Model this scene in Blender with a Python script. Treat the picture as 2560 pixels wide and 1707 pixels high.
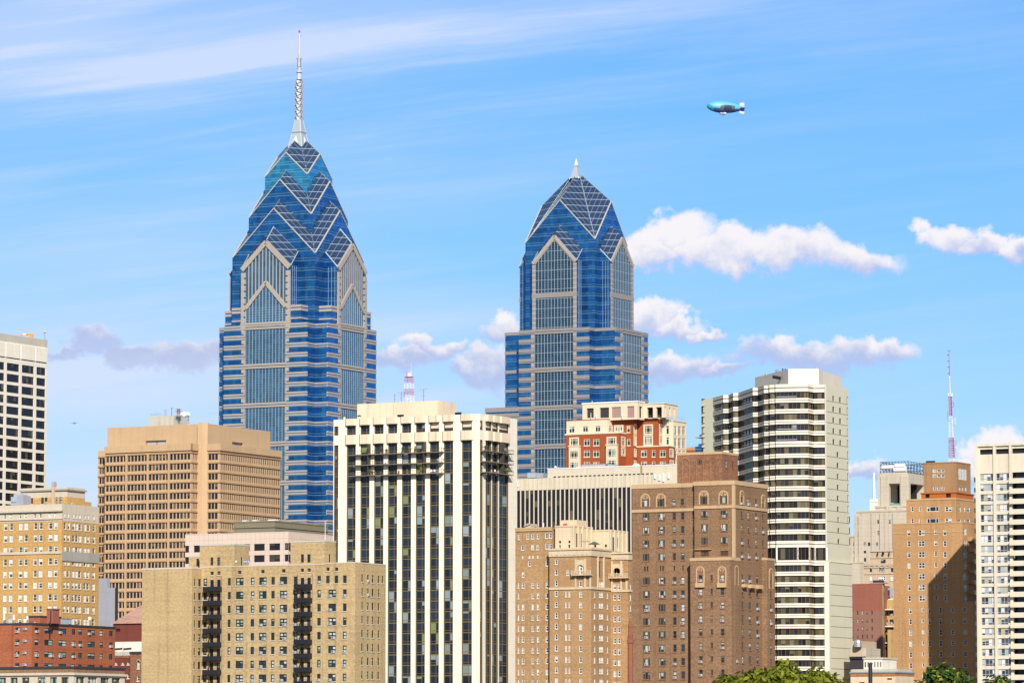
import bpy, math, random
from mathutils import Matrix, Vector
random.seed(11)
sc = bpy.context.scene
for o in list(bpy.data.objects):
    bpy.data.objects.remove(o)
C = sc.collection
# ------------------------------------------------------------------ camera
F, CX, CY, CAMZ = 11000.0, 1280.0, 853.5, 12.0      # focal length and centre in photo pixels, eye height in metres
TH = math.atan(1047 / F)                            # the horizon lies below the bottom of the photo
CT, ST = math.cos(TH), math.sin(TH)
cam = bpy.data.cameras.new("camera")
cam.sensor_width = 36.0
cam.lens = F / 2560 * 36.0
cam.clip_start, cam.clip_end = 1.0, 60000.0
camo = bpy.data.objects.new("camera", cam)
C.objects.link(camo)
camo.location = (0, 0, CAMZ)
camo.rotation_euler = (math.pi / 2 + TH, 0, 0)
sc.camera = camo
sc.view_settings.view_transform = 'Standard'
sc.view_settings.look = 'None'
sc.view_settings.gamma = 1.0
sc.view_settings.exposure = EXPOSURE = 0.55
sc.cycles.max_bounces = 6
sc.cycles.diffuse_bounces = 3
sc.cycles.glossy_bounces = 4
sc.cycles.use_denoising = True
# ------------------------------------------------------------------ sun
SUN_EL = math.radians(31.5)
SUN_D = Vector((0.167, -1.221, 0)).normalized() * math.cos(SUN_EL) + Vector((0, 0, math.sin(SUN_EL)))   # towards the sun
sl = bpy.data.lights.new("sun", 'SUN')
sl.energy = 3.95
sl.angle = math.radians(0.53)
sl.color = (1.0, 0.945, 0.85)
so = bpy.data.objects.new("sun", sl)
C.objects.link(so)
so.location = (200, -300, 400)
so.rotation_euler = SUN_D.to_track_quat('Z', 'Y').to_euler()
# ------------------------------------------------------------------ world: Nishita sky with clouds by direction
W = bpy.data.worlds.new("World")
sc.world = W
W.use_nodes = True
wt = W.node_tree
wt.nodes.clear()

class NT:
    """small helper that writes node graphs as expressions"""
    def __init__(s, t): s.t = t
    def n(s, typ, **kw):
        x = s.t.nodes.new(typ)
        for k, v in kw.items(): setattr(x, k, v)
        return x
    def put(s, sock, v):
        if isinstance(v, bpy.types.NodeSocket): s.t.links.new(v, sock)
        else: sock.default_value = v
    def m(s, op, a, b=0.0, c=None, clamp=False):
        x = s.n('ShaderNodeMath', operation=op, use_clamp=clamp)
        s.put(x.inputs[0], a); s.put(x.inputs[1], b)
        if c is not None: s.put(x.inputs[2], c)
        return x.outputs[0]
    def v(s, op, a, b=(0, 0, 0), scale=None):
        x = s.n('ShaderNodeVectorMath', operation=op)
        s.put(x.inputs[0], a)
        if op != 'SCALE': s.put(x.inputs[1], b)
        if scale is not None: s.put(x.inputs['Scale'], scale)
        return x.outputs['Value'] if op in ('DOT_PRODUCT', 'LENGTH', 'DISTANCE') else x.outputs[0]
    def xyz(s, a):
        x = s.n('ShaderNodeSeparateXYZ'); s.put(x.inputs[0], a); return x.outputs
    def cxyz(s, a, b, c):
        x = s.n('ShaderNodeCombineXYZ')
        for i, q in enumerate((a, b, c)): s.put(x.inputs[i], q)
        return x.outputs[0]
    def ss(s, a, lo, hi, t0=0.0, t1=1.0):
        x = s.n('ShaderNodeMapRange', interpolation_type='SMOOTHSTEP')
        s.put(x.inputs[0], a)
        for i, q in enumerate((lo, hi, t0, t1)): s.put(x.inputs[i + 1], q)
        return x.outputs[0]
    def lin(s, a, lo, hi, t0=0.0, t1=1.0):
        x = s.n('ShaderNodeMapRange')
        s.put(x.inputs[0], a)
        for i, q in enumerate((lo, hi, t0, t1)): s.put(x.inputs[i + 1], q)
        return x.outputs[0]
    def mix(s, f, a, b, blend='MIX'):
        x = s.n('ShaderNodeMix', data_type='RGBA', blend_type=blend)
        s.put(x.inputs[0], f); s.put(x.inputs[6], a); s.put(x.inputs[7], b)
        return x.outputs[2]
    def noise(s, vec, scale, detail=4.0, rough=0.5, out=0):
        x = s.n('ShaderNodeTexNoise')
        s.put(x.inputs['Vector'], vec)
        x.inputs['Scale'].default_value = scale
        x.inputs['Detail'].default_value = detail
        x.inputs['Roughness'].default_value = rough
        return x.outputs[out]

g = NT(wt)
sky = g.n('ShaderNodeTexSky', sky_type='NISHITA')
sky.sun_disc = False
sky.sun_elevation = SUN_EL
sky.sun_rotation = math.atan2(SUN_D.x, SUN_D.y)
sky.altitude = 50
sky.air_density = 1.0
sky.dust_density = 0.3
sky.ozone_density = 3.0
dirv = g.n('ShaderNodeTexCoord').outputs['Generated']
dx, dy, dz = g.xyz(dirv)
front = g.ss(dy, 0.2, 0.6)
dys = g.m('MAXIMUM', dy, 0.05)
az = g.m('MULTIPLY', g.m('DIVIDE', dx, dys), 11.0)
el = g.m('MULTIPLY', g.m('DIVIDE', dz, dys), 11.0)
P = g.cxyz(az, el, 0.0)

def px2ae(u, v):
    r, up = (u - CX) / F, (CY - v) / F
    return 11.0 * r / (CT - up * ST), 11.0 * (ST + up * CT) / (CT - up * ST)

w1 = g.v('SUBTRACT', g.noise(P, 7.0, 6.0, 0.55, 1), (0.5, 0.5, 0.5))
w2 = g.v('SUBTRACT', g.noise(P, 26.0, 4.0, 0.6, 1), (0.5, 0.5, 0.5))
Pw = g.v('ADD', P, g.v('ADD', g.v('MULTIPLY', w1, (0.20, 0.15, 0)), g.v('MULTIPLY', w2, (0.05, 0.045, 0))))
# cumulus: (u, v, half width, half height, greyness)
BL = [(1700, 592, 95, 66, 0), (1625, 628, 90, 42, 0), (1745, 622, 120, 48, 0), (1835, 612, 105, 52, 0), (1945, 622, 120, 46, 0),
      (2035, 632, 105, 50, .1), (2140, 648, 100, 42, .15), (2375, 582, 70, 32, .1), (2465, 602, 90, 28, .2), (2555, 615, 90, 28, .2),
      (1620, 795, 80, 42, .15), (1700, 815, 80, 28, .25), (1785, 830, 50, 16, .3), (1265, 818, 60, 30, .35), (1245, 915, 80, 60, .5),
      (1690, 915, 115, 38, .5), (1780, 930, 80, 22, .6), (1975, 895, 135, 44, .5), (2085, 898, 125, 42, .5), (2205, 880, 85, 34, .3),
      (1070, 880, 75, 34, .35), (990, 905, 75, 28, .5), (1130, 870, 40, 22, .3), (235, 862, 80, 40, .8), (340, 898, 95, 32, .8),
      (470, 898, 85, 48, .75), (560, 880, 90, 40, .75), (150, 890, 50, 16, .8), (2490, 1128, 85, 50, .1), (2425, 1158, 60, 34, .2), (2570, 1140, 80, 44, .2),
      (2160, 1170, 60, 26, .5), (1180, 930, 60, 30, .6)]
D = None
for (u, v, ru, rv, gr) in BL:
    a0, e0 = px2ae(u, v)
    q = g.v('MULTIPLY', g.v('SUBTRACT', Pw, (a0, e0, 0)), (935 / ru, 935 / rv, 0))
    d = g.m('SUBTRACT', 1.0, g.v('DOT_PRODUCT', q, q))
    sh = g.m('SUBTRACT', g.m('MULTIPLY', g.xyz(q)[1], 0.5), gr)
    if D is None: D, SH = d, sh
    else:
        gt = g.m('GREATER_THAN', d, D)
        SH = g.m('ADD', g.m('MULTIPLY', SH, g.m('SUBTRACT', 1.0, gt)), g.m('MULTIPLY', sh, gt))
        D = g.m('MAXIMUM', D, d)
puff = g.noise(P, 14.0, 9.0, 0.66)
dens = g.ss(g.m('ADD', D, g.m('MULTIPLY', g.m('SUBTRACT', puff, 0.5), 2.2)), -0.42, 0.62)
SHn = g.m('ADD', SH, g.m('MULTIPLY', g.m('SUBTRACT', puff, 0.5), 1.1))
# cirrus streaks, rising gently to the right, thickest at the upper left
rot = g.n('ShaderNodeVectorRotate', rotation_type='Z_AXIS')
g.put(rot.inputs['Vector'], P); rot.inputs['Angle'].default_value = math.radians(-7)
wob = g.v('ADD', rot.outputs[0], g.v('MULTIPLY', g.v('SUBTRACT', g.noise(P, 1.2, 3.0, 0.5, 1), (0.5, 0.5, 0.5)), (0.5, 0.05, 0)))
st1 = g.noise(g.v('MULTIPLY', wob, (0.50, 8.5, 1)), 1.0, 8.0, 0.62)
st3 = g.noise(g.v('MULTIPLY', wob, (1.1, 24.0, 1)), 1.0, 5.0, 0.6)
st2 = g.noise(g.v('MULTIPLY', wob, (0.28, 2.6, 1)), 1.3, 4.0, 0.5)
ulx, uly = px2ae(150, 130)
qq = g.v('MULTIPLY', g.v('SUBTRACT', P, (ulx, uly, 0)), (0.58, 1.7, 0))
reg = g.m('SUBTRACT', 1.0, g.v('LENGTH', qq), clamp=True)
lowx, lowy = px2ae(300, 1000)
ql = g.v('MULTIPLY', g.v('SUBTRACT', P, (lowx, lowy, 0)), (0.72, 2.0, 0))
regl = g.m('SUBTRACT', 1.0, g.v('LENGTH', ql), clamp=True)
tx, ty = px2ae(1350, 95)
reg2 = g.m('SUBTRACT', 1.0, g.v('LENGTH', g.v('MULTIPLY', g.v('SUBTRACT', rot.outputs[0], g.v('ADD', (0, 0, 0), (tx * math.cos(math.radians(-7)) - ty * math.sin(math.radians(-7)), tx * math.sin(math.radians(-7)) + ty * math.cos(math.radians(-7)), 0))), (0.75, 4.5, 0))), clamp=True)
cir = g.m('ADD', g.m('MULTIPLY', g.m('MULTIPLY', g.ss(st1, 0.40, 0.72), g.lin(st3, 0.3, 0.7, 0.45, 1.15)), 0.52), g.m('MULTIPLY', g.ss(st2, 0.36, 0.66), 0.30))
cirm = g.m('MULTIPLY', cir, g.m('ADD', g.m('ADD', g.m('ADD', 0.34, g.m('MULTIPLY', reg2, 0.75)), g.m('MULTIPLY', reg, 1.35)), g.m('MULTIPLY', regl, 1.5)), clamp=True)
cirm = g.m('ADD', cirm, g.m('ADD', g.m('MULTIPLY', reg, 0.25), g.m('MULTIPLY', regl, 0.55)), clamp=True)
# sky colour: Nishita, tinted towards the deep clear blue of the photo
tint = g.mix(g.ss(el, 0.0, 1.9), (0.56, 0.62, 0.78, 1), (0.33, 0.60, 1.02, 1))
tint = g.mix(g.ss(el, 3.0, 8.0), tint, (0.50, 0.56, 0.66, 1))
base = g.mix(1.0, sky.outputs[0], tint, 'MULTIPLY')
CLW = 6.6                                            # luminance of a sunlit cloud in sky units
ccol = g.mix(g.ss(SHn, -0.75, 0.15), (0.49 * CLW, 0.56 * CLW, 0.83 * CLW, 1), (1.02 * CLW, 0.97 * CLW, 0.97 * CLW, 1))
colr = g.mix(g.m('MULTIPLY', g.m('MULTIPLY', cirm, 0.80), front), base, (0.74 * CLW, 0.82 * CLW, 1.0 * CLW, 1))
colr = g.mix(g.m('MULTIPLY', g.m('MULTIPLY', dens, g.ss(SH, -1.3, -0.2, 0.62, 0.93)), front), colr, ccol)
# broken cloud behind the camera, seen only as reflections in the glass
bn = g.noise(g.v('MULTIPLY', dirv, (1.0, 1.0, 2.6)), 3.2, 6.0, 0.6)
back = g.m('SUBTRACT', 1.0, g.ss(dy, 0.0, 0.75))
bcl = g.m('MULTIPLY', g.m('MULTIPLY', g.ss(bn, 0.50, 0.64), back), g.ss(dz, 0.01, 0.05))
colr = g.mix(g.m('MULTIPLY', bcl, 0.6), colr, (0.80 * CLW, 0.82 * CLW, 0.90 * CLW, 1))
bg = g.n('ShaderNodeBackground')
g.put(bg.inputs[0], colr)
bg.inputs[1].default_value = 0.10
g.t.links.new(bg.outputs[0], g.n('ShaderNodeOutputWorld').inputs[0])

# ------------------------------------------------------------------ projection helpers
EYE = Vector((0, 0, CAMZ))
def ray(u, v):
    r, up = (u - CX) / F, (CY - v) / F
    return Vector((r, CT - up * ST, ST + up * CT))
def proj(p):
    q = p - EYE
    f = q.y * CT + q.z * ST
    return CX + F * q.x / f, CY - F * (-q.y * ST + q.z * CT) / f
def at(u, v, Y):
    d = ray(u, v)
    return EYE + d * (Y / d.y)
class Zm:
    """a rectangle of the photo that was studied enlarged: local coordinates to photo pixels"""
    def __init__(s, ox, oy, k): s.ox, s.oy, s.k = ox, oy, k
    def __call__(s, x, y): return (s.ox + x / s.k, s.oy + y / s.k)

# ------------------------------------------------------------------ mesh builder
class MB:
    def __init__(s): s.v, s.f, s.mi, s.uv, s.mats = [], [], [], [], []
    def m(s, mat):
        if mat not in s.mats: s.mats.append(mat)
        return s.mats.index(mat)
    def poly(s, pts, mat, uv=None):
        b = len(s.v)
        s.v.extend(tuple(p) for p in pts)
        s.f.append(tuple(range(b, b + len(pts))))
        s.mi.append(s.m(mat))
        s.uv.append(uv)
    def box(s, x0, x1, y0, y1, z0, z1, mat, T=None, back=True):
        P = [(x, y, z) for z in (z0, z1) for y in (y0, y1) for x in (x0, x1)]
        if T: P = [T(*p) for p in P]
        b = len(s.v)
        s.v.extend(tuple(p) for p in P)
        q = [(0, 1, 5, 4), (1, 3, 7, 5), (2, 0, 4, 6), (4, 5, 7, 6), (2, 3, 1, 0)]
        if back: q.append((3, 2, 6, 7))
        k = s.m(mat)
        for f in q:
            s.f.append(tuple(b + i for i in f)); s.mi.append(k); s.uv.append(None)
    def prism(s, pts, z0, z1, mat, top=True, topmat=None):
        n = len(pts)
        for i in range(n):
            a, c = pts[i], pts[(i + 1) % n]
            s.poly([(a[0], a[1], z0), (c[0], c[1], z0), (c[0], c[1], z1), (a[0], a[1], z1)], mat)
        if top: s.poly([(p[0], p[1], z1) for p in pts], topmat or mat)
        s.poly([(p[0], p[1], z0) for p in reversed(pts)], mat)
    def tube(s, p, q, r0, r1, mat, n=6, caps=True):
        p, q = Vector(p), Vector(q)
        d = (q - p)
        if d.length < 1e-6: return
        d.normalize()
        a = d.orthogonal().normalized(); c = d.cross(a)
        b = len(s.v); k = s.m(mat)
        for (o, r) in ((p, r0), (q, r1)):
            for i in range(n):
                t = 2 * math.pi * (i + .5) / n
                s.v.append(tuple(o + a * (math.cos(t) * r) + c * (math.sin(t) * r)))
        for i in range(n):
            j = (i + 1) % n
            s.f.append((b + i, b + j, b + n + j, b + n + i)); s.mi.append(k); s.uv.append(None)
        if caps:
            s.f.append(tuple(b + n + i for i in range(n))); s.mi.append(k); s.uv.append(None)
            s.f.append(tuple(b + n - 1 - i for i in range(n))); s.mi.append(k); s.uv.append(None)
    def lathe(s, prof, mat, n=12, c=(0, 0, 0), T=None):
        """prof: list of (radius, z)"""
        b = len(s.v); k = s.m(mat)
        for (r, z) in prof:
            for i in range(n):
                t = 2 * math.pi * i / n
                p = (c[0] + r * math.cos(t), c[1] + r * math.sin(t), c[2] + z)
                s.v.append(tuple(T(*p)) if T else p)
        for j in range(len(prof) - 1):
            for i in range(n):
                i2 = (i + 1) % n
                s.f.append((b + j * n + i, b + j * n + i2, b + (j + 1) * n + i2, b + (j + 1) * n + i)); s.mi.append(k); s.uv.append(None)
    def mesh(s, name, smooth=False):
        me = bpy.data.meshes.new(name)
        me.from_pydata(s.v, [], s.f)
        for m in s.mats: me.materials.append(m)
        me.polygons.foreach_set('material_index', s.mi)
        if smooth: me.polygons.foreach_set('use_smooth', [True] * len(s.f))
        if any(u is not None for u in s.uv):
            ul = me.uv_layers.new(name='uv')
            flat = []
            for f, u in zip(s.f, s.uv):
                for i in range(len(f)): flat.extend(u[i] if u is not None else (0.0, 0.0))
            ul.data.foreach_set('uv', flat)
        me.update()
        return me
    def obj(s, name, parent=None, loc=None, rz=None, smooth=False):
        o = bpy.data.objects.new(name, s.mesh(name, smooth))
        C.objects.link(o)
        if parent: o.parent = parent
        if loc is not None: o.location = loc
        if rz is not None: o.rotation_euler = (0, 0, rz)
        return o
def tag(o, label, cat, group=None):
    o['label'] = label; o['category'] = cat
    if group: o['group'] = group
    return o
def empty(name, loc, rz=0.0):
    o = bpy.data.objects.new(name, None)
    C.objects.link(o)
    o.empty_display_size = 2.0
    o.location = loc; o.rotation_euler = (0, 0, rz)
    return o

# ------------------------------------------------------------------ materials
def new_mat(name):
    m = bpy.data.materials.new(name)
    m.use_nodes = True
    m.node_tree.nodes.clear()
    q = NT(m.node_tree)
    p = q.n('ShaderNodeBsdfPrincipled')
    m.node_tree.links.new(p.outputs[0], q.n('ShaderNodeOutputMaterial').inputs[0])
    return m, q, p
def c4(c): return (c[0], c[1], c[2], 1.0)
def wallmat(name, col, grain=0.16, gscale=2.2, mottle=0.16, streak=0.22, joints=None, jw=0.09, jd=0.55, rough=0.85, alt=None):
    """masonry / concrete: fine grain, broad mottling, rain streaks and (optionally) panel joints (period along, period up)"""
    m, q, p = new_mat(name)
    co = q.n('ShaderNodeTexCoord').outputs['Object']
    X, Y, Z = q.xyz(co)
    big = q.noise(co, 0.11, 5.0, 0.6)
    fine = q.noise(q.v('MULTIPLY', co, (1, 1, 1.6)), gscale, 3.0, 0.65)
    st = q.noise(q.v('MULTIPLY', co, (0.9, 0.9, 0.035)), 1.0, 5.0, 0.6)
    crs = q.noise(q.v('MULTIPLY', co, (0.05, 0.05, 1.9)), 1.0, 2.0, 0.5)
    f = q.m('ADD', 1.0, q.m('MULTIPLY', q.m('SUBTRACT', big, 0.5), mottle * 3))
    f = q.m('ADD', f, q.m('MULTIPLY', q.m('SUBTRACT', fine, 0.5), grain * 3))
    f = q.m('ADD', f, q.m('MULTIPLY', q.m('SUBTRACT', crs, 0.5), grain * 1.2))
    f = q.m('SUBTRACT', f, q.m('MULTIPLY', q.ss(st, 0.5, 0.78), streak))
    if joints:
        S = q.m('ADD', X, Y)
        if joints[0]:
            j = q.m('LESS_THAN', q.m('FLOORED_MODULO', S, joints[0]), jw)
            f = q.m('MULTIPLY', f, q.m('SUBTRACT', 1.0, q.m('MULTIPLY', j, 1 - jd)))
        if joints[1]:
            j = q.m('LESS_THAN', q.m('FLOORED_MODULO', Z, joints[1]), jw)
            f = q.m('MULTIPLY', f, q.m('SUBTRACT', 1.0, q.m('MULTIPLY', j, 1 - jd)))
    base = c4(col)
    if alt: base = q.mix(q.ss(q.noise(co, gscale * 1.7, 2.0, 0.5), 0.42, 0.60), c4(col), c4(alt))
    q.put(p.inputs['Base Color'], q.mix(1.0, base, q.cxyz(f, f, f), 'MULTIPLY'))
    p.inputs['Roughness'].default_value = rough
    p.inputs['Specular IOR Level'].default_value = 0.25
    return m
def plain(name, col, rough=0.6, metal=0.0, var=0.12):
    m, q, p = new_mat(name)
    co = q.n('ShaderNodeTexCoord').outputs['Object']
    f = q.m('ADD', 1.0 - var * 0.5, q.m('MULTIPLY', q.noise(co, 0.9, 4.0, 0.6), var))
    q.put(p.inputs['Base Color'], q.mix(1.0, c4(col), q.cxyz(f, f, f), 'MULTIPLY'))
    p.inputs['Roughness'].default_value = rough
    p.inputs['Metallic'].default_value = metal
    return m
def panemat(name, darks, blinds, pb, rough=0.07, full=0.25, spec=0.6, lines=0.0, tintv=0.0):
    """window glass with whatever hangs behind it: each pane draws its own blind colour and height"""
    m, q, p = new_mat(name)
    oi = q.n('ShaderNodeObjectInfo').outputs['Random']
    isl = q.n('ShaderNodeNewGeometry').outputs['Random Per Island']
    seed = q.m('ADD', q.m('MULTIPLY', oi, 91.7), q.m('MULTIPLY', isl, 53.3))
    wn = q.n('ShaderNodeTexWhiteNoise', noise_dimensions='1D')
    q.put(wn.inputs['W'], seed)
    r1, r2, r3 = q.xyz(wn.outputs['Color'])
    vv = q.xyz(q.n('ShaderNodeUVMap').outputs[0])[1]
    h = q.m('MULTIPLY', q.m('SUBTRACT', r2, full), 1.0 / (1 - full) * 0.9)
    mask = q.m('MULTIPLY', q.m('LESS_THAN', r1, pb), q.m('GREATER_THAN', vv, h))
    dk = q.mix(r3, c4(darks[0]), c4(darks[1]))
    wn2 = q.n('ShaderNodeTexWhiteNoise', noise_dimensions='1D')
    q.put(wn2.inputs['W'], q.m('ADD', seed, 7.7))
    ramp = q.n('ShaderNodeValToRGB')
    ramp.color_ramp.interpolation = 'CONSTANT'
    els = ramp.color_ramp.elements
    while len(els) < len(blinds): els.new(0.5)
    for i, b in enumerate(blinds):
        els[i].position = i / len(blinds); els[i].color = c4(b)
    q.put(ramp.inputs[0], wn2.outputs['Value'])
    q.put(p.inputs['Base Color'], q.mix(mask, dk, ramp.outputs[0]))
    p.inputs['Roughness'].default_value = rough
    p.inputs['Specular IOR Level'].default_value = spec
    return m
def bandglass(name, col, line, zper, zw, sper, sw, var=0.25, metal=0.8, rough=0.07, linew2=None):
    """coloured curtain wall glass with pale horizontal mullion lines and per panel tone"""
    m, q, p = new_mat(name)
    co = q.n('ShaderNodeTexCoord').outputs['Object']
    X, Y, Z = q.xyz(co)
    S = q.m('ADD', X, Y)
    iz = q.m('FLOOR', q.m('DIVIDE', Z, zper / 2)); ix = q.m('FLOOR', q.m('DIVIDE', S, sper))
    wn = q.n('ShaderNodeTexWhiteNoise', noise_dimensions='2D')
    q.put(wn.inputs['Vector'], q.cxyz(ix, iz, 0.0))
    zz = q.m('FLOORED_MODULO', Z, zper)
    l1 = q.m('LESS_THAN', zz, zw)
    l2 = q.m('MULTIPLY', q.m('LESS_THAN', zz, 0.95 + zw * 0.7), q.m('GREATER_THAN', zz, 0.95))
    lv = q.m('LESS_THAN', q.m('FLOORED_MODULO', S, sper), sw)
    big = q.noise(co, 0.06, 3.0, 0.5)
    f = q.m('ADD', 1 - var * 0.75, q.m('MULTIPLY', q.m('ADD', q.m('MULTIPLY', wn.outputs['Value'], 0.6), big), var))
    gl = q.mix(1.0, c4(col), q.cxyz(f, f, f), 'MULTIPLY')
    gl = q.mix(q.m('MULTIPLY', lv, 0.35), gl, c4((col[0] * .5, col[1] * .5, col[2] * .5)))
    ln = q.m('MAXIMUM', l1, l2)
    q.put(p.inputs['Base Color'], q.mix(ln, gl, c4(line)))
    q.put(p.inputs['Metallic'], q.m('MULTIPLY', q.m('SUBTRACT', 1.0, ln), metal))
    q.put(p.inputs['Roughness'], q.m('ADD', rough, q.m('MULTIPLY', ln, 0.4)))
    nrm = q.n('ShaderNodeNewGeometry').outputs['Normal']
    t1 = q.v('SCALE', q.v('SUBTRACT', wn.outputs['Color'], (0.5, 0.5, 0.5)), scale=0.05)
    t2 = q.v('SCALE', q.v('SUBTRACT', q.noise(co, 0.35, 3.0, 0.6, 1), (0.5, 0.5, 0.5)), scale=0.16)
    q.put(p.inputs['Normal'], q.v('NORMALIZE', q.v('ADD', nrm, q.v('ADD', t1, t2))))
    return m
def roofglass(name, col, line, pu, pv, lw):
    """sloping glazed roof: grid of pale glazing bars drawn in metres along the slope"""
    m, q, p = new_mat(name)
    U, V, _ = q.xyz(q.n('ShaderNodeUVMap').outputs[0])
    a = q.m('LESS_THAN', q.m('FLOORED_MODULO', U, pu), lw)
    b = q.m('LESS_THAN', q.m('FLOORED_MODULO', V, pv), lw * 1.5)
    ln = q.m('MAXIMUM', q.m('MULTIPLY', a, 0.75), b)
    q.put(p.inputs['Base Color'], q.mix(ln, c4(col), c4(line)))
    q.put(p.inputs['Metallic'], q.m('MULTIPLY', q.m('SUBTRACT', 1.0, ln), 0.5))
    q.put(p.inputs['Roughness'], q.m('ADD', 0.12, q.m('MULTIPLY', ln, 0.4)))
    return m

M = {}
M['yellow_brick'] = wallmat('yellow brick', (0.48, 0.27, 0.085), 0.26, 1.3, 0.12, 0.18, alt=(0.56, 0.345, 0.13))
M['cream_stone'] = wallmat('cream stone', (0.56, 0.48, 0.37), 0.08, 2.0, 0.10, 0.20)
M['grey_stone'] = wallmat('grey cast stone', (0.36, 0.33, 0.29), 0.12, 2.0, 0.10, 0.20)
M['white_conc'] = wallmat('white precast', (0.76, 0.70, 0.59), 0.05, 2.0, 0.09, 0.20, joints=(None, 3.65), jw=0.08, jd=0.8)
M['pale_conc'] = wallmat('pale bare concrete', (0.50, 0.46, 0.38), 0.14, 3.0, 0.10, 0.25)
M['tan_conc'] = wallmat('tan precast', (0.52, 0.35, 0.20), 0.07, 2.5, 0.08, 0.14, joints=(3.3, None), jw=0.10, jd=0.82)
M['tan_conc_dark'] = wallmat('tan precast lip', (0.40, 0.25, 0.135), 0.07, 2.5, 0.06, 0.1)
M['tan_brick'] = wallmat('tan brick', (0.44, 0.305, 0.15), 0.28, 1.6, 0.15, 0.28, alt=(0.49, 0.36, 0.19))
M['ivory'] = wallmat('ivory panel', (0.84, 0.75, 0.61), 0.05, 2.0, 0.09, 0.20, joints=(None, 3.0), jw=0.07, jd=0.85)
M['ivory_stain'] = wallmat('weathered ivory concrete', (0.74, 0.60, 0.43), 0.08, 2.0, 0.10, 0.30)
M['brown_brick'] = wallmat('brown brick', (0.218, 0.122, 0.064), 0.32, 1.8, 0.20, 0.26, alt=(0.275, 0.162, 0.092))
M['brown_brick_old'] = wallmat('old brown brick', (0.195, 0.105, 0.062), 0.34, 1.6, 0.22, 0.22, alt=(0.30, 0.13, 0.07))
M['buff_trim'] = wallmat('buff terracotta', (0.52, 0.36, 0.20), 0.08, 2.5, 0.10, 0.20)
M['gothic_brick'] = wallmat('golden brown brick', (0.37, 0.215, 0.098), 0.30, 1.5, 0.15, 0.22, alt=(0.42, 0.26, 0.13))
M['gothic_trim'] = wallmat('cream terracotta', (0.60, 0.47, 0.31), 0.10, 2.5, 0.10, 0.18)
M['cream_block'] = wallmat('cream block', (0.66, 0.53, 0.36), 0.08, 2.0, 0.08, 0.10, joints=(1.25, 0.62), jw=0.09, jd=0.86)
M['condo_red'] = wallmat('orange red brick', (0.335, 0.078, 0.026), 0.12, 2.4, 0.10, 0.14)
M['condo_cream'] = wallmat('condo cream panel', (0.70, 0.59, 0.43), 0.05, 2.0, 0.06, 0.08, joints=(3.2, 1.5), jw=0.06, jd=0.86)
M['red_brick'] = wallmat('red brick', (0.37, 0.125, 0.055), 0.22, 1.6, 0.18, 0.18, alt=(0.33, 0.095, 0.05), joints=(None, 3.0), jw=0.10, jd=0.75)
M['dark_red'] = wallmat('dark red brick', (0.17, 0.045, 0.032), 0.16, 2.0, 0.14, 0.18)
M['rose_brick'] = wallmat('rose red brick', (0.30, 0.105, 0.072), 0.16, 2.0, 0.12, 0.20)
M['rose_low'] = wallmat('faded rose brick', (0.27, 0.135, 0.10), 0.16, 2.0, 0.12, 0.20)
M['pin_conc'] = wallmat('warm white concrete', (0.62, 0.54, 0.41), 0.06, 2.0, 0.09, 0.24)
M['pink_gran'] = wallmat('pink granite', (0.66, 0.52, 0.43), 0.05, 2.0, 0.06, 0.06, joints=(1.7, 1.7), jw=0.10, jd=0.72)
M['olive_metal'] = wallmat('olive grey cladding', (0.215, 0.19, 0.125), 0.05, 2.0, 0.08, 0.12, joints=(2.4, None), jw=0.07, jd=0.85)
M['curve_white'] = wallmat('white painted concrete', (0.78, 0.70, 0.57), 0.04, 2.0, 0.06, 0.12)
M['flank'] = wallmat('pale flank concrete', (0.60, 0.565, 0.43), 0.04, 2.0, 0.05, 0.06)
M['groove'] = plain('grooved joint', (0.17, 0.15, 0.115), 0.9)
M['balc'] = wallmat('bone concrete', (0.66, 0.585, 0.46), 0.05, 2.0, 0.09, 0.22)
M['tanr_brick'] = wallmat('orange tan brick', (0.43, 0.24, 0.105), 0.22, 1.5, 0.18, 0.28, alt=(0.47, 0.275, 0.135))
M['brown_wash'] = wallmat('brown brick penthouse', (0.36, 0.205, 0.10), 0.16, 2.0, 0.16, 0.28)
M['rust_wood'] = wallmat('red cedar boards', (0.40, 0.12, 0.03), 0.12, 3.0, 0.14, 0.20)
M['limestone'] = wallmat('limestone', (0.52, 0.45, 0.355), 0.10, 1.5, 0.12, 0.26, joints=(None, 1.4), jw=0.09, jd=0.82)
M['hotel'] = wallmat('buff limestone', (0.52, 0.40, 0.275), 0.08, 2.0, 0.12, 0.22)
M['yel_wall'] = wallmat('ochre stucco', (0.47, 0.32, 0.13), 0.12, 2.0, 0.14, 0.25)
M['rust_cream'] = wallmat('peeling cream stucco', (0.66, 0.50, 0.34), 0.10, 1.2, 0.18, 0.30)
M['rust'] = wallmat('rusted flashing', (0.36, 0.155, 0.05), 0.30, 1.2, 0.30, 0.30)
M['white_paint'] = plain('white paint', (0.80, 0.79, 0.76), 0.5)
M['off_white'] = plain('off white frame', (0.72, 0.70, 0.64), 0.5)
M['cream_frame'] = plain('cream window frame', (0.74, 0.66, 0.48), 0.5)
M['bronze'] = plain('bronze frame', (0.165, 0.115, 0.045), 0.45, 0.3)
M['gold_bronze'] = plain('gold anodised frame', (0.25, 0.185, 0.07), 0.4, 0.3)
M['dark_frame'] = plain('dark window frame', (0.020, 0.020, 0.026), 0.5)
M['brown_frame'] = plain('brown wood frame', (0.15, 0.095, 0.035), 0.6)
M['grey_frame'] = plain('grey window frame', (0.42, 0.40, 0.44), 0.5)
M['black_iron'] = plain('black iron', (0.012, 0.013, 0.020), 0.55)
M['void'] = plain('dark opening', (0.010, 0.010, 0.014), 0.9)
M['louver'] = plain('grey louvre', (0.42, 0.38, 0.36), 0.6)
M['louver_dark'] = plain('dark louvre', (0.035, 0.03, 0.035), 0.7)
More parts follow.
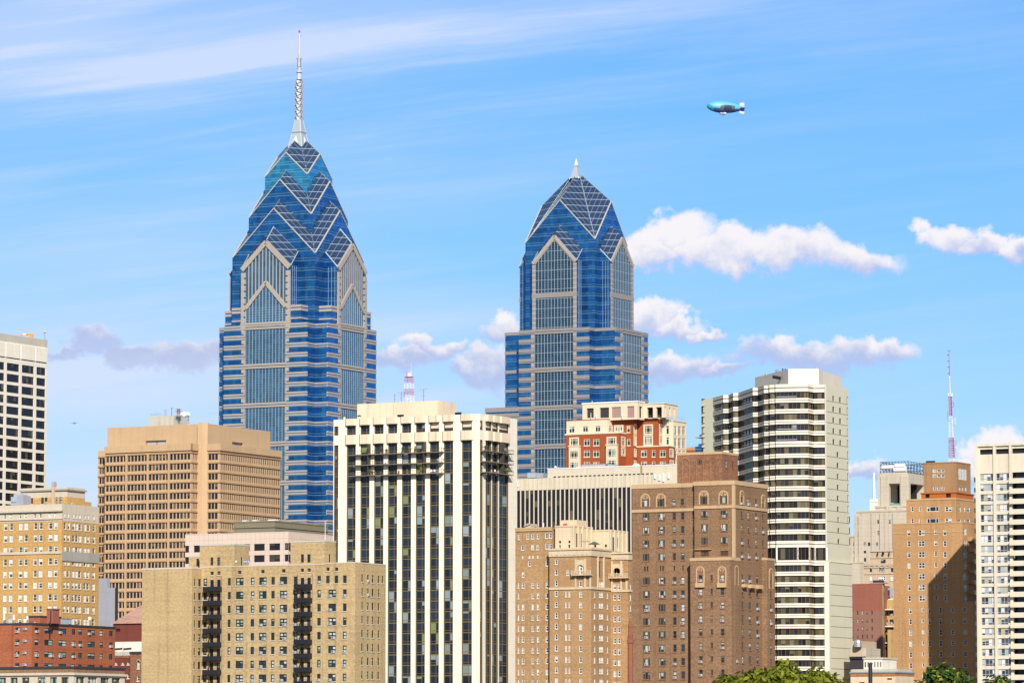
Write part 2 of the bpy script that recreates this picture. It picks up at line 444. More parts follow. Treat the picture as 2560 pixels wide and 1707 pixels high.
M['pink_panel'] = plain('dusty pink panel', (0.36, 0.22, 0.185), 0.7)
M['roof'] = plain('roof membrane', (0.24, 0.23, 0.21), 0.9)
M['steel'] = plain('galvanised steel', (0.45, 0.46, 0.47), 0.45, 0.6)
M['grey_clad'] = wallmat('blue grey cladding', (0.33, 0.345, 0.40), 0.03, 2.0, 0.06, 0.10, joints=(3.0, 6.0), jw=0.07, jd=0.86, rough=0.5)
M['box_grey'] = plain('grey painted duct', (0.36, 0.42, 0.48), 0.5)
M['mast_red'] = plain('mast red paint', (0.50, 0.045, 0.055), 0.5)
M['mast_white'] = plain('mast white paint', (0.82, 0.80, 0.80), 0.5)
M['orange'] = plain('orange paint', (0.75, 0.26, 0.02), 0.5)
M['granite'] = wallmat('grey pink granite', (0.39, 0.34, 0.295), 0.08, 2.0, 0.08, 0.10, joints=(1.5, None), jw=0.07, jd=0.8, rough=0.5)
M['granite2'] = wallmat('grey granite', (0.285, 0.26, 0.245), 0.08, 2.0, 0.08, 0.10, joints=(1.5, None), jw=0.07, jd=0.8, rough=0.5)
M['mull'] = plain('pale mullion', (0.36, 0.44, 0.49), 0.4, 0.2)
M['mull2'] = plain('blue grey mullion', (0.20, 0.30, 0.38), 0.4, 0.2)
M['trim'] = plain('cream metal trim', (0.50, 0.46, 0.37), 0.4)
M['rail'] = plain('dark brown railing', (0.060, 0.048, 0.036), 0.5)
M['slab'] = plain('balcony slab edge', (0.20, 0.175, 0.13), 0.7)
M['spire_metal'] = plain('spire cladding', (0.50, 0.56, 0.58), 0.35, 0.3)
M['spire_grey'] = plain('spire grey paint', (0.50, 0.52, 0.55), 0.45)
M['lib_glass'] = bandglass('blue tower glass', (0.030, 0.160, 0.375), (0.17, 0.32, 0.42), 3.68, 0.12, 1.6, 0.10, var=0.7)
M['lib_glass_hi'] = bandglass('bright turquoise tower glass', (0.07, 0.38, 0.58), (0.16, 0.40, 0.50), 3.0, 0.12, 2.0, 0.16, var=0.6)
M['bay_glass'] = bandglass('bay glass', (0.085, 0.20, 0.31), (0.12, 0.24, 0.33), 3.68, 0.02, 1.45, 0.02, var=0.7, metal=0.75)
M['bay_glass2'] = bandglass('dark bay glass', (0.035, 0.085, 0.14), (0.06, 0.12, 0.17), 3.9, 0.02, 1.55, 0.02, var=0.8, metal=0.75)
M['lib_roof'] = roofglass('glazed roof', (0.05, 0.085, 0.17), (0.30, 0.40, 0.47), 2.3, 2.9, 0.12)
M['pane_res'] = panemat('apartment window glass', ((0.012, 0.022, 0.04), (0.03, 0.05, 0.075)), ((0.46, 0.48, 0.43), (0.36, 0.43, 0.40), (0.26, 0.30, 0.28), (0.52, 0.52, 0.52)), 0.42, spec=0.45)
M['pane_yel'] = panemat('office window glass with blinds', ((0.02, 0.035, 0.05), (0.06, 0.09, 0.11)), ((0.66, 0.68, 0.64), (0.52, 0.60, 0.62), (0.60, 0.66, 0.60)), 0.78)
M['pane_green'] = panemat('greenish sash glass', ((0.012, 0.022, 0.026), (0.03, 0.055, 0.055)), ((0.30, 0.42, 0.34), (0.44, 0.52, 0.44), (0.24, 0.36, 0.32), (0.50, 0.54, 0.52)), 0.55)
M['pane_off'] = panemat('dark office glass', ((0.010, 0.012, 0.022), (0.022, 0.024, 0.036)), ((0.13, 0.10, 0.07), (0.08, 0.066, 0.05), (0.05, 0.043, 0.036)), 0.30, full=0.4, spec=0.35)
M['pane_black'] = panemat('black office glass', ((0.012, 0.011, 0.018), (0.020, 0.017, 0.022)), ((0.06, 0.05, 0.04), (0.11, 0.09, 0.06)), 0.25, full=0.1, spec=0.35)
M['pane_ivory'] = panemat('tower apartment glass', ((0.008, 0.014, 0.028), (0.022, 0.034, 0.058)), ((0.22, 0.29, 0.32), (0.28, 0.34, 0.38), (0.20, 0.24, 0.22), (0.24, 0.28, 0.30), (0.19, 0.22, 0.10)), 0.16, full=0.45, spec=0.35)
M['pane_brz'] = panemat('bronze ribbon glass', ((0.012, 0.011, 0.014), (0.03, 0.03, 0.045)), ((0.13, 0.105, 0.055), (0.085, 0.068, 0.038), (0.16, 0.145, 0.095), (0.05, 0.042, 0.03)), 0.58, full=0.7, spec=0.3)
M['pane_balc'] = panemat('balcony tower glass', ((0.015, 0.02, 0.03), (0.06, 0.08, 0.10)), ((0.62, 0.64, 0.62), (0.42, 0.46, 0.38), (0.34, 0.42, 0.42), (0.44, 0.40, 0.22), (0.74, 0.72, 0.70)), 0.78, full=0.6)
M['pane_condo'] = panemat('condo glass', ((0.010, 0.022, 0.038), (0.02, 0.05, 0.065)), ((0.20, 0.30, 0.24), (0.34, 0.38, 0.36)), 0.22)
M['ac_white'] = plain('window unit casing', (0.46, 0.46, 0.46), 0.5)
M['ac_grille'] = plain('window unit grille', (0.10, 0.10, 0.11), 0.6)

# ------------------------------------------------------------------ building framework
ALL = []            # buildings
OCC = []            # projected wall quads used to tell which windows the photo can show
class Face:
    """one façade plane of a building: 'L' faces the lower left of the picture, 'R' the right"""
    def __init__(s, b, kind, off): s.b, s.kind, s.off, s.holes, s.rev = b, kind, off, [], None
    def T(s, a, d, z):
        return (a, s.off + d, z) if s.kind == 'L' else (s.off - d, a, z)
    def P(s, uv):
        d = ray(*uv); b = s.b
        nrm = b.B if s.kind == 'L' else b.A
        t = ((b.O - EYE).dot(nrm) + s.off) / d.dot(nrm)
        q = EYE + d * t - b.O
        return (q.dot(b.A) if s.kind == 'L' else q.dot(b.B)), q.z
    def a(s, uv): return s.P(uv)[0]
    def z(s, uv): return s.P(uv)[1]
    def win(s, a0, a1, z0, z1, kind, hole=True):
        if hole: s.holes.append((a0, a1, z0, z1))
        if kind: s.b.wins.append((s, a0, a1, z0, z1, kind))
    def grid(s, zm, cols, yref, rows, xref, kind):
        cc = [(s.a(zm(a, yref)), s.a(zm(b, yref))) for a, b in cols]
        rr = [(s.z(zm(xref, b)), s.z(zm(xref, a))) for a, b in rows]
        for (a0, a1) in cc:
            for (z0, z1) in rr: s.win(a0, a1, z0, z1, kind)
    def one(s, zm, x0, x1, y0, y1, kind):
        xm, ym = (x0 + x1) / 2, (y0 + y1) / 2
        s.win(s.a(zm(x0, ym)), s.a(zm(x1, ym)), s.z(zm(xm, y1)), s.z(zm(xm, y0)), kind)
    def box(s, mb, a0, a1, d0, d1, z0, z1, mat): mb.box(a0, a1, d0, d1, z0, z1, mat, s.T)
    def wall(s, mb, a0, a1, z0, z1, mat, rec=0.25, revmat=None):
        H = [(max(h[0], a0), min(h[1], a1), max(h[2], z0), min(h[3], z1)) for h in s.holes
             if h[0] < a1 - .05 and h[1] > a0 + .05 and h[2] < z1 - .05 and h[3] > z0 + .05]
        zs = sorted({round(z, 4) for h in H for z in h[2:]} | {z0, z1})
        T = s.T
        for za, zb in zip(zs, zs[1:]):
            if zb - za < 1e-3: continue
            act = sorted((h for h in H if h[2] < zb - 1e-3 and h[3] > za + 1e-3))
            cur = a0
            for h in act:
                if h[0] > cur + 1e-3:
                    mb.poly([T(cur, 0, za), T(h[0], 0, za), T(h[0], 0, zb), T(cur, 0, zb)], mat)
                cur = max(cur, h[1])
            if cur < a1 - 1e-3:
                mb.poly([T(cur, 0, za), T(a1, 0, za), T(a1, 0, zb), T(cur, 0, zb)], mat)
        r = revmat or s.rev or mat
        for h in H:
            p, q, u, w = h
            mb.poly([T(p, 0, u), T(p, rec, u), T(p, rec, w), T(p, 0, w)], r)
            mb.poly([T(q, rec, u), T(q, 0, u), T(q, 0, w), T(q, rec, w)], r)
            mb.poly([T(p, 0, u), T(q, 0, u), T(q, rec, u), T(p, rec, u)], r)
            mb.poly([T(p, rec, w), T(q, rec, w), T(q, 0, w), T(p, 0, w)], r)
        OCC.append((s.b, [s.b.w(T(a0, 0, z0)), s.b.w(T(a1, 0, z0)), s.b.w(T(a1, 0, z1)), s.b.w(T(a0, 0, z1))]))

class Bd:
    """a building: Empty at its near corner on the ground, local x along its left face, y along its right face"""
    def __init__(s, name, label, cat, u, v, Y, group=None, ang=28.0):
        p = at(u, v, Y)
        s.O = Vector((p.x, p.y, 0))
        r = math.radians(ang)
        s.rz = -r
        s.A = Vector((math.cos(r), -math.sin(r), 0)); s.B = Vector((math.sin(r), math.cos(r), 0))
        s.e = tag(empty(name, s.O, -r), label, cat, group)
        s.mb, s.rb, s.wins, s.name = MB(), MB(), [], name
        ALL.append(s)
    def L(s, off=0.0): return Face(s, 'L', off)
    def R(s, off=0.0): return Face(s, 'R', off)
    def w(s, p): return s.O + s.A * p[0] + s.B * p[1] + Vector((0, 0, p[2]))
    def mass(s, x0, x1, y0, y1, z0, z1, mat, fL=None, fR=None, rec=0.25, matR=None, cap=None, roof=None, mb=None):
        mb = mb or s.mb
        (fL or s.L(y0)).wall(mb, x0, x1, z0, z1, mat, rec)
        (fR or s.R(x1)).wall(mb, y0, y1, z0, z1, matR or mat, rec)
        mb.poly([(x1, y1, z0), (x0, y1, z0), (x0, y1, z1), (x1, y1, z1)], mat)
        mb.poly([(x0, y1, z0), (x0, y0, z0), (x0, y0, z1), (x0, y1, z1)], mat)
        rb = MB()
        if cap:
            cm, ch, co = cap
            rb.box(x0 - co, x1 + co, y0 - co, y1 + co, z1 - ch, z1 + 0.12, cm)
        else: rb.poly([(x0 + .01, y0 + .01, z1), (x1 - .01, y0 + .01, z1), (x1 - .01, y1 - .01, z1), (x0 + .01, y1 - .01, z1)], roof or M['roof'])
        s.part(rb, 'roof')
    def part(s, mb, name, parent=None):
        return mb.obj(name, parent or s.e)

KINDS = {}
def kind(name, fm, pm, nx=1, nz=1, fw=.12, mw=.10, rec=.22, fd=.10, sill=None, sur=None, ac=0.0, xs=None, zs=None, part='window', lintel=None):
    KINDS[name] = dict(fm=fm, pm=pm, nx=nx, nz=nz, fw=fw, mw=mw, rec=rec, fd=fd, sill=sill, sur=sur, ac=ac, xs=xs, zs=zs, part=part, lintel=lintel, name=name)
def wingeo(mb, T, w, h, k):
    fm, pm = M[k['fm']], M[k['pm']]
    rec, fw, mw = k['rec'], min(k['fw'], w * .3), k['mw']
    f0 = rec - k['fd']
    mb.box(0, fw, f0, rec + .02, 0, h, fm, T, False)
    mb.box(w - fw, w, f0, rec + .02, 0, h, fm, T, False)
    mb.box(fw, w - fw, f0, rec + .02, 0, fw, fm, T, False)
    mb.box(fw, w - fw, f0, rec + .02, h - fw, h, fm, T, False)
    xs = k['xs'] or [i / k['nx'] for i in range(1, k['nx'])]
    zs = k['zs'] or [i / k['nz'] for i in range(1, k['nz'])]
    ed = [fw]
    for x in xs:
        mb.box(x * w - mw / 2, x * w + mw / 2, f0, rec + .02, fw, h - fw, fm, T, False)
        ed += [x * w]
    ed += [w - fw]
    for z in zs:
        mb.box(fw, w - fw, f0 + .012, rec + .02, z * h - mw / 2, z * h + mw / 2, fm, T, False)
    for a, b in zip(ed, ed[1:]):
        mb.poly([T(a, rec, fw), T(b, rec, fw), T(b, rec, h - fw), T(a, rec, h - fw)], pm, [(0, 0), (1, 0), (1, 1), (0, 1)])
    if k['sill']: mb.box(-.12, w + .12, -.12, .02, -.22, -.004, M[k['sill']], T, False)
    if k['lintel']: mb.box(-.15, w + .15, -.06, .02, h + .004, h + .30, M[k['lintel']], T, False)
    if k['sur']:
        sm, sw = M[k['sur'][0]], k['sur'][1]
        mb.box(-sw, -.004, -.08, .02, -.2, h + sw, sm, T, False)
        mb.box(w + .004, w + sw, -.08, .02, -.2, h + sw, sm, T, False)
        mb.box(-.004, w + .004, -.08, .02, h + .004, h + sw, sm, T, False)
        mb.box(-.004, w + .004, -.08, .02, -.2, -.004, sm, T, False)
def acgeo(mb, T, x0, x1, z0):
    mb.box(x0, x1, -.34, .2, z0, z0 + .52, M['ac_white'], T, False)
    mb.box(x0 + .10, x0 + (x1 - x0) * .62, -.352, -.338, z0 + .12, z0 + .42, M['ac_grille'], T, False)
_mc = {}
def winmesh(w, h, k):
    key = (round(w * 20), round(h * 20), k['name'])
    if key not in _mc:
        mb = MB()
        wingeo(mb, lambda x, y, z: (x, y, z), key[0] / 20, key[1] / 20, k)
        _mc[key] = mb.mesh(k['part'])
    return _mc[key]
_acm = {}
def acmesh(w):
    key = round(w * 10)
    if key not in _acm:
        mb = MB(); acgeo(mb, lambda x, y, z: (x, y, z), 0, key / 10, 0)
        _acm[key] = mb.mesh('air_conditioner')
    return _acm[key]
def inpoly(u, v, poly):
    sgn = 0
    for i in range(len(poly)):
        (x0, y0), (x1, y1) = poly[i], poly[(i + 1) % len(poly)]
        c = (x1 - x0) * (v - y0) - (y1 - y0) * (u - x0)
        if abs(c) < 1e-6: continue
        if sgn == 0: sgn = 1 if c > 0 else -1
        elif (c > 0) != (sgn > 0): return False
    return True
def finish_all():
    occ = []
    for (b, q) in OCC:
        occ.append((b, [proj(p) for p in q], min(p.y for p in q)))
    for b in ALL:
        if b.mb.f: b.part(b.mb, 'wall')
        if b.rb.f: b.part(b.rb, 'roof')
        byk = {}
        for i, wdef in enumerate(b.wins):
            f, a0, a1, z0, z1, kn = wdef
            k = KINDS[kn]
            cw = b.w(f.T((a0 + a1) / 2, 0, (z0 + z1) / 2))
            u, v = proj(cw)
            p0, p1 = proj(b.w(f.T(a0, 0, z0))), proj(b.w(f.T(a1, 0, z1)))
            area = abs((p1[0] - p0[0]) * (p1[1] - p0[1]))
            vis = -5 < u < 2565 and 0 < v < 1712 and not any(ob is not b and dmin < cw.y - 3 and inpoly(u, v, q) for ob, q, dmin in occ)
            byk.setdefault(k['part'], []).append((not vis, -area, i))
        for pn, lst in byk.items():
            lst.sort()
            ind = [t for t in lst if not t[0]][:100]
            inds = {t[2] for t in ind}
            rest = MB()
            for (nv, ar, i) in lst:
                f, a0, a1, z0, z1, kn = b.wins[i]
                k = KINDS[kn]
                w, h = a1 - a0, z1 - z0
                rr = random.random()
                ac = rr < k['ac'] and w > .7
                aw = min(w * .8, .85); ax = (w - aw) / 2 if k['nx'] < 2 or k['xs'] else (.1 if rr < k['ac'] / 2 else w - aw - .1)
                if i in inds:
                    o = bpy.data.objects.new(pn, winmesh(w, h, k))
                    C.objects.link(o); o.parent = b.e
                    o.location = f.T(a0, 0, z0)
                    if f.kind == 'R': o.rotation_euler = (0, 0, math.pi / 2)
                    if ac:
                        c = bpy.data.objects.new('air_conditioner', acmesh(aw))
                        C.objects.link(c); c.parent = o; c.location = (ax, 0, .08)
                else:
                    T = lambda x, y, z, f=f, a0=a0, z0=z0: f.T(a0 + x, y, z0 + z)
                    wingeo(rest, T, w, h, k)
                    if ac: acgeo(rest, T, ax, ax + aw, .08)
            if rest.f:
                o = rest.obj(pn, b.e)
                o['kind'] = 'stuff'

# window kinds
kind('sash', 'off_white', 'pane_res', nz=2, fw=.12, rec=.25, sill='cream_stone')
kind('sash_yel', 'off_white', 'pane_yel', nz=2, fw=.14, rec=.22, sill='cream_stone')
kind('sash_dark', 'dark_frame', 'pane_green', nz=2, fw=.17, mw=.16, rec=.22, sill='pale_conc', ac=.22)
kind('dbl_dark', 'dark_frame', 'pane_green', nx=2, nz=2, fw=.17, mw=.24, rec=.22, sill='pale_conc', ac=.75)
kind('vent', 'brown_frame', 'pane_black', fw=.15, rec=.3, sill='cream_stone')
kind('door', 'black_iron', 'pane_black', fw=.12, rec=.15)
kind('barred', 'dark_frame', 'pane_green', nx=3, nz=3, fw=.10, mw=.10, rec=.25)
kind('bay_white', 'dark_frame', 'pane_black', nx=5, nz=3, fw=.10, mw=.08, rec=.35)
kind('slit_tan', 'tan_conc_dark', 'pane_off', fw=.03, rec=.10, fd=.03)
kind('ivory', 'gold_bronze', 'pane_ivory', xs=[.62], zs=[.24], fw=.12, mw=.10, rec=.5, fd=.10)
kind('ivory_n', 'gold_bronze', 'pane_ivory', xs=[.5], zs=[.24], fw=.10, mw=.10, rec=.5, fd=.10)
kind('ivory_top', 'gold_bronze', 'pane_ivory', xs=[.6], zs=[.26], fw=.10, mw=.12, rec=.5, fd=.12)
kind('triple_brown', 'brown_frame', 'pane_res', xs=[.27, .73], fw=.12, mw=.2, rec=.14, fd=.10, sill='brown_brick_old', ac=.55)
kind('single_brown', 'brown_frame', 'pane_res', nz=2, fw=.12, rec=.2, sill='brown_brick_old', ac=.35)
kind('arch_brown', 'brown_frame', 'pane_res', xs=[.26, .74], fw=.14, mw=.2, rec=.2)
kind('side_brown', 'brown_frame', 'pane_res', nz=2, fw=.14, rec=.16, sill='brown_brick_old', ac=.3)
kind('louv_brown', 'brown_frame', 'pane_black', nx=6, fw=.1, mw=.12, rec=.3)
kind('slot', 'black_iron', 'pane_black', fw=.05, rec=.3)
kind('goth', 'white_paint', 'pane_res', nz=2, fw=.11, mw=.09, rec=.14, sill='gothic_trim')
kind('goth_tri', 'white_paint', 'pane_res', nx=3, nz=2, fw=.14, mw=.24, rec=.18, sill='gothic_trim')
kind('goth_slim', 'dark_frame', 'pane_res', nz=4, fw=.12, mw=.14, rec=.3)
kind('pin', 'dark_frame', 'pane_black', fw=.04, rec=.12, fd=.04)
kind('granite_w', 'dark_frame', 'pane_black', nx=2, fw=.10, mw=.08, rec=.35)
kind('condo2', 'cream_frame', 'pane_condo', nx=2, zs=[.74], fw=.15, mw=.15, rec=.15, sill='condo_cream')
kind('condo1', 'cream_frame', 'pane_condo', nx=1, zs=[.74], fw=.15, mw=.15, rec=.15, sill='condo_cream')
kind('condo_big', 'cream_frame', 'pane_condo', xs=[.27, .73], zs=[.2, .76], fw=.16, mw=.15, rec=.15, sur=('condo_cream', .42))
kind('condo_slim', 'cream_frame', 'pane_condo', nx=2, zs=[.2, .76], fw=.16, mw=.15, rec=.15, sur=('condo_cream', .42))
kind('condo_bay', 'cream_frame', 'pane_condo', xs=[.16, .5, .84], zs=[.2, .78], fw=.16, mw=.16, rec=.12)
kind('condo_open', 'condo_cream', 'louver_dark', fw=.06, rec=.5)
kind('condo_pink', 'condo_cream', 'pink_panel', fw=.06, rec=.35)
kind('redl', 'dark_frame', 'pane_green', nx=2, nz=2, fw=.08, mw=.08, rec=.2, ac=.75)
kind('redl1', 'dark_frame', 'pane_green', nx=1, nz=2, fw=.08, mw=.08, rec=.2, ac=.5)
kind('lowb', 'bronze', 'pane_green', nx=3, nz=2, fw=.10, mw=.07, rec=.35)
kind('flankw', 'bronze', 'pane_brz', fw=.10, rec=.25)
kind('balcw', 'grey_frame', 'pane_balc', nx=4, zs=[.3], fw=.12, mw=.12, rec=.3)
kind('balc_open', 'louver_dark', 'pane_ivory', nx=3, fw=.04, rec=1.4)
kind('slot_open', 'louver_dark', 'void', nx=1, fw=.04, rec=.6)
kind('ivory_open', 'bronze', 'ivory_stain', fw=.06, zs=[.36], rec=.5)
kind('white_grid', 'off_white', 'pane_balc', nx=6, nz=8, fw=.2, mw=.14, rec=.2)
kind('tanr', 'off_white', 'pane_res', nz=2, fw=.13, mw=.10, rec=.16)
kind('tanr2', 'off_white', 'pane_res', nx=2, nz=2, fw=.13, mw=.14, rec=.16)
kind('tanr3', 'off_white', 'pane_res', xs=[.25, .75], nz=1, fw=.13, mw=.12, rec=.16)
kind('lime', 'dark_frame', 'pane_res', nz=2, fw=.10, rec=.35)
kind('rose', 'rose_low', 'pane_green', nz=2, fw=.10, rec=.2)
kind('arched', 'white_paint', 'pane_res', xs=[.25, .75], zs=[.4, .72], fw=.2, mw=.2, rec=.35)
kind('loggia', 'gothic_trim', 'void', fw=.15, rec=1.4)

# ================================================================== ground and streets
gm, q, p = new_mat('city ground')
co = q.n('ShaderNodeTexCoord').outputs['Object']
q.put(p.inputs['Base Color'], q.mix(q.noise(co, 0.02, 5.0, 0.6), (0.07, 0.07, 0.065, 1), (0.16, 0.15, 0.12, 1)))
p.inputs['Roughness'].default_value = 0.95
mb = MB(); mb.poly([(-30000, -20000, 0), (30000, -20000, 0), (30000, 45000, 0), (-30000, 45000, 0)], gm)
o = mb.obj('ground'); o['kind'] = 'structure'
asph = plain('asphalt', (0.05, 0.05, 0.052), 0.9)
mb = MB(); mb.poly([(-700, 690, .004), (700, 690, .004), (700, 704, .004), (-700, 704, .004)], asph)
o = mb.obj('road'); o['kind'] = 'structure'
mb = MB(); mb.box(-700, 700, 704, 708, 0, .14, M['pale_conc'])
o = mb.obj('pavement'); o['kind'] = 'structure'

# ================================================================== the two glass towers
def tower_side(b, k, W, Dp):
    """coordinates on side k of a core W by Dp: s along from the middle, d outwards from the core face"""
    xc, yc = -W / 2, Dp / 2
    if k == 0: return (lambda s, d, z: (xc + s, -d, z)), W / 2
    if k == 1: return (lambda s, d, z: (d, yc + s, z)), Dp / 2
    if k == 2: return (lambda s, d, z: (xc - s, Dp + d, z)), W / 2
    return (lambda s, d, z: (-W - d, yc - s, z)), Dp / 2
def sbox(mb, T, s0, s1, d0, d1, z0, z1, mat): mb.box(s0, s1, d0, d1, z0, z1, mat, T)
def sbar(mb, T, p, q, wd, dp, mat):
    """flat bar between two points (s,z) of a façade, wd wide in the façade, standing dp[0]..dp[1] out"""
    (s0, z0), (s1, z1) = p, q
    l = math.hypot(s1 - s0, z1 - z0); nx, nz = -(z1 - z0) / l * wd / 2, (s1 - s0) / l * wd / 2
    c = [(s0 + nx, z0 + nz), (s1 + nx, z1 + nz), (s1 - nx, z1 - nz), (s0 - nx, z0 - nz)]
    fr = [T(a, dp[1], z) for a, z in c]; bk = [T(a, dp[0], z) for a, z in c]
    mb.poly(fr, mat)
    for i in range(4):
        j = (i + 1) % 4
        mb.poly([bk[i], bk[j], fr[j], fr[i]], mat)
def tier(b, mb, rb, tb, W, Dp, inset, z0, zc, za, aa, dep, gl, rgl, trw=0.15):
    """square stage with four gables: walls from z0, corners at zc, gable tips at za, glazed roof climbing inwards"""
    for k in range(4):
        T0, hw0 = tower_side(b, k, W, Dp)
        hw = hw0 - inset
        T = lambda s, d, z: T0(s, d - inset, z)
        mb.poly([T(-hw, 0, z0), T(hw, 0, z0), T(hw, 0, zc), T(0, 0, za), T(-hw, 0, zc)], gl)
        bb = (za - zc) / hw
        dd = min(dep, hw)
        zr, zci = za + aa * dd, zc + bb * dd + aa * dd
        L = math.hypot(hw, za - zc); S = dd * math.hypot(1, aa)
        for sg in (-1, 1):
            L2 = math.hypot(hw - dd, zr - zci)
            rb.poly([T(0, 0, za), T(sg * hw, 0, zc), T(sg * (hw - dd), -dd, zci), T(0, -dd, zr)], rgl,
                    [(0, za), (0 + S * 0.0, zc), (S, zci), (S, zr)])
            sbar(tb, T, (0, za + .12), (sg * hw, zc + .12), trw * 2, (-.25, .22), M['trim'])
            tb.tube(T(sg * hw, 0, zc), T(sg * (hw - dd), -dd, zci), .14, .14, M['mull'], 4)
            tb.tube(T(0, 0, za + .1), T(0, -dd, zr + .1), .16, .16, M['mull'], 4)

# ---------------------------------------------------------------- taller tower (stepped crown, needle spire)
b1 = Bd('glass_skyscraper', 'taller blue glass skyscraper with stepped gable crown and needle spire', 'skyscraper', 788, 633, 1640)
z1 = Zm(520, 60, 2.45); z2 = Zm(520, 600, 3.92)
f0 = b1.L(0)
W1 = -f0.a((581, 648))
PR = 5.6
fw = b1.L(-PR)
fl = 3.68
zlow = fw.z((771, 804)); zmid = fw.z((735, 762))
zc1 = f0.z((787, 633)); za1 = f0.z((683, 522)); aa = 0.90
z2c = zc1; 
# core shaft
core = MB()
core.prism([(0, 0), (0, W1), (-W1, W1), (-W1, 0)], 0, zc1 - 2.0, M['lib_glass'], top=False)
b1.part(core, 'core_shaft')
OCC.append((b1, [b1.w((-W1, 0, 0)), b1.w((0, 0, 0)), b1.w((0, 0, zc1)), b1.w((-W1, 0, zc1))]))
OCC.append((b1, [b1.w((0, 0, 0)), b1.w((0, W1, 0)), b1.w((0, W1, zc1)), b1.w((0, 0, zc1))]))
hw = W1 / 2
bayh = 8.75; gab = 10.75
zeave = fw.z((728, 662)); zap = fw.z((665, 600)); zchv_a = fw.z((665, 702)); zchv_e = fw.z((716, 763))
zroofin = f0.z((683, 566))
for k in range(4):
    T, h_ = tower_side(b1, k, W1, W1)
    wm = MB()
    gl = M['lib_glass']
    # lower wing: banded glass either side of the wide bay
    for (s0, s1) in ((-hw, -bayh), (bayh, hw)):
        sbox(wm, T, s0, s1, -.05, PR, 0, zlow, gl)
    sbox(wm, T, -bayh, bayh, -.05, PR - .35, 0, zchv_e, M['bay_glass'])
    wing = wm.obj('wing', b1.e)
    st = MB()
    n = 0; z = zlow - 1.9
    while z > 8:
        wide = (n % 4 == 0)
        for (s0, s1) in ((-hw - .06, -bayh), (bayh, hw + .06)):
            sbox(st, T, s0, s1, PR - .4, PR + .22, z + 1.02, z + 1.70, M['granite'])
            sbox(st, T, s0, s1, PR - .4, PR + .20, z + .08, z + .68, M['granite'])
        if wide:
            sbox(st, T, -bayh, bayh, .0, PR + .12, z + 1.02, z + 1.78, M['granite'])
            sbox(st, T, -bayh, bayh, .0, PR + .10, z, z + .72, M['granite'])
        # quoins of the stone piers at the bay edge
        for sg in (-1, 1):
            c0, c1 = sg * bayh, sg * (bayh + 1.6)
            sbox(st, T, min(c0, c1), max(c0, c1), PR - .1, PR + .30, z - 1.55, z - .1, M['granite'])
            sbox(st, T, min(c0, c1) + (.0 if sg > 0 else .95), max(c0, c1) - (.95 if sg > 0 else 0), PR - .1, PR + .26, z - 1.96, z - 1.5, M['granite'])
        if n % 2 == 0:
            for q_ in ((-hw - .14, -hw + .5), (hw - .5, hw + .14)):
                sbox(st, T, q_[0], q_[1], .02, PR - .41, z + 1.05, z + 1.6, M['granite']); sbox(st, T, q_[0], q_[1], .02, PR - .41, z + .2, z + .5, M['granite'])
        z -= fl; n += 1
    st.obj('stone_banding', wing)
    mg = MB()
    for i in range(13):
        s = -bayh + i * 2 * bayh / 12
        sbox(mg, T, s - .085, s + .085, PR - .4, PR - .2, 0, zchv_e + 1, M['mull'])
    z = zchv_e - .4
    while z > 8:
        sbox(mg, T, -bayh, bayh, PR - .4, PR - .2, z, z + .11, M['mull2'])
        z -= fl / 4
    mg.obj('mullion_grid', wing)
    # shallower shoulder stage above the lower setback
    sh = MB()
    for (s0, s1) in ((-hw + 3.2, -gab), (gab, hw - 3.2)):
        sh = MB()
        sbox(sh, T, s0, s1, -.05, PR - .6, zlow, zmid, gl)
        sbox(sh, T, s0 - .15, s1 + .15, 0, PR - .4, zmid - .8, zmid + .1, M['granite'])
        sbox(sh, T, s0 - .15, s1 + .15, 0, PR - .4, zmid - 2.1, zmid - 1.2, M['granite'])
        sbox(sh, T, s0 - .15, s1 + .15, 0, PR - .4, zmid - 5.2, zmid - 4.6, M['granite'])
        sh.obj('shoulder', b1.e)
    # gabled bay
    gb = MB()
    pts = [(-gab, zlow), (gab, zlow), (gab, zeave), (0, zap), (-gab, zeave)]
    gb.poly([T(s, PR - .3, z) for s, z in pts], M['bay_glass'])
    for sg in (-1, 1):
        gb.poly([T(sg * gab, 0, zlow), T(sg * gab, PR - .3, zlow), T(sg * gab, PR - .3, zeave), T(sg * gab, 0, zeave)], M['lib_glass'])
        for i in range(1, 4):
            gb.tube(T(sg * (gab + .05), i * PR / 4, zlow), T(sg * (gab + .05), i * PR / 4, zeave), .10, .10, M['mull2'], 4)
        sl_ = math.hypot(gab, zap - zeave)
        gb.poly([T(0, PR - .3, zap), T(sg * gab, PR - .3, zeave), T(sg * gab, 0, zeave + (zroofin - zap)), T(0, 0, zroofin)], M['lib_roof'],
                [(0, zap), (0, zeave), (PR * 1.3, zeave + zroofin - zap), (PR * 1.3, zroofin)])
        gb.poly([T(sg * gab, PR - .3, zeave), T(sg * gab, 0, zeave), T(sg * gab, 0, zeave + zroofin - zap)], M['lib_glass'])
        gb.tube(T(sg * gab, PR - .3, zeave), T(sg * gab, 0, zeave + zroofin - zap), .2, .2, M['mull'], 4)
    gb.tube(T(0, PR - .3, zap), T(0, 0, zroofin), .2, .2, M['mull'], 4)
    go = gb.obj('gable_bay', b1.e)
    sf = MB()
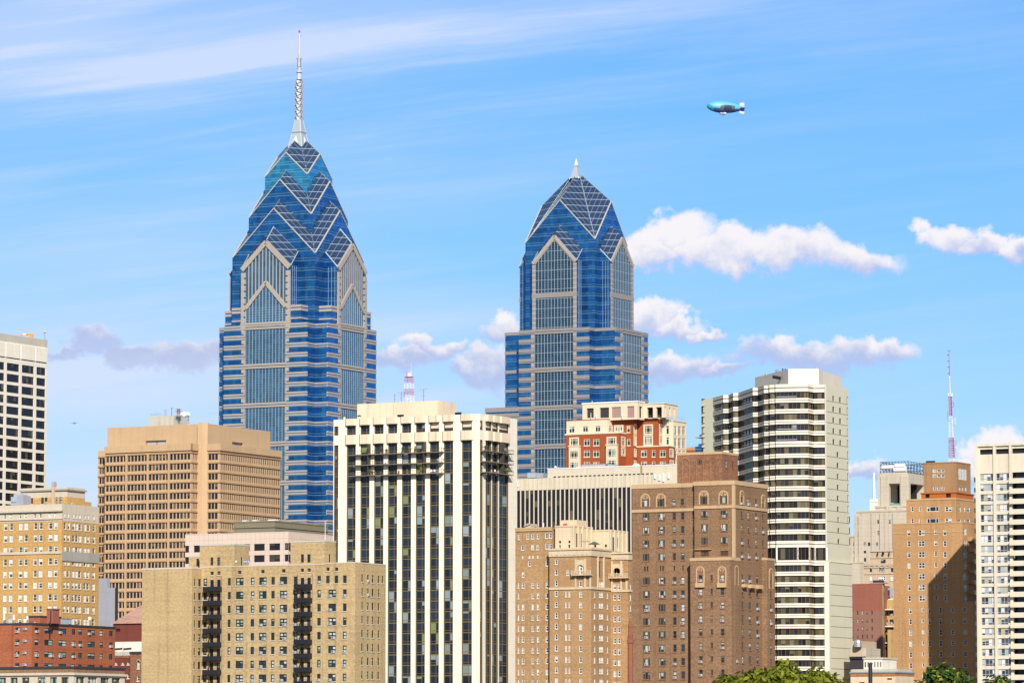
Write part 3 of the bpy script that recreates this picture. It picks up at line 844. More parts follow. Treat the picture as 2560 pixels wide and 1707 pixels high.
    for sg in (-1, 1):
        sbar(sf, T, (0, zap - .9), (sg * (gab - .3), zeave - .9), 1.9, (PR - .5, PR + .35), M['granite'])
        sbar(sf, T, (0, zchv_a - .6), (sg * bayh, zchv_e - .4), 1.5, (PR - .5, PR + .30), M['granite'])
        z = zeave - 2.0
        while z > zlow:
            sbox(sf, T, min(sg * gab, sg * (gab - 1.9)), max(sg * gab, sg * (gab - 1.9)), PR - .5, PR + .25, z - 1.9, z, M['granite'])
            sbox(sf, T, min(sg * gab, sg * (gab - 1.1)), max(sg * gab, sg * (gab - 1.1)), PR - .5, PR + .20, z - 2.45, z - 1.9, M['granite'])
            z -= 2.45
    m_ = (zap - zeave) / gab; m2 = (zchv_a - zchv_e) / bayh
    for i in range(-5, 6):
        s = i * 1.52
        sbox(sf, T, s - .19, s + .19, PR - .29, PR - .08, zchv_a - abs(s) * m2 - .5, zap - abs(s) * m_ - 1.6, M['granite'])
    z = zchv_a - .5
    sbox(sf, T, -gab - .2, gab + .2, PR - .4, PR + .33, zlow - .1, zlow + .65, M['granite'])
    sf.obj('stone_frame', go)
    mg = MB()
    for i in range(13):
        s = -bayh + i * 2 * bayh / 12
        top = zchv_a - abs(s) * m2 - .8
        if top > zlow + .7: sbox(mg, T, s - .11, s + .11, PR - .35, PR - .12, zlow + .65, top, M['mull'])
    z = zlow + 1.5
    while z < zchv_a - 2:
        w_ = min(bayh, (zchv_a - z) / m2 - .6)
        sbox(mg, T, -w_, w_, PR - .35, PR - .2, z, z + .12, M['mull2']); z += fl / 4
    mg.obj('mullion_grid', go)
# crown tiers
T1 = [(0, zc1 - 2.0, zc1, za1)]
i2, i3 = 4.45, 8.85
f2, f3 = b1.L(i2), b1.L(i3)
zc2, za2 = f2.z(z1(627, 1165)), f2.z(z1(435, 955))
zc3, za3 = f3.z(z1(597, 922)), f3.z(z1(470, 790))
for (ins, zb, zc, za, dep, gl) in ((0, zc1 - 2, zc1, za1, i2, 'lib_glass'), (i2, zc1, zc2, za2, i3 - i2, 'lib_glass'), (i3, zc2, zc3, za3, 6.2, 'lib_glass_hi')):
    tm, rm, tb = MB(), MB(), MB()
    tier(b1, tm, rm, tb, W1, W1, ins, zb, zc, za, aa, dep, M[gl], M['lib_roof'])
    t = tm.obj('crown_tier', b1.e)
    rm.obj('glazed_roof', t); tb.obj('gable_trim', t)
# spire
cx, cy = -W1 / 2, W1 / 2
fa = b1.L(cy)
def za_(y): return fa.z(z1(540, y))
sp = MB()
q0, q1, q2, q3, q4, q5, q6 = za_(745), za_(672), za_(592), za_(350), za_(300), za_(205), za_(62)
for sx, sy in ((1, 1), (1, -1), (-1, 1), (-1, -1)):
    sp.tube((cx + sx * 2.6, cy + sy * 2.6, q0 - 3), (cx + sx * .75, cy + sy * .75, q2), .5, .35, M['spire_metal'], 6)
r = [3.4, 2.2, 1.35]
for (ra, rb_, za__, zb__) in ((3.1, 1.95, q0 - 1, q1), (1.9, 1.15, q1 + .4, q2)):
    for kk in range(4):
        a0 = math.pi / 4 + kk * math.pi / 2; a1 = a0 + math.pi / 2
        c = lambda a, rr, z: (cx + rr * 1.414 * math.cos(a), cy + rr * 1.414 * math.sin(a), z)
        sp.poly([c(a0, ra, za__), c(a1, ra, za__), c(a1, rb_, zb__), c(a0, rb_, zb__)], M['spire_metal'])
        sp.tube(c(a0, ra, za__), c(a0, rb_, zb__), .12, .12, M['steel'], 4)
sp.box(cx - 2.1, cx + 2.1, cy - 2.1, cy + 2.1, q1, q1 + .35, M['steel'])
spo = sp.obj('spire', b1.e)
dm = MB()
for kk in range(4):
    a0 = math.pi / 4 + kk * math.pi / 2
    T, _ = tower_side(b1, kk, W1, W1)
    dm.poly([T(-2.6, -W1 / 2 + 3.9, q0 - 2.5), T(0, -W1 / 2 + 5.2, q0 - 7.5), T(2.6, -W1 / 2 + 3.9, q0 - 2.5), T(0, -W1 / 2 + 2.2, q0 + 3.5)], M['mast_white'])
dm.obj('diamond_panel', spo)
mt = MB()
mt.lathe([(.95, q2 - 1), (.85, q3)], M['steel'], 8, (cx, cy, 0))
mt.lathe([(.0, q3 - .1), (.80, q3 - .1), (.74, q4), (.0, q4)], M['spire_grey'], 8, (cx, cy, 0))
mt.lathe([(.0, q4), (1.25, q4), (1.25, q4 + .3), (.66, q4 + .3), (.6, q5), (.55, q5), (.48, (q5 + q6) / 2), (.36, q6), (0, q6)], M['spire_grey'], 8, (cx, cy, 0))
mt.lathe([(.75, q4 + 2), (.8, q4 + 2.2), (.75, q5 - .5), (.0, q5)], M['steel'], 8, (cx, cy, 0))
mt.obj('mast', spo)
nn = 13
for i in range(nn):
    an = MB()
    z = q2 + (q3 - q2) * (i + .5) / nn
    rot_ = (i % 2) * math.pi / 4
    for j in range(4):
        a = rot_ + j * math.pi / 2
        p, q = (cx + 1.0 * math.cos(a), cy + 1.0 * math.sin(a), z - .5), (cx + 1.55 * math.cos(a), cy + 1.55 * math.sin(a), z + .5)
        an.tube(p, q, .34, .34, M['mast_white'] if j % 2 else M['granite'], 6)
    an.lathe([(.2, z + .75), (1.15, z + .75), (1.15, z + .95), (.2, z + .95)], M['black_iron'], 8, (cx, cy, 0))
    an.obj('antenna_ring', spo)
an = MB()
for j in range(6):
    a = j * math.pi / 3
    for zz in (q4 + .4, q4 + 4.2):
        an.tube((cx + 1.5 * math.cos(a), cy + 1.5 * math.sin(a), zz), (cx + 1.5 * math.cos(a), cy + 1.5 * math.sin(a), zz + 3.0), .07, .05, M['steel'], 4)
        an.tube((cx, cy, zz + 1), (cx + 1.5 * math.cos(a), cy + 1.5 * math.sin(a), zz + 1), .06, .06, M['steel'], 4)
an.obj('whip_antennas', spo)
bk = MB(); bk.lathe([(0, q6), (.16, q6), (.16, q6 + .5), (.36, q6 + .55), (.36, q6 + 1.2), (0, q6 + 1.25)], M['mast_red'], 8, (cx, cy, 0))
bk.obj('beacon', spo)

# ---------------------------------------------------------------- shorter tower (single gable crown)
b2 = Bd('glass_skyscraper', 'shorter blue glass skyscraper with one pointed gable crown and stub finial', 'skyscraper', 1487.5, 597.5, 1800)
z4 = Zm(1240, 380, 3.5636); z5 = Zm(1150, 780, 3.734)
f0 = b2.L(0); W2 = -f0.a((1313.5, 606)); D2 = b2.R(0).a((1568, 618))
P2L, P2R = 5.6, 9.5
hwL, hwR = W2 / 2, D2 / 2
fl2 = 3.95
zc = f0.z((1487.5, 597.5)); za = f0.z(z4(567, 430))
fwl = b2.L(-4.9)
zlow2 = b2.L(-P2L).z((1479, 817)); zpod = b2.L(-P2L).z(z5(535, 885))
cm = MB(); cm.prism([(0, 0), (0, D2), (-W2, D2), (-W2, 0)], 0, zc - 2, M['lib_glass'], top=False)
b2.part(cm, 'core_shaft')
OCC.append((b2, [b2.w((-W2, -5, 0)), b2.w((0, -5, 0)), b2.w((0, -5, zc)), b2.w((-W2, -5, zc))]))
tm, rm, tb = MB(), MB(), MB()
tier(b2, tm, rm, tb, W2, D2, 0, zc - 2, zc, za, .86, min(W2, D2) / 2 - 1.2, M['lib_glass'], M['lib_roof'])
t = tm.obj('crown_tier', b2.e); rm.obj('glazed_roof', t); tb.obj('gable_trim', t)
gab2 = 10.3
fg = b2.L(-4.9)
zap2 = fg.z(z4(527, 735)); zea2 = fg.z(z4(735, 958)); zin2 = b2.L(0).z(z4(567, 640))
zband = fg.z(z4(735, 1243))
bay2 = 9.0
for k in range(4):
    T, hk = tower_side(b2, k, W2, D2)
    PL = P2L if k % 2 == 0 else P2R
    wm = MB()
    for (s0, s1) in ((-hk, -bay2), (bay2, hk)): sbox(wm, T, s0, s1, -.05, PL, 0, zlow2, M['lib_glass'])
    sbox(wm, T, -bay2, bay2, -.05, PL - .3, 0, zlow2, M['bay_glass2'])
    wing = wm.obj('wing', b2.e)
    st = MB(); mg = MB()
    z = zlow2 - 2.0; n = 0
    while z > 8:
        wide = n % 4 == 0
        for (s0, s1) in ((-hk - .06, -bay2), (bay2, hk + .06)):
            sbox(st, T, s0, s1, PL - .4, PL + .2, z + .1, z + .5, M['granite2'])
            sbox(st, T, s0, s1, PL - .4, PL + .24, z + .72, z + 1.75, M['granite2'])
            sbox(st, T, s0, s1, PL - .4, PL + .26, z + 1.82, z + 1.98, M['granite'])
            if n % 2 == 0:
                e_ = s0 if s0 < 0 else s1
                sbox(st, T, e_ - .12, e_ + .12, .02, PL - .41, z + .72, z + 1.75, M['granite2']); sbox(st, T, e_ - .14, e_ + .14, .02, PL - .41, z + 1.82, z + 1.98, M['granite'])
        if wide:
            sbox(st, T, -bay2, bay2, 0, PL + .1, z, z + .9, M['granite2'])
            sbox(st, T, -bay2, bay2, 0, PL + .12, z + 1.1, z + 2.1, M['granite2'])
        for sg in (-1, 1):
            c0, c1 = sg * bay2, sg * (bay2 + 1.5)
            sbox(st, T, min(c0, c1), max(c0, c1), PL - .1, PL + .3, z - 1.2, z - .1, M['granite'])
            sbox(st, T, min(c0, c1), max(c0, c1), PL - .1, PL + .28, z - 1.95, z - 1.2, M['granite2'])
        z -= fl2; n += 1
    st.obj('stone_banding', wing)
    for i in range(13):
        s = -bay2 + i * 2 * bay2 / 12
        sbox(mg, T, s - .09, s + .09, PL - .35, PL - .15, 0, zlow2 - 2, M['mull'])
    z = zlow2 - 2
    i = 0
    while z > 8:
        sbox(mg, T, -bay2, bay2, PL - .35, PL - .16, z, z + (.2 if i % 4 == 0 else .09), M['mull'] if i % 4 == 0 else M['mull2'])
        z -= fl2 / 4; i += 1
    mg.obj('mullion_grid', wing)
    # gabled bay above the setback
    pr = 4.9
    gb = MB()
    gb.poly([T(s, pr, z) for s, z in ((-gab2, zlow2), (gab2, zlow2), (gab2, zea2), (0, zap2), (-gab2, zea2))], M['bay_glass2'])
    rise = zin2 - zap2
    for sg in (-1, 1):
        gb.poly([T(sg * gab2, 0, zlow2), T(sg * gab2, pr, zlow2), T(sg * gab2, pr, zea2), T(sg * gab2, 0, zea2)], M['lib_glass'])
        for i in range(1, 4): gb.tube(T(sg * (gab2 + .05), i * pr / 4, zlow2), T(sg * (gab2 + .05), i * pr / 4, zea2), .10, .10, M['mull2'], 4)
        gb.poly([T(0, pr, zap2), T(sg * gab2, pr, zea2), T(sg * gab2, 0, zea2 + rise), T(0, 0, zin2)], M['lib_roof'],
                [(0, zap2), (0, zea2), (pr * 1.3, zea2 + rise), (pr * 1.3, zin2)])
        gb.poly([T(sg * gab2, pr, zea2), T(sg * gab2, 0, zea2), T(sg * gab2, 0, zea2 + rise)], M['lib_glass'])
        gb.tube(T(sg * gab2, pr, zea2), T(sg * gab2, 0, zea2 + rise), .2, .2, M['mull'], 4)
    go = gb.obj('gable_bay', b2.e)
    sf = MB()
    for sg in (-1, 1):
        sbar(sf, T, (0, zap2 - .7), (sg * (gab2 - .2), zea2 - .7), 1.3, (pr - .2, pr + .55), M['granite'])
        sbar(sf, T, (0, zap2 - 1.9), (sg * (gab2 - 1.2), zea2 - .9), .5, (pr - .2, pr + .3), M['granite'])
        z = zea2 - 1.3
        while z > zlow2:
            c0, c1 = sg * gab2, sg * (gab2 - 1.6)
            sbox(sf, T, min(c0, c1), max(c0, c1), pr - .2, pr + .32, z - .75, z, M['granite'])
            sbox(sf, T, min(c0, c1), max(c0, c1), pr - .2, pr + .28, z - 1.97, z - .8, M['granite2'])
            z -= fl2 / 2
    sbox(sf, T, -gab2 - .1, gab2 + .1, pr - .2, pr + .4, zband - 1.9, zband - .2, M['granite2'])
    sbox(sf, T, -gab2 - .1, gab2 + .1, pr - .2, pr + .44, zband - .2, zband + .1, M['granite'])
    sf.obj('stone_frame', go)
    mg = MB(); m_ = (zap2 - zea2) / gab2
    for i in range(13):
        s = -bay2 + i * 2 * bay2 / 12
        sbox(mg, T, s - .09, s + .09, pr, pr + .15, zlow2, zap2 - abs(s) * m_ - 1.8, M['mull'])
    z = zlow2 + .6; i = 0
    while z < zap2 - 2:
        w_ = min(bay2, (zap2 - z) / m_ - 1.0)
        sbox(mg, T, -w_, w_, pr, pr + .15, z, z + (.2 if i % 4 == 0 else .09), M['mull'] if i % 4 == 0 else M['mull2']); z += fl2 / 2 * .5; i += 1
    mg.obj('mullion_grid', go)
# podium to the left
pm = MB()
xp0 = b2.L(-P2L).a(z5(70, 915)); xp1 = b2.L(-P2L).a(z5(240, 905))
pm.box(xp1, -W2, -P2L, D2, 0, zpod, M['lib_glass']); pm.box(xp0, xp1, -P2L + .02, D2, 0, zpod - 2.4, M['lib_glass'])
po = b2.part(pm, 'podium')
st = MB(); z = zpod - 2.0
while z > 8:
    for (q0_, q1_) in ((0, .55), (.6, 1.9)): st.box(xp0 - .2, -W2, -P2L - .2, D2 + .2, z + q0_ - (2.4 if z > zpod - 2.1 else 0), z + q1_ - (2.4 if z > zpod - 2.1 else 0), M['granite2'])
    if z > zpod - 2.1: st.box(xp1 - .2, -W2, -P2L - .2, D2 + .2, z + .2, z + 2.05, M['granite2'])
    z -= fl2
st.obj('stone_banding', po)
# finial
cx, cy = -W2 / 2, D2 / 2
fa = b2.L(cy)
h0, h1, h2, h3 = (fa.z(z4(712, y)) for y in (238, 135, 118, 58))
sp = MB()
sp.prism([(cx - 1.6, cy - 1.6), (cx + 1.6, cy - 1.6), (cx + 1.6, cy + 1.6), (cx - 1.6, cy + 1.6)], h0 - 4, h0 + .3, M['lib_glass'])
for kk in range(4):
    a0 = math.pi / 4 + kk * math.pi / 2; a1 = a0 + math.pi / 2
    c = lambda a, rr, z: (cx + rr * 1.414 * math.cos(a), cy + rr * 1.414 * math.sin(a), z)
    sp.poly([c(a0, 1.9, h0), c(a1, 1.9, h0), c(a1, .75, h1), c(a0, .75, h1)], M['spire_metal'])
    sp.poly([c(a0, .6, h2), c(a1, .6, h2), c(a1, .03, h3), c(a0, .03, h3)], M['mast_white'])
    sp.tube(c(a0, 2.2, h0 - .4), c(a0, 1.9, h0 + .6), .2, .1, M['mast_white'], 4)
sp.box(cx - .8, cx + .8, cy - .8, cy + .8, h1, h2, M['louver'])
b2.part(sp, 'finial')

# ================================================================== left group
kind('louvre', 'bronze', 'louver', nx=2, fw=.12, mw=.25, rec=.8)
def rows(t0, step, h, n): return [(t0 + step * i, t0 + step * i + h) for i in range(n)]
def cols(*p): return [(p[i], p[i + 1]) for i in range(0, len(p), 2)]

# ---- white gridded office tower at the left edge
zA = Zm(0, 820, 3.267)
b = Bd('office_tower', 'white concrete office tower with square grid of dark windows and orange roof crane', 'office tower', -60, 850, 1500)
R = b.R()
ye = R.a((119, 855)); zt = R.z(zA(385, 98)); zp = R.z(zA(385, 160))
R.grid(zA, cols(296, 370, 176, 275, 53, 155, -67, 33, -187, -87), 640, rows(321, 87.6, 63, 34), 335, 'bay_white')
for q in ((296, 370), (176, 275), (53, 155), (-67, 33)):
    R.one(zA, q[0], q[1], 286 - (335 - q[0]) * .14 - 5, 286 - (335 - q[0]) * .14 + 3, 'slot')
b.mass(-30, 0, 0, ye, 0, zp, M['white_conc'], None, R, rec=.35)
b.mass(-30, 0, 0, ye, zp, zt, M['pale_conc'])
R2 = b.R(0.12)
for q in ((291, 378), (171, 284), (48, 162), (-72, 40)):       # raised parapet panels
    a0, a1 = R2.a(zA(q[0], 220)), R2.a(zA(q[1], 220))
    R2.box(b.mb, a0, a1, -.25, .1, R.z(zA(335, 276)), R.z(zA(335, 163)), M['white_conc'])
WHITE = b

# ---- yellow brick block
zB = Zm(0, 1200, 3.092)
b = Bd('apartment_building', 'yellow brick block with cream stone top storey and roof penthouse', 'building', 476 / 3.092, 1400, 1234)
L, R = b.L(), b.R()
x0 = L.a((-70, 1400)); y1 = R.a(zB(765, 600))
zt = L.z(zB(474, 181)); zs = L.z(zB(474, 312))
cl = cols(25, 53, 70, 97, 143, 170, 185, 212, 257, 285, 300, 328, 372, 402, 415, 443)
rw = [(322, 376), (415, 468), (507, 558), (600, 652), (692, 744), (782, 832), (877, 929), (967, 1018), (1060, 1112), (1152, 1204), (1244, 1296), (1336, 1388), (1428, 1480)]
L.grid(zB, cl, 700, rw, 408, 'sash_yel')
L.grid(zB, [(a + 3, a + 22) for a, _ in cl], 275, [(255, 288)], 408, 'sash_yel')
cr = cols(492, 510, 520, 538, 557, 577, 582, 602, 608, 628, 648, 666, 672, 692, 715, 735)
R.grid(zB, cr, 700, [(a + 2, b_ + 2) for a, b_ in rw], 500, 'sash_yel')
R.grid(zB, [(a + 4, b_ - 4) for a, b_ in cr], 285, [(256, 286)], 500, 'sash_yel')
b.mass(x0, 0, 0, y1, 0, zs, M['yellow_brick'], L, R)
b.mass(x0, 0, 0, y1, zs, zt, M['cream_stone'], L, R)
b.mb.box(x0, .35, -.7, -.004, L.z(zB(470, 240)), L.z(zB(470, 224)), M['cream_stone'])
b.mb.box(x0, .3, -.3, -.004, L.z(zB(470, 300)), L.z(zB(470, 292)), M['cream_stone'])
zq0, zq1 = L.z(zB(470, 566)), L.z(zB(470, 546))
b.mb.box(x0, -.004, -.25, -.004, zq0, zq1, M['cream_stone'])
b.mb.box(.004, .2, 0, y1, zq0 - 2.0, zq1, M['grey_stone'])
fp = b.L(6); xa, xb = fp.a(zB(160, 120)), fp.a(zB(520, 120)); rp = b.R(xb); yb = rp.a(zB(657, 130))
zpb = fp.z(zB(515, 128)); zpt = fp.z(zB(515, 52))
for q in cols(212, 232, 240, 255, 318, 338, 345, 365, 430, 446, 460, 480): fp.one(zB, q[0], q[1], 124, 182, 'sash_dark')
b.mass(xa, xb, 6, yb, zt, zpb, M['yellow_brick'], fp, rp)
rp.one(zB, 550, 570, 122, 190, 'sash_dark')
b.mass(xa, xb, 6, yb, zpb, zpt, M['cream_stone'])
b.mb.box(xa - .3, xb + .5, 5.5, yb + .3, fp.z(zB(515, 78)), fp.z(zB(515, 66)), M['grey_stone'])
b.mass(xb - 8, xb, yb, rp.a(zB(707, 180)), zt, rp.z(zB(680, 168)), M['yellow_brick'])
YEL = b; YELz = zt

# ---- blue grey metal clad block behind it
b = Bd('clad_building', 'blank blue grey metal clad block behind the yellow brick block', 'building', 889 / 3.092, 1500, 1265)
L = b.L()
xm = L.a(zB(828, 900)); xl = L.a(zB(690, 900))
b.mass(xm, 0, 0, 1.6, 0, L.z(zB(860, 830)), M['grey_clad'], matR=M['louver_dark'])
b.mass(xl, xm - .01, 0, 1.6, 0, L.z(zB(800, 757)), M['grey_clad'])

# ---- red brick apartment house
b = Bd('apartment_building', 'low red brick apartment house with window air conditioners and cluttered roof', 'building', 245 / 3.092, 1600, 950)
L, R = b.L(), b.R()
x0 = L.a((-60, 1600)); y1 = R.a(zB(889, 1300)); zt = L.z(zB(245, 1104))
rr = rows(1136, 92, 44, 8)
R.grid(zB, cols(268, 298), 1300, rr, 282, 'redl1')
R.grid(zB, cols(343, 410, 453, 515, 678, 735), 1300, rr, 300, 'redl')
R.grid(zB, cols(553, 583, 605, 635, 770, 798, 842, 872), 1300, rr, 300, 'redl1')
L.grid(zB, cols(118, 150), 1300, rr, 180, 'redl')
L.grid(zB, cols(180, 213), 1300, [(a, a + 24) for a, _ in rr], 180, 'redl')
b.mass(x0, 0, 0, y1, 0, zt, M['red_brick'], L, R, cap=(M['louver_dark'], .35, .12))
b.mb.box(L.a(zB(-80, 1300)), L.a(zB(103, 1300)), -.8, -.01, 0, zt - .4, M['red_brick'])
# stair head and chimney
fs = b.L(3.5); xa, xb = fs.a(zB(222, 1080)), fs.a(zB(310, 1080))
b.mass(xa, xb, 3.5, 3.5 + 8, zt + .12, fs.z(zB(300, 1049)), M['red_brick'], cap=(M['louver_dark'], .25, .1))
xc0, xc1 = fs.a(zB(311, 1040)), fs.a(zB(358, 1040))
cb = MB(); cb.box(xc0, xc1, 6, 8.5, zt + .12, fs.z(zB(330, 995)), M['rose_brick']); cb.box(xc0 - .2, xc1 + .2, 5.8, 8.7, fs.z(zB(330, 995)), fs.z(zB(330, 987)), M['rose_low'])
b.part(cb, 'chimney')
RED = b; REDz = zt + .12

# ---- low cream framed building at the bottom corner
b = Bd('commercial_building', 'low cream framed building with brown brick parapet at the bottom left corner', 'building', 570 / 3.092, 1670, 800)
L, R = b.L(), b.R()
x0 = L.a((-40, 1680)); y1 = R.a(zB(965, 1480)); zt = L.z(zB(568, 1440)); zc_ = L.z(zB(568, 1484)); zw = L.z(zB(568, 1516))
L.grid(zB, cols(-110, -65, -15, 45, 80, 135, 168, 225, 290, 350, 385, 440, 472, 530), 1540, [(1518, 1640), (1680, 1800)], 560, 'lowb')
R.grid(zB, cols(590, 655, 680, 750, 778, 845, 865, 930), 1540, [(1518, 1640), (1680, 1800)], 600, 'lowb')
b.mass(x0, 0, 0, y1, 0, zc_, M['cream_stone'], L, R, rec=.35)
b.mass(x0, 0, 0, y1, zc_, zt, M['brown_brick'], cap=(M['louver_dark'], .3, .15))
b.mb.box(x0, .35, -.35, y1 + .2, zw + .3, zc_ - .05, M['cream_stone'])

# ---- low things between the red brick house and the tan block
b = Bd('tiled_roof_building', 'dark red building with a weathered pink sloping roof in the gap', 'building', 365, 1560, 1180)
L = b.L(); xl = L.a((283, 1560)); ze = L.z(zB(1000, 1106)); zr = b.L(14).z(zB(1000, 968))
L.one(zB, 896, 930, 1145, 1168, 'slot')
b.mass(xl, 0, 0, 30, 0, ze, M['dark_red'], L)
M['pink_roof'] = wallmat('weathered pink tiles', (0.47, 0.27, 0.20), .22, 1.0, .16, .35)
rf = MB(); rf.poly([(xl - .4, -.5, ze), (.4, -.5, ze), (.4, 14, zr), (xl - .4, 14, zr)], M['pink_roof']); rf.poly([(xl - .4, 14, zr), (.4, 14, zr), (.4, 28, ze), (xl - .4, 28, ze)], M['pink_roof'])
rf.poly([(.4, -.5, ze), (.4, 28, ze), (.4, 14, zr)], M['dark_red'])
b.part(rf, 'sloping_roof')
b = Bd('flat_roofed_building', 'low white flat roofed building with roof pipes in the gap', 'building', 362, 1600, 1050)
L = b.L(); xl = L.a((270, 1600)); zt = L.z(zB(1000, 1246)); zm_ = L.z(zB(1000, 1322))
b.mass(xl, 0, 0, 18, 0, zm_, M['pale_conc']); b.mass(xl, 0, 0, 18, zm_, zt, M['white_conc'])
for xx in (890, 960): b.mb.tube((L.a(zB(xx, 1300)), -.3, L.z(zB(1000, 1300))), (L.a(zB(xx + 60, 1300)), -.3, L.z(zB(1000, 1296))), .12, .12, M['black_iron'], 5)
b = Bd('brick_house', 'small brown brick house with one round arched window in the gap', 'building', 1090 / 3.092, 1650, 1000)
L = b.L(); xm = L.a(zB(1006, 1400)); zt = L.z(zB(1050, 1327))
ax0, ax1 = L.a(zB(1060, 1440)), L.a(zB(1080, 1440)); az0, az1 = L.z(zB(1070, 1455)), L.z(zB(1070, 1402))
L.win(ax0, ax1, az0, az1, 'sash'); L.one(zB, 1057, 1078, 1510, 1550, 'sash')
b.mass(xm, 0, 0, 12, 0, zt, M['brown_brick_old'], L, cap=(M['louver_dark'], .4, .15))
ar = MB(); n = 8; ac_ = (ax0 + ax1) / 2; rr_ = (ax1 - ax0) / 2 + .12
for i in range(n):
    t0, t1 = math.pi * i / n, math.pi * (i + 1) / n
    ar.tube((ac_ + rr_ * math.cos(t0), -.05, az1 + rr_ * math.sin(t0)), (ac_ + rr_ * math.cos(t1), -.05, az1 + rr_ * math.sin(t1)), .12, .12, M['buff_trim'], 4)
ar.poly([(ac_ + rr_ * math.cos(math.pi * i / n), -.03, az1 + rr_ * math.sin(math.pi * i / n)) for i in range(n + 1)], M['pane_res'])
b.part(ar, 'window_arch')
b = Bd('brick_house', 'dark brick row house with small white windows beside the arched window house', 'building', 1003 / 3.092, 1650, 1002)
L = b.L(); xl = L.a(zB(860, 1440))
L.grid(zB, cols(888, 905, 940, 958, 982, 1000), 1415, [(1404, 1424), (1495, 1530), (1590, 1625)], 960, 'sash')
b.mass(xl, -.02, 0, 11, 0, L.z(zB(950, 1357)), M['dark_red'], L, cap=(M['brown_brick_old'], .4, .1))

# ---- tan precast office block with strip windows
zC = Zm(230, 1010, 3.8245)
b = Bd('office_building', 'tan precast office block with rows of narrow windows and a blank top storey', 'office building', 230 + 950 / 3.8245, 1150, 1500)
L, R = b.L(), b.R()
xl = L.a(zC(124, 800)); zr = L.z(zC(945, 387))
yn = R.a(zC(1028, 800))
L2 = b.L(yn); xp = L2.a(zC(1105, 800)); xr = L2.a(zC(1222, 800)); R2 = b.R(xr); ye = R2.a(zC(1800, 900))
rw = rows(470, 93.8, 58, 30)
cl = [(g0 + i * pw, g0 + i * pw + 24) for g0, g1 in ((135, 325), (340, 527), (543, 730), (745, 936)) for pw in ((g1 - g0 - 24) / 5,) for i in range(6)]
L.grid(zC, cl, 800, rw, 935, 'slit_tan')
R.grid(zC, [(967 + 15.5 * i, 967 + 15.5 * i + 8) for i in range(4)], 800, rw, 958, 'slit_tan')
L2.grid(zC, cols(1112, 1138, 1143, 1169, 1175, 1201), 800, [(a + 6, b_ + 6) for a, b_ in rw], 1150, 'slit_tan')
R2.grid(zC, [(1238 + 20.9 * i, 1238 + 20.9 * i + 9) for i in range(27)], 800, [(a + 4, b_ + 4) for a, b_ in rw], 1232, 'slit_tan')
b.mass(xl, 0, 0, ye, 0, zr, M['tan_conc'], L, R, rec=.1)
b.mass(.002, xr, yn, ye, 0, zr - .02, M['tan_conc'], L2, R2, rec=.1)
L5 = b.L(5.0); xs_ = L5.a(zC(57, 800))
L5.grid(zC, cols(70, 90, 95, 115), 800, [(a + 45, b_ + 45) for a, b_ in rw], 100, 'slit_tan')
b.mass(xs_, xl - .01, 5.0, ye, 0, L5.z(zC(100, 443)), M['tan_conc'], L5, rec=.1)
lip = MB()
for (t, bt) in rw[:30]:
    z = L.z(zC(935, t))
    if z < 3: break
    for q0, q1 in ((.02, .50), (2.05, 2.2)): pass
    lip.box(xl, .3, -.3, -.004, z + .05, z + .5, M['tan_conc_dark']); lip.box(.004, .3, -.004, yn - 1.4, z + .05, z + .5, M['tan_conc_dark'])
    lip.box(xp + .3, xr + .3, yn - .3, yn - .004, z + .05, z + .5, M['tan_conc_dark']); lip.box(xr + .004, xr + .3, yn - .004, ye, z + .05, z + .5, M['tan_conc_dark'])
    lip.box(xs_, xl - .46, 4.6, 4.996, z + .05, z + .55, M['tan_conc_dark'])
for g0 in (331, 535, 737):
    a = L.a(zC(g0 + 1, 800)); lip.box(a - .35, a + .35, -.47, -.004, 0, zr - 2.5, M['tan_conc'])
b.part(lip, 'ledges')
cp = MB(); cp.box(xl - .2, .5, -.5, -.004, zr - 1.9, zr + .4, M['tan_conc']); cp.box(xr + .004, xr + .5, yn - .5, ye, zr - 1.9, zr + .4, M['tan_conc']); cp.box(xp, xr, yn - .5, yn - .004, zr - 1.9, zr + .4, M['tan_conc']); cp.box(.004, .5, -.5, yn - 1.4, zr - 1.9, zr + .4, M['tan_conc'])
b.part(cp, 'cornice')
zu = L2.z(zC(1075, 187))
pier = MB(); pier.prism([(-.05, yn - 1.5), (xp * .55, yn - 1.2), (xp, yn - .2), (xp, yn + .6), (-.05, yn + .6)], 0, zu + .3, M['tan_conc'])
b.part(pier, 'corner_pier')
Lu, Ru = b.L(yn + .1), b.R(xp + .01); xu = Lu.a(zC(147, 320)); yu = Ru.a(zC(1706, 330))
Lu.one(zC, 512, 708, 347, 405, 'louvre'); Ru.one(zC, 1340, 1448, 366, 412, 'louvre')
b.mass(xu, xp + .01, yn + .1, yu, zr, zu, M['tan_conc'], Lu, Ru, rec=.8)
La = b.L(yn + 14); xa, xb = La.a(zC(543, 150)), La.a(zC(780, 150)); yb = b.R(xb).a(zC(912, 150))
zph = La.z(zC(770, 110))
b.mass(xa, xb, yn + 14, yb, zu, zph, M['pale_conc'])
TAN = b; TANq = (xa, xb, yn + 14, yb, zph)

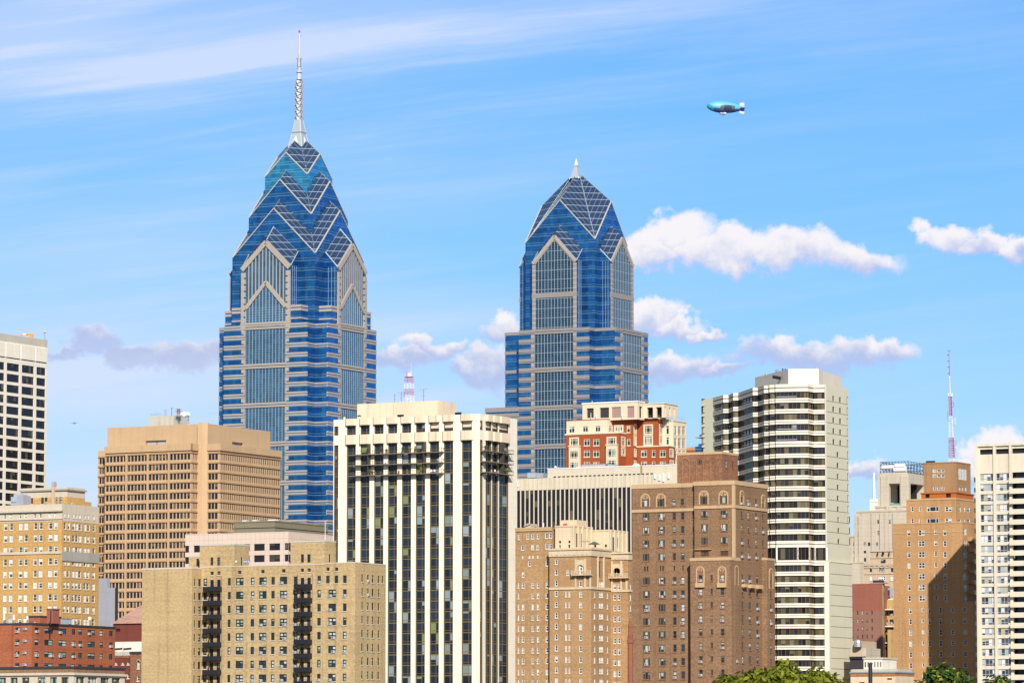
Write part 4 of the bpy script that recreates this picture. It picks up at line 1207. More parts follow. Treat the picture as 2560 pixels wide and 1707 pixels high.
# ---- pink granite block behind the fire escapes
zD = Zm(340, 1270, 3.5875)
b = Bd('office_building', 'pale pink granite tiled block with olive grey roof plant behind the fire escapes', 'office building', 340 + 1367 / 3.5875, 1350, 1350)
L, R = b.L(), b.R()
xl = L.a(zD(440, 300)); zt = L.z(zD(1365, 208)); ye = R.a(zD(1900, 300))
rw = rows(318, 102, 62, 9)
L.grid(zD, cols(437, 475, 518, 575, 655, 750, 790, 885, 925, 1020, 1058, 1153, 1195, 1292, 1333, 1384), 350, rw, 1105, 'granite_w')
R.grid(zD, cols(1372, 1380, 1400, 1440, 1460, 1500, 1520, 1560, 1580, 1620), 350, rw, 1376, 'granite_w')
b.mass(xl, 0, 0, ye, 0, zt, M['pink_gran'], L, R, rec=.35)
Lp = b.L(5); xa, xb = Lp.a(zD(875, 180)), Lp.a(zD(1245, 180)); Rp = b.R(xb); yb = Rp.a(zD(1722, 190)); zp = Lp.z(zD(1242, 112))
b.mass(xa, xb, 5, yb, zt, zp, M['olive_metal'], cap=(M['olive_metal'], .3, .15))
b.mb.box(xa - .12, xb + .12, 4.88, yb + .12, zt + (zp - zt) * .42, zt + (zp - zt) * .47, M['louver_dark'])
Rp2 = b.R(xb); 
PINK = b; PINKz = zp

# ---- tan brick apartment house with fire escapes
b = Bd('apartment_building', 'tan brick apartment house with black iron fire escapes and two roof towers', 'building', 340 + 502 / 3.5875, 1450, 945)
L0, R0 = b.L(), b.R()
xl = L0.a(zD(53, 900)); ym = R0.a(zD(587, 900)); z0t = L0.z(zD(500, 531))
Lm = b.L(ym); xr = Lm.a(zD(1965, 900)); Rm = b.R(xr); ye = Rm.a(zD(2240, 800))
zm_ = Lm.z(zD(1130, 520)); xq = Lm.a(zD(1690, 800)); zq = Lm.z(zD(1830, 494))
rw = rows(622, 124, 68, 14); x930 = 930
Lm.grid(zD, cols(603, 635, 822, 848, 1028, 1060, 1212, 1243, 1413, 1445), 900, rw, x930, 'sash_dark')
Lm.grid(zD, cols(895, 963, 1103, 1170, 1288, 1355), 900, rw, x930, 'dbl_dark')
Lm.grid(zD, cols(1625, 1657, 1855, 1888), 900, rw, x930, 'sash_dark')
Lm.grid(zD, cols(1703, 1735, 1780, 1812), 900, rw[:1], x930, 'sash_dark')
Lm.grid(zD, cols(1724, 1793), 900, rw[1:], x930, 'dbl_dark')
Lm.grid(zD, cols(665, 696, 727, 758, 1477, 1507, 1536, 1567), 900, rows(635, 124, 80, 14), x930, 'door')
R0.grid(zD, cols(520, 533, 558, 582), 900, rows(630, 124, 66, 14), 520, 'sash_dark')
Rm.grid(zD, cols(2022, 2036, 2073, 2089, 2115, 2131, 2169, 2183), 900, rows(590, 124, 68, 14), 2000, 'sash_dark')
Rm.one(zD, 2205, 2219, 606, 672, 'sash_dark')
for q in cols(665, 696, 727, 758, 912, 945, 1120, 1153, 1307, 1340, 1475, 1506, 1536, 1567):
    Lm.one(zD, q[0], q[1], 575 - (q[0] - 930) * .034 - 17, 575 - (q[0] - 930) * .034 + 15, 'vent')
for q in cols(1705, 1735, 1782, 1813): Lm.one(zD, q[0], q[1], 530, 562, 'vent')
b.mass(xl, 0, 0, ye, 0, z0t, M['tan_brick'], L0, R0, rec=.22, cap=(M['cream_stone'], .25, .05))
b.mass(.002, xq, ym, ye, 0, zm_, M['tan_brick'], Lm, b.R(xq), rec=.22)
b.mass(xq, xr, ym, ye, 0, zq, M['tan_brick'], Lm, Rm, rec=.22)
b.mb.box(-.01, xq, ym - .06, ym + .3, zm_, zm_ + .25, M['cream_stone']); b.mb.box(xq, xr + .06, ym - .06, ye, zq, zq + .25, M['cream_stone'])
def tower(x0z, x1z, x2z, topz, w1, w2, wy):
    Lt = b.L(ym + .35); xa, xb = Lt.a(zD(x0z, 450)), Lt.a(zD(x1z, 450)); Rt = b.R(xb); yb = Rt.a(zD(x2z, 420))
    for q in w1: Lt.one(zD, q[0], q[1], wy[0], wy[1], 'barred')
    for q in w2: Rt.one(zD, q[0], q[1], wy[0], wy[1], 'barred')
    b.mass(xa, xb, ym + .35, yb, zm_ + .001, Lt.z(zD(x1z, topz)), M['tan_brick'], Lt, Rt, cap=(M['pale_conc'], .22, .06))
tower(572, 882, 1014, 322, cols(667, 692, 728, 756), cols(942, 957), (440, 512))
tower(1386, 1690, 1792, 291, cols(1478, 1505, 1535, 1566), cols(1730, 1746), (412, 486))
Lb = b.L(9); xa = Lb.a(zD(474, 470)); 
Lb.one(zD, 540, 565, 452, 520, 'barred')
b.mass(xa, Lb.a(zD(600, 470)), 9, 16, min(z0t, zm_), Lb.z(zD(540, 430)), M['tan_brick'], Lb, cap=(M['pale_conc'], .22, .06))
# stepped corner stones on the left edge and the carved bracket at the far right
fe = []
for (p0, p1) in ((630, 770), (1446, 1582)):
    a0, a1 = Lm.a(zD(p0, 900)), Lm.a(zD(p1, 900))
    fm = MB(); levels = []
    for i in range(14):
        zt_ = Lm.z(zD((p0 + p1) / 2, (704 if p0 < 1000 else 680) + 124 * i)); zb_ = Lm.z(zD((p0 + p1) / 2, (740 if p0 < 1000 else 716) + 124 * i))
        if zb_ < 4: break
        levels.append((zt_, zb_))
    for i, (zt_, zb_) in enumerate(levels):
        if i + 1 < len(levels):       # slanting drop ladder between platforms
            for d in (-.55, -.25): fm.tube((a0 + .5, ym + d, levels[i + 1][1]), (a0 + 1.5, ym + d, zb_), .05, .05, M['black_iron'], 4)
    for xx in (a0 + .05, a1 - .05): fm.tube((xx, ym - .06, levels[-1][1]), (xx, ym - .06, levels[0][0] + 2.2), .045, .045, M['black_iron'], 4)
    fo = b.part(fm, 'fire_escape')
    for (zt_, zb_) in levels:
        pm = MB(); dp = 1.5
        pm.box(a0, a1, ym - dp, ym - .02, zb_ - .12, zb_, M['black_iron'])
        pm.box(a0, a1, ym - dp, ym - dp + .06, zb_, zt_, M['black_iron'])
        pm.box(a0, a0 + .06, ym - dp + .06, ym - .02, zb_, zt_, M['black_iron']); pm.box(a1 - .06, a1, ym - dp + .06, ym - .02, zb_, zt_, M['black_iron'])
        for t in range(4):
            xx = a0 + .3 + (a1 - a0 - .6) * t / 3
            pm.tube((xx, ym - dp + .1, zb_ - .1), (xx, ym - .03, zb_ - 1.0), .05, .05, M['black_iron'], 4)
        pm.tube((a0 - .05, ym - dp * .6, zt_ + .95), (a1 + .05, ym - dp * .6, zt_ + .95), .03, .03, M['black_iron'], 4)
        pm.obj('platform', fo)
FE = b; FEL = (Lm, Rm, ym, xr, zq)

# ================================================================== middle group
# ---- ivory apartment tower
zE = Zm(820, 900, 3.647)
b = Bd('apartment_tower', 'ivory concrete apartment tower with dark vertical window strips and planted balconies', 'apartment tower', 820 + 1385 / 3.647, 1200, 1240)
L, R = b.L(), b.R()
L.rev = R.rev = M['bronze']
xl = L.a(zE(49, 1000)); ye = R.a(zE(1725, 1000)); zt = L.z(zE(1312, 492))
ztop0, ztop1 = L.z(zE(1266, 640)), L.z(zE(1266, 555))        # top storey openings
zcol = L.z(zE(1266, 730)); fl = L.z(zE(1266, 1000)) - L.z(zE(1266, 1097))
lc = cols(56, 93, 172, 252, 297, 378, 422, 505, 548, 630, 675, 757, 802, 885, 930, 1012, 1057, 1140, 1222, 1312)
rc = cols(1386, 1408, 1437, 1487, 1497, 1548, 1560, 1643)
for f, cc, yr in ((L, lc, 1100), (R, rc, 1100)):
    for i, (c0, c1) in enumerate(cc):
        a0, a1 = f.a(zE(c0, yr)), f.a(zE(c1, yr))
        f.holes.append((a0, a1, 2.0, zcol))
        z = zcol
        while z > fl:
            f.win(a0, a1, z - fl, z, 'ivory' if (c1 - c0) > 60 and f is L else 'ivory_n', hole=False)
            z -= fl
        opn = (f is L and c0 > 920) or f is R
        f.win(a0, a1, ztop0, ztop1, 'ivory_open' if opn else 'ivory_top')
        if opn: f.box(b.mb, a0 + .02, a1 - .02, .22, .26, ztop0, ztop0 + (ztop1 - ztop0) * .36, M['louver_dark'])
b.mass(xl, 0, 0, ye, 0, zt, M['ivory'], L, R, rec=.52)
# scalloped fascia panels of the top storeys
def scallop(f, cc, yr, hi, lo, dep, mat):
    for (c0, c1) in cc:
        fs = MB()
        a0, a1 = f.a(zE(c0, yr)), f.a(zE(c1, yr))
        pts = [(a0 - .55, -.02), (a0 + .15, -dep), (a1 - .15, -dep), (a1 + .55, -.02)]
        for (p, q) in zip(pts, pts[1:]):
            fs.poly([f.T(p[0], p[1], lo), f.T(q[0], q[1], lo), f.T(q[0], q[1], hi), f.T(p[0], p[1], hi)], mat)
        fs.poly([f.T(p, d, lo) for p, d in pts], mat); fs.poly([f.T(p, d, hi) for p, d in pts], mat)
        b.part(fs, 'fascia_panel')
scallop(L, lc[1:], 600, zt + .05, ztop1 + .05, .8, M['ivory_stain']); scallop(L, lc[1:], 700, ztop0 - .05, zcol + .05, .8, M['ivory_stain'])
scallop(R, rc[1:], 600, zt + .05, ztop1 + .05, .8, M['ivory_stain']); scallop(R, rc[1:], 700, ztop0 - .05, zcol + .05, .8, M['ivory_stain'])
# balcony slabs with railings
for f, q0, q1, n_ in ((L, 226, 1060, 12), (R, 1390, 1645, 5)):
    a0, a1 = f.a(zE(q0, 900)), f.a(zE(q1, 900))
    for i in range(3):
        zb = zcol - fl * (i + 1) + .0
        bm = MB()
        f.box(bm, a0, a1, -1.75, -.01, zb - .2, zb, M['slab'])
        f.box(bm, a0, a1, -1.78, -1.74, zb + .98, zb + 1.04, M['rail'])
        for t in range(n_ * 4 + 1):
            a = a0 + (a1 - a0) * t / (n_ * 4)
            w_ = .04 if t % 4 == 0 else .008
            f.box(bm, a - w_, a + w_, -1.77, -1.73, zb, zb + 1.0, M['rail'])
        for aa_ in (a0, a1 - .06): f.box(bm, aa_, aa_ + .06, -1.73, -.01, zb + .9, zb + 1.02, M['rail'])
        b.part(bm, 'balcony')
    for (pc) in ((385, 893) if f is L else (1555,)):
        a = f.a(zE(pc, 900)); dm = MB(); f.box(dm, a, a + .15, -1.7, -.01, zcol - fl * 3 + .01, zcol - .02, M['rail']); b.part(dm, 'partition')
IVO = b; IVOq = (L, R, zcol, fl, zt, zE)
Lp = b.L(7); xa, xb = Lp.a(zE(233, 450)), Lp.a(zE(1010, 450)); Rp = b.R(xb); yb = Rp.a(zE(1168, 450)); zp = Lp.z(zE(1008, 368))
ph = MB(); ph.prism([(xa + 1.2, 7), (xa, 9), (xa, yb), (xb, yb), (xb, 7)], zt, zp, M['ivory_stain']); ph.box(Lp.a(zE(605, 450)), xb + .02, 6.6, 6.99, zt, zp - .1, M['ivory_stain'])
b.part(ph, 'penthouse')
IVOp = (xa, xb, 7, yb, zp)

# ---- concrete office block with thin white fins
zG = Zm(1280, 1140, 5.06)
b = Bd('office_building', 'wide low concrete office block with thin white fins over black glass', 'office building', 1700, 1250, 1350)
L = b.L(); L.rev = M['pin_conc']
xl = L.a(zG(-30, 500)); zt = L.z(zG(800, 262)); zw = L.z(zG(800, 413)); 
pit = 55.75
for i in range(31):
    c0, c1 = 64 + pit * i - 3, 64 + pit * i + 38
    if c0 > 1640: break
    a0, a1 = L.a(zG(c0, 600)), L.a(zG(c1, 600))
    L.holes.append((a0, a1, 2, zw))
    z = zw
    fl = L.z(zG(800, 555)) - L.z(zG(800, 690))
    while z > fl:
        L.win(a0, a1, z - fl, z, 'pin', hole=False); z -= fl
b.mass(xl, 0, 0, 25, 0, zt, M['pin_conc'], L, rec=.13)
for i in range(31):
    for c in (100 + pit * i, 110 + pit * i):
        a = L.a(zG(c, 360)); b.mb.box(a - .06, a + .06, -.12, -.004, zw + .1, zt, M['pin_conc'])
    if i % 1 == 0 and i > 7:
        a0, a1 = L.a(zG(64 + pit * i, 260)), L.a(zG(64 + pit * i + 32, 260)); b.mb.box(a0, a1, .8, .95, zt, zt + .45, M['void'])
Lp = b.L(1); xa = Lp.a(zG(450, 210)); zp = Lp.z(zG(1000, 142))
b.mass(xa, -.5, 1, 18, zt + .004, zp, M['pin_conc'], cap=(M['white_paint'], .15, .1))
PIN = b; PINq = (xa, zp, zt)

# ---- orange red brick condominium with cream bays
zI = Zm(1400, 990, 7.35)
b = Bd('condominium', 'orange red brick condominium with cream bays and a cream colonnaded top', 'building', 1400 + 1085 / 7.35, 1100, 1480)
L, R = b.L(), b.R()
xl = L.a(zI(102, 900)); za = L.z(zI(1085, 662)); y1 = R.a(zI(1210, 850))
for q in ((440, 550), (612, 722)):
    for t in (788, 995, 1203): L.one(zI, q[0], q[1], t, t + 122, 'condo2')
for q in ((192, 330), (878, 1018)): L.one(zI, q[0], q[1], 775 + (6 if q[0] < 400 else -8), 912 + (6 if q[0] < 400 else -12), 'condo_big')
for t in ((765, 925), (965, 1090)): R.one(zI, 1132, 1190, t[0], t[1], 'condo_slim')
b.mass(xl, 0, 0, y1, 0, za, M['condo_red'], L, R, cap=(M['condo_cream'], .35, .2))
# projecting cream oriels
for q in ((160, 355), (845, 1042)):
    Lo = b.L(-1.1); a0, a1 = Lo.a(zI(q[0], 1050)), Lo.a(zI(q[1], 1050)); zo = Lo.z(zI(sum(q) / 2, 925 if q[0] < 400 else 902))
    for t in (990, 1198, 1405):
        zz0, zz1 = Lo.z(zI(600, t + 145)), Lo.z(zI(600, t - (0 if q[0] < 400 else 12))); Lo.win(a0 + .35, a1 - .35, zz0, zz1, 'condo_bay')
    om = MB(); Lo.wall(om, a0, a1, 0, zo, M['condo_cream'], .12)
    om.poly([(a1, -1.1, 0), (a1, 0, 0), (a1, 0, zo), (a1, -1.1, zo)], M['condo_cream']); om.box(a0 - .2, a1 + .2, -1.3, -.01, zo, zo + .3, M['condo_cream'])
    b.part(om, 'oriel')
# cream upper storey on the left
Lc = b.L(1.2); xa, xb = Lc.a(zI(118, 560)), Lc.a(zI(870, 560)); Rc = b.R(xb); yb = Rc.a(zI(986, 560)); zc_ = Lc.z(zI(868, 421))
Lc.one(zI, 165, 268, 556, 676, 'condo2'); Lc.one(zI, 418, 516, 550, 660, 'condo2'); Lc.one(zI, 647, 745, 540, 655, 'condo2'); Rc.one(zI, 900, 955, 545, 660, 'condo_slim')
b.mass(xa, xb, 1.2, yb + 1, za, zc_, M['condo_cream'], Lc, Rc, cap=(M['condo_red'], .12, .1))
# middle red shaft
yq = y1
L2 = b.L(yq); x2 = L2.a(zI(1335, 700)); zr = L2.z(zI(1335, 402)); R2 = b.R(x2); y2 = R2.a(zI(1428, 700))
L2.one(zI, 1228, 1290, 545, 668, 'condo1'); L2.one(zI, 1235, 1292, 785, 908, 'condo1'); L2.one(zI, 1015, 1145, 550, 650, 'condo_big')
R2.one(zI, 1362, 1398, 535, 690, 'condo_slim'); R2.one(zI, 1362, 1398, 735, 905, 'condo_slim'); R2.one(zI, 1368, 1402, 985, 1110, 'condo_slim'); R2.one(zI, 1368, 1402, 1200, 1320, 'condo_slim')
b.mass(L2.a(zI(900, 700)), x2, yq, y2 + 3, 0, zr, M['condo_red'], L2, R2, cap=(M['condo_cream'], .25, .1))
L3 = b.L(y2); x3 = L3.a(zI(1800, 700)); z3 = L3.z(zI(1800, 404)); R3 = b.R(x3); y3 = R3.a(zI(1915, 700))
L3.one(zI, 1555, 1690, 540, 695, 'condo_big'); L3.one(zI, 1555, 1690, 735, 900, 'condo_big')
R3.one(zI, 1830, 1880, 535, 700, 'condo_slim'); R3.one(zI, 1830, 1880, 735, 890, 'condo_slim')
b.mass(x2 + .003, x3, y2, y3 + 5, 0, z3, M['condo_red'], L3, R3, cap=(M['condo_cream'], .25, .1))
# low red terrace on the right
L4 = b.L(y2 - 1.5); x4 = L4.a(zI(1985, 1050)); z4_ = L4.z(zI(1985, 905)); R4 = b.R(x4); y4 = R4.a(zI(2115, 1050))
for q, k_ in (((1490, 1598), 'condo2'), ((1690, 1750), 'condo1'), ((1835, 1942), 'condo2')):
    for t in (990, 1198): L4.one(zI, q[0], q[1], t, t + 125, k_)
R4.one(zI, 2020, 2075, 985, 1115, 'condo_slim'); R4.one(zI, 2025, 2078, 1195, 1310, 'condo_slim')
b.mass(x2 + .5, x4, y2 - 1.5, y4, 0, z4_, M['condo_red'], L4, R4, cap=(M['condo_cream'], .3, .18))
# cream wing on the far right
L5 = b.L(y3 - 1.0); x5 = L5.a(zI(2080, 600)); z5_ = L5.z(zI(2078, 442)); R5 = b.R(x5); y5 = R5.a(zI(2320, 700))
L5.one(zI, 1948, 2005, 540, 702, 'condo1'); L5.one(zI, 1948, 2005, 745, 895, 'condo1')
for q in ((2090, 2142), (2168, 2222), (2245, 2298)):
    R5.one(zI, q[0], q[1], 555, 725, 'condo_slim'); R5.one(zI, q[0], q[1], 770, 960, 'condo_slim'); R5.one(zI, q[0], q[1], 1000, 1150, 'condo_slim')
b.mass(x3 + .004, x5, y3 - 1.0, y5, 0, z5_, M['condo_cream'], L5, R5, cap=(M['condo_cream'], .25, .2))
# cream penthouse with louvred openings, and colonnade
L6 = b.L(3.0); xa, xb = L6.a(zI(412, 250)), L6.a(zI(1425, 250)); z6 = L6.z(zI(1422, 90)); R6 = b.R(xb); y6 = R6.a(zI(1550, 250))
for q, k_ in (((487, 618), 'condo_open'), ((728, 900), 'condo_open'), ((945, 1118), 'condo_pink'), ((1230, 1363), 'condo_pink')):
    L6.one(zI, q[0], q[1], 222 - (q[0] - 487) * .05, 400, k_)
R6.one(zI, 1460, 1515, 190, 395, 'condo_open')
b.mass(xa, xb, 3.0, y6, zc_ - .3, z6, M['condo_cream'], L6, R6, rec=.5, cap=(M['white_paint'], .3, .2))
L7 = b.L(y6 - .5); x7 = L7.a(zI(1915, 250)); z7 = L7.z(zI(1912, 138)); R7 = b.R(x7); y7 = R7.a(zI(2162, 300)); zb7 = z3
for q in ((1598, 1708), (1765, 1870)): L7.win(L7.a(zI(q[0], 300)), L7.a(zI(q[1], 300)), zb7 + .1, L7.z(zI(1700, 205)), None)
for q in ((1926, 1950), (2008, 2035), (2088, 2112)): R7.win(R7.a(zI(q[0], 300)), R7.a(zI(q[1], 300)), zb7 + .1, R7.z(zI(1930, 195)), None)
col = MB(); L7.wall(col, xb, x7, zb7, z7, M['condo_cream'], 1.0); R7.wall(col, y6 - .5, y7, zb7, z7, M['condo_cream'], 1.0)
col.box(xb, x7 + .25, y6 - .75, y7 + .2, z7, z7 + .3, M['condo_cream']); col.box(xb, x7 - 3, y6 + 2.5, y7 - 3, zb7, z7 - .1, M['condo_open' if False else 'louver_dark'])
b.part(col, 'colonnade')
CON = b; CONq = (xa, xb, 3.0, y6, z6, x5, y5, z5_, za, y1)

# ---- small orange block and blue glass sliver between the condominium and the curved tower
zH = Zm(1560, 1110, 5.0575)
b = Bd('brick_building', 'tiny sliver of orange brick block behind the brown brick penthouse', 'building', 1560 + 900 / 5.0575, 1120, 1600)
L = b.L(); b.mass(L.a(zH(740, 60)), 0, 0, 15, 0, L.z(zH(840, 62)), M['condo_red'], cap=(M['orange'] if False else M['tanr_brick'], .5, .1))
b.mass(L.a(zH(740, 60)), L.a(zH(868, 60)), 1, 12, L.z(zH(840, 62)) + .12, L.z(zH(840, 34)), M['tanr_brick'])
b = Bd('glass_building', 'small blue glass block peeking out left of the curved white tower', 'building', 1762, 1120, 1550)
zM = Zm(1730, 890, 3.824)
L = b.L(); gmb = MB(); xg = L.a(zM(30, 880)); zg0 = L.z(zM(60, 862)); zg1 = L.z(zM(60, 838))
gmb.box(xg, 8, 0, 20, 0, zg0, M['lib_glass']); gmb.box(xg + 1, 8, .5, 20, zg0, zg1, M['bay_glass'])
b.part(gmb, 'curtain_wall')
sb = MB(); sb.box(L.a(zM(36, 775)), 6, -1, 6, L.z(zM(60, 780)), L.z(zM(60, 771)), M['louver']); sb.box(L.a(zM(70, 760)), 6, 0, 6, L.z(zM(60, 771)), L.z(zM(60, 750)), M['bay_glass']); sb.box(0, 6, 1, 6, zg1, L.z(zM(60, 780)), M['louver'])
b.part(sb, 'roof_canopy')

# ---- golden brown brick apartment hotel with cream gothic trim
zJ = Zm(1280, 1380, 4.794); zK = Zm(1380, 1340, 9.8)
b = Bd('apartment_building', 'golden brown brick apartment hotel with cream terracotta loggias and pale block penthouses', 'building', 1280 + 948 / 4.794, 1500, 1150)
L, R = b.L(), b.R()
xw = L.a(zJ(450, 800))                 # left edge of the forward block
y1 = R.a(zJ(1185, 900)); zt = L.z(zG(1000, 1172))
L2 = b.L(y1); x2 = L2.a(zJ(1392, 900)); R2 = b.R(x2); y2 = R2.a(zJ(1470, 900)); zt2 = L2.z(zG(1270, 1215))
rj = [(98, 150), (215, 278), (345, 408), (470, 535), (600, 662), (730, 793), (860, 925), (990, 1054), (1122, 1188), (1252, 1318), (1384, 1450), (1515, 1580), (1645, 1710), (1775, 1840), (1905, 1970)]
L.grid(zJ, cols(516, 549), 800, [(a - 8, b_ - 8) for a, b_ in rj], 540, 'goth')
L.grid(zJ, cols(640, 656, 680, 697), 800, rj[3:], 600, 'goth'); L.grid(zJ, cols(655, 682), 800, rj[1:2], 600, 'goth')
L.grid(zJ, cols(808, 838), 800, [(a, b_) for a, b_ in rj[2:]], 800, 'goth')
L.one(zK, 645, 760, 690, 935, 'arched')
R.grid(zJ, cols(980, 996, 1134, 1149), 800, [(a + 5, b_ + 5) for a, b_ in rj[3:]], 975, 'goth')
R.grid(zJ, cols(1042, 1092), 800, [(a, b_) for a, b_ in rj[2:]], 990, 'goth_tri')
R.one(zK, 1145, 1195, 610, 1010, 'goth_slim')
L2.grid(zJ, cols(1218, 1248, 1268, 1298), 800, [(a + 36, b_ + 36) for a, b_ in rj[2:]], 1260, 'goth')
L2.one(zK, 1522, 1660, 765, 985, 'loggia')
R2.grid(zJ, cols(1411, 1425), 800, [(a + 40, b_ + 40) for a, b_ in rj[2:]], 1400, 'goth')
b.mass(xw, 0, 0, y1 + 20, 0, zt, M['gothic_brick'], L, R, rec=.18)
b.mass(.002, x2, y1, y2 + 10, 0, zt2, M['gothic_brick'], L2, R2, rec=.18)
tr = MB()
zf0, zf1 = L.z(zK(100, 500)), L.z(zK(100, 372)); zg0, zg1 = L.z(zK(100, 345)), L.z(zK(100, 300))
tr.box(xw - .1, .3, -.3, y1, zf0, zf1, M['gothic_trim']); tr.box(xw - .1, .5, -.5, y1, zg0, zg0 + .5, M['gothic_trim']); tr.box(xw - .1, .2, -.2, y1 + 20, zf1, zg0, M['gothic_trim'])
for i in range(9):                                         # carved panels along the frieze
    a = xw + 1.0 + (-xw - 2) * i / 8; w_ = .5 if i % 2 else .25
    tr.box(a - w_, a + w_, -.42, -.29, zf0 + .35, zf1 - .4, M['cream_stone'])
zh0, zh1 = L2.z(zK(1700, 578)), L2.z(zK(1700, 455))
tr.box(.3, x2 + .3, y1 - .3, y2, zh0, zh1, M['gothic_trim']); tr.box(.3, x2 + .45, y1 - .45, y2, zh1 + .25, zh1 + .7, M['gothic_trim'])
for i in range(4):
    a = 1.6 + (x2 - 2.2) * i / 3; tr.box(a - .35, a + .35, y1 - .42, y1 - .29, zh0 + .3, zh1 - .35, M['cream_stone'])
zs0, zs1 = L.z(zJ(600, 447)), L.z(zJ(600, 420))
tr.box(xw - .1, .25, -.25, y1, zs0, zs1, M['gothic_trim']); zs2 = L2.z(zJ(1300, 475)); tr.box(.25, x2 + .25, y1 - .25, y2, zs2, zs2 + (zs1 - zs0), M['gothic_trim'])
# slender piers, arch surrounds and balustrades
for xx in (585, 815, 942):
    a = L.a(zK(xx, 1100)); tr.box(a - .25, a + .25, -.28, -.004, zs1, L.z(zK(700, 560 if xx < 900 else 960)), M['gothic_trim'])
for xx in (1478, 1700, 1830):
    a = L2.a(zK(xx, 1150)); tr.box(a - .25, a + .25, y1 - .28, y1 - .004, zs2 + .4, L2.z(zK(1600, 600 if xx < 1750 else 1020)), M['gothic_trim'])
for xx in (1117, 1260):
    a = R.a(zK(xx, 800)); tr.box(.004, .3, a - .3, a + .3, zs1, zf0, M['gothic_trim'])
for (f, c0, c1, top, spring, bot) in ((L, 612, 792, 580, 790, 940), (L2, 1495, 1690, 672, 870, 1010)):
    a0, a1 = f.a(zK(c0, 800)), f.a(zK(c1, 800)); zz = f.z(zK((c0 + c1) / 2, spring)); zT = f.z(zK((c0 + c1) / 2, top)); n = 10
    am, rr_ = (a0 + a1) / 2, (a1 - a0) / 2 - .1
    for i in range(n):
        t0, t1 = math.pi * i / n, math.pi * (i + 1) / n
        p = [(am + rr_ * math.cos(t0), zz + rr_ * math.sin(t0)), (am + rr_ * math.cos(t1), zz + rr_ * math.sin(t1))]
        tr.poly([f.T(p[0][0], -.15, p[0][1]), f.T(p[1][0], -.15, p[1][1]), f.T(p[1][0], -.15, zT), f.T(p[0][0], -.15, zT)], M['gothic_trim'])
    f.box(tr, a0 - .5, a0 + .1, -.2, -.01, f.z(zK(c0, bot)), zT, M['gothic_trim']); f.box(tr, a1 - .1, a1 + .5, -.2, -.01, f.z(zK(c0, bot)), zT, M['gothic_trim'])
    e0, e1 = f.a(zK(c0 - 95, 900)), f.a(zK(c1 + 210, 900)); zb0, zb1 = f.z(zK(c0, bot)), f.z(zK(c0, bot - 95))
    f.box(tr, e0, e1, -1.3, -.01, zb0 - .25, zb0, M['gothic_trim']); f.box(tr, e0, e1, -1.3, -1.1, zb1 - .2, zb1, M['gothic_trim'])
    n = int((e1 - e0) / .45)
    for i in range(n + 1):
        a = e0 + (e1 - e0 - .2) * i / n; f.box(tr, a, a + .2, -1.25, -1.1, zb0, zb1 - .2, M['gothic_trim'])
b.part(tr, 'terracotta_trim')
# plain left wing
Lw = b.L(2.2); xl = Lw.a(zJ(40, 800)); zw = Lw.z(zG(300, 905))
rwz = [(49, 70), (100, 165), (235, 297), (362, 427), (490, 553), (622, 685), (752, 812), (880, 945), (1012, 1074), (1142, 1205), (1270, 1333), (1402, 1465), (1530, 1595), (1660, 1722), (1790, 1852)]
Lw.grid(zJ, cols(237, 261, 300, 324), 800, rwz[3:], 300, 'goth'); Lw.grid(zJ, cols(405, 437), 800, rwz[1:2] + rwz[3:], 300, 'goth')
Lw.grid(zJ, cols(119, 146), 800, rwz[2:4] + rwz[5:], 200, 'goth'); Lw.grid(zJ, cols(71, 84), 800, rwz[3:], 200, 'goth')
Lw.grid(zJ, cols(198, 226), 800, rwz[1:2], 260, 'goth'); Lw.grid(zJ, cols(203, 218, 245, 260, 303, 316, 122, 135), 800, [(38, 70)], 260, 'goth')
for q, t in (((75, 98), 992), ((185, 212), 985), ((247, 275), 985), ((315, 342), 982), ((422, 455), 975), ((473, 508), 972)): Lw.one(zG, q[0], q[1], t, t + 62, 'goth')
for q, t in (((118, 152), 1125), ((245, 275), 1118), ((312, 338), 1120), ((425, 458), 1112), ((477, 508), 1110)): Lw.one(zG, q[0], q[1], t, t + 62, 'goth')
b.mass(xl, xw - .3, 2.2, 20, 0, zw, M['gothic_brick'], Lw, rec=.18)
b.mb.box(xl, xw - .3, 1.9, 2.19, Lw.z(zG(300, 945)), Lw.z(zG(300, 918)), M['buff_trim']); b.mb.box(xl, xw - .3, 1.8, 2.19, zw - .3, zw + .1, M['buff_trim'])
b.mb.box(xw - .3, xw - .02, .4, 8, 0, zt - 8, M['brown_brick_old'])
# pale block penthouses
def pent(yy, xa_, xb_, xc_, topy, wl, wr, kl, kr, zb):
    Lp = b.L(yy); xa, xb = Lp.a(zG(xa_, 1050)), Lp.a(zG(xb_, 1050)); Rp = b.R(xb); yb = Rp.a(zG(xc_, 1000)); z_ = Lp.z(zG(xb_, topy))
    for q in wl: Lp.one(zG, *q, kl)
    for q in wr: Rp.one(zG, *q, kr)
    b.mass(xa, xb, yy, yb, zb, z_, M['cream_block'], Lp, Rp, rec=.3, cap=(M['gothic_trim'], .3, .12))
    n = 4
    for i in range(n + 1):
        y_ = yy + (yb - yy) * i / n; b.mb.box(xb + .004, xb + .35, y_ - .3, y_ + .3, zb, z_ + .1, M['cream_block'])
    return Lp, Rp, xa, xb, yb, z_
p1 = pent(2.0, 547, 775, 1003, 878, ((594, 620, 1068, 1100), (712, 738, 1066, 1098), (598, 615, 1118, 1160), (712, 735, 1115, 1158)), ((812, 832, 975, 1150), (876, 902, 980, 1150), (946, 966, 990, 1150)), 'slot', 'goth_slim', zt - 1)
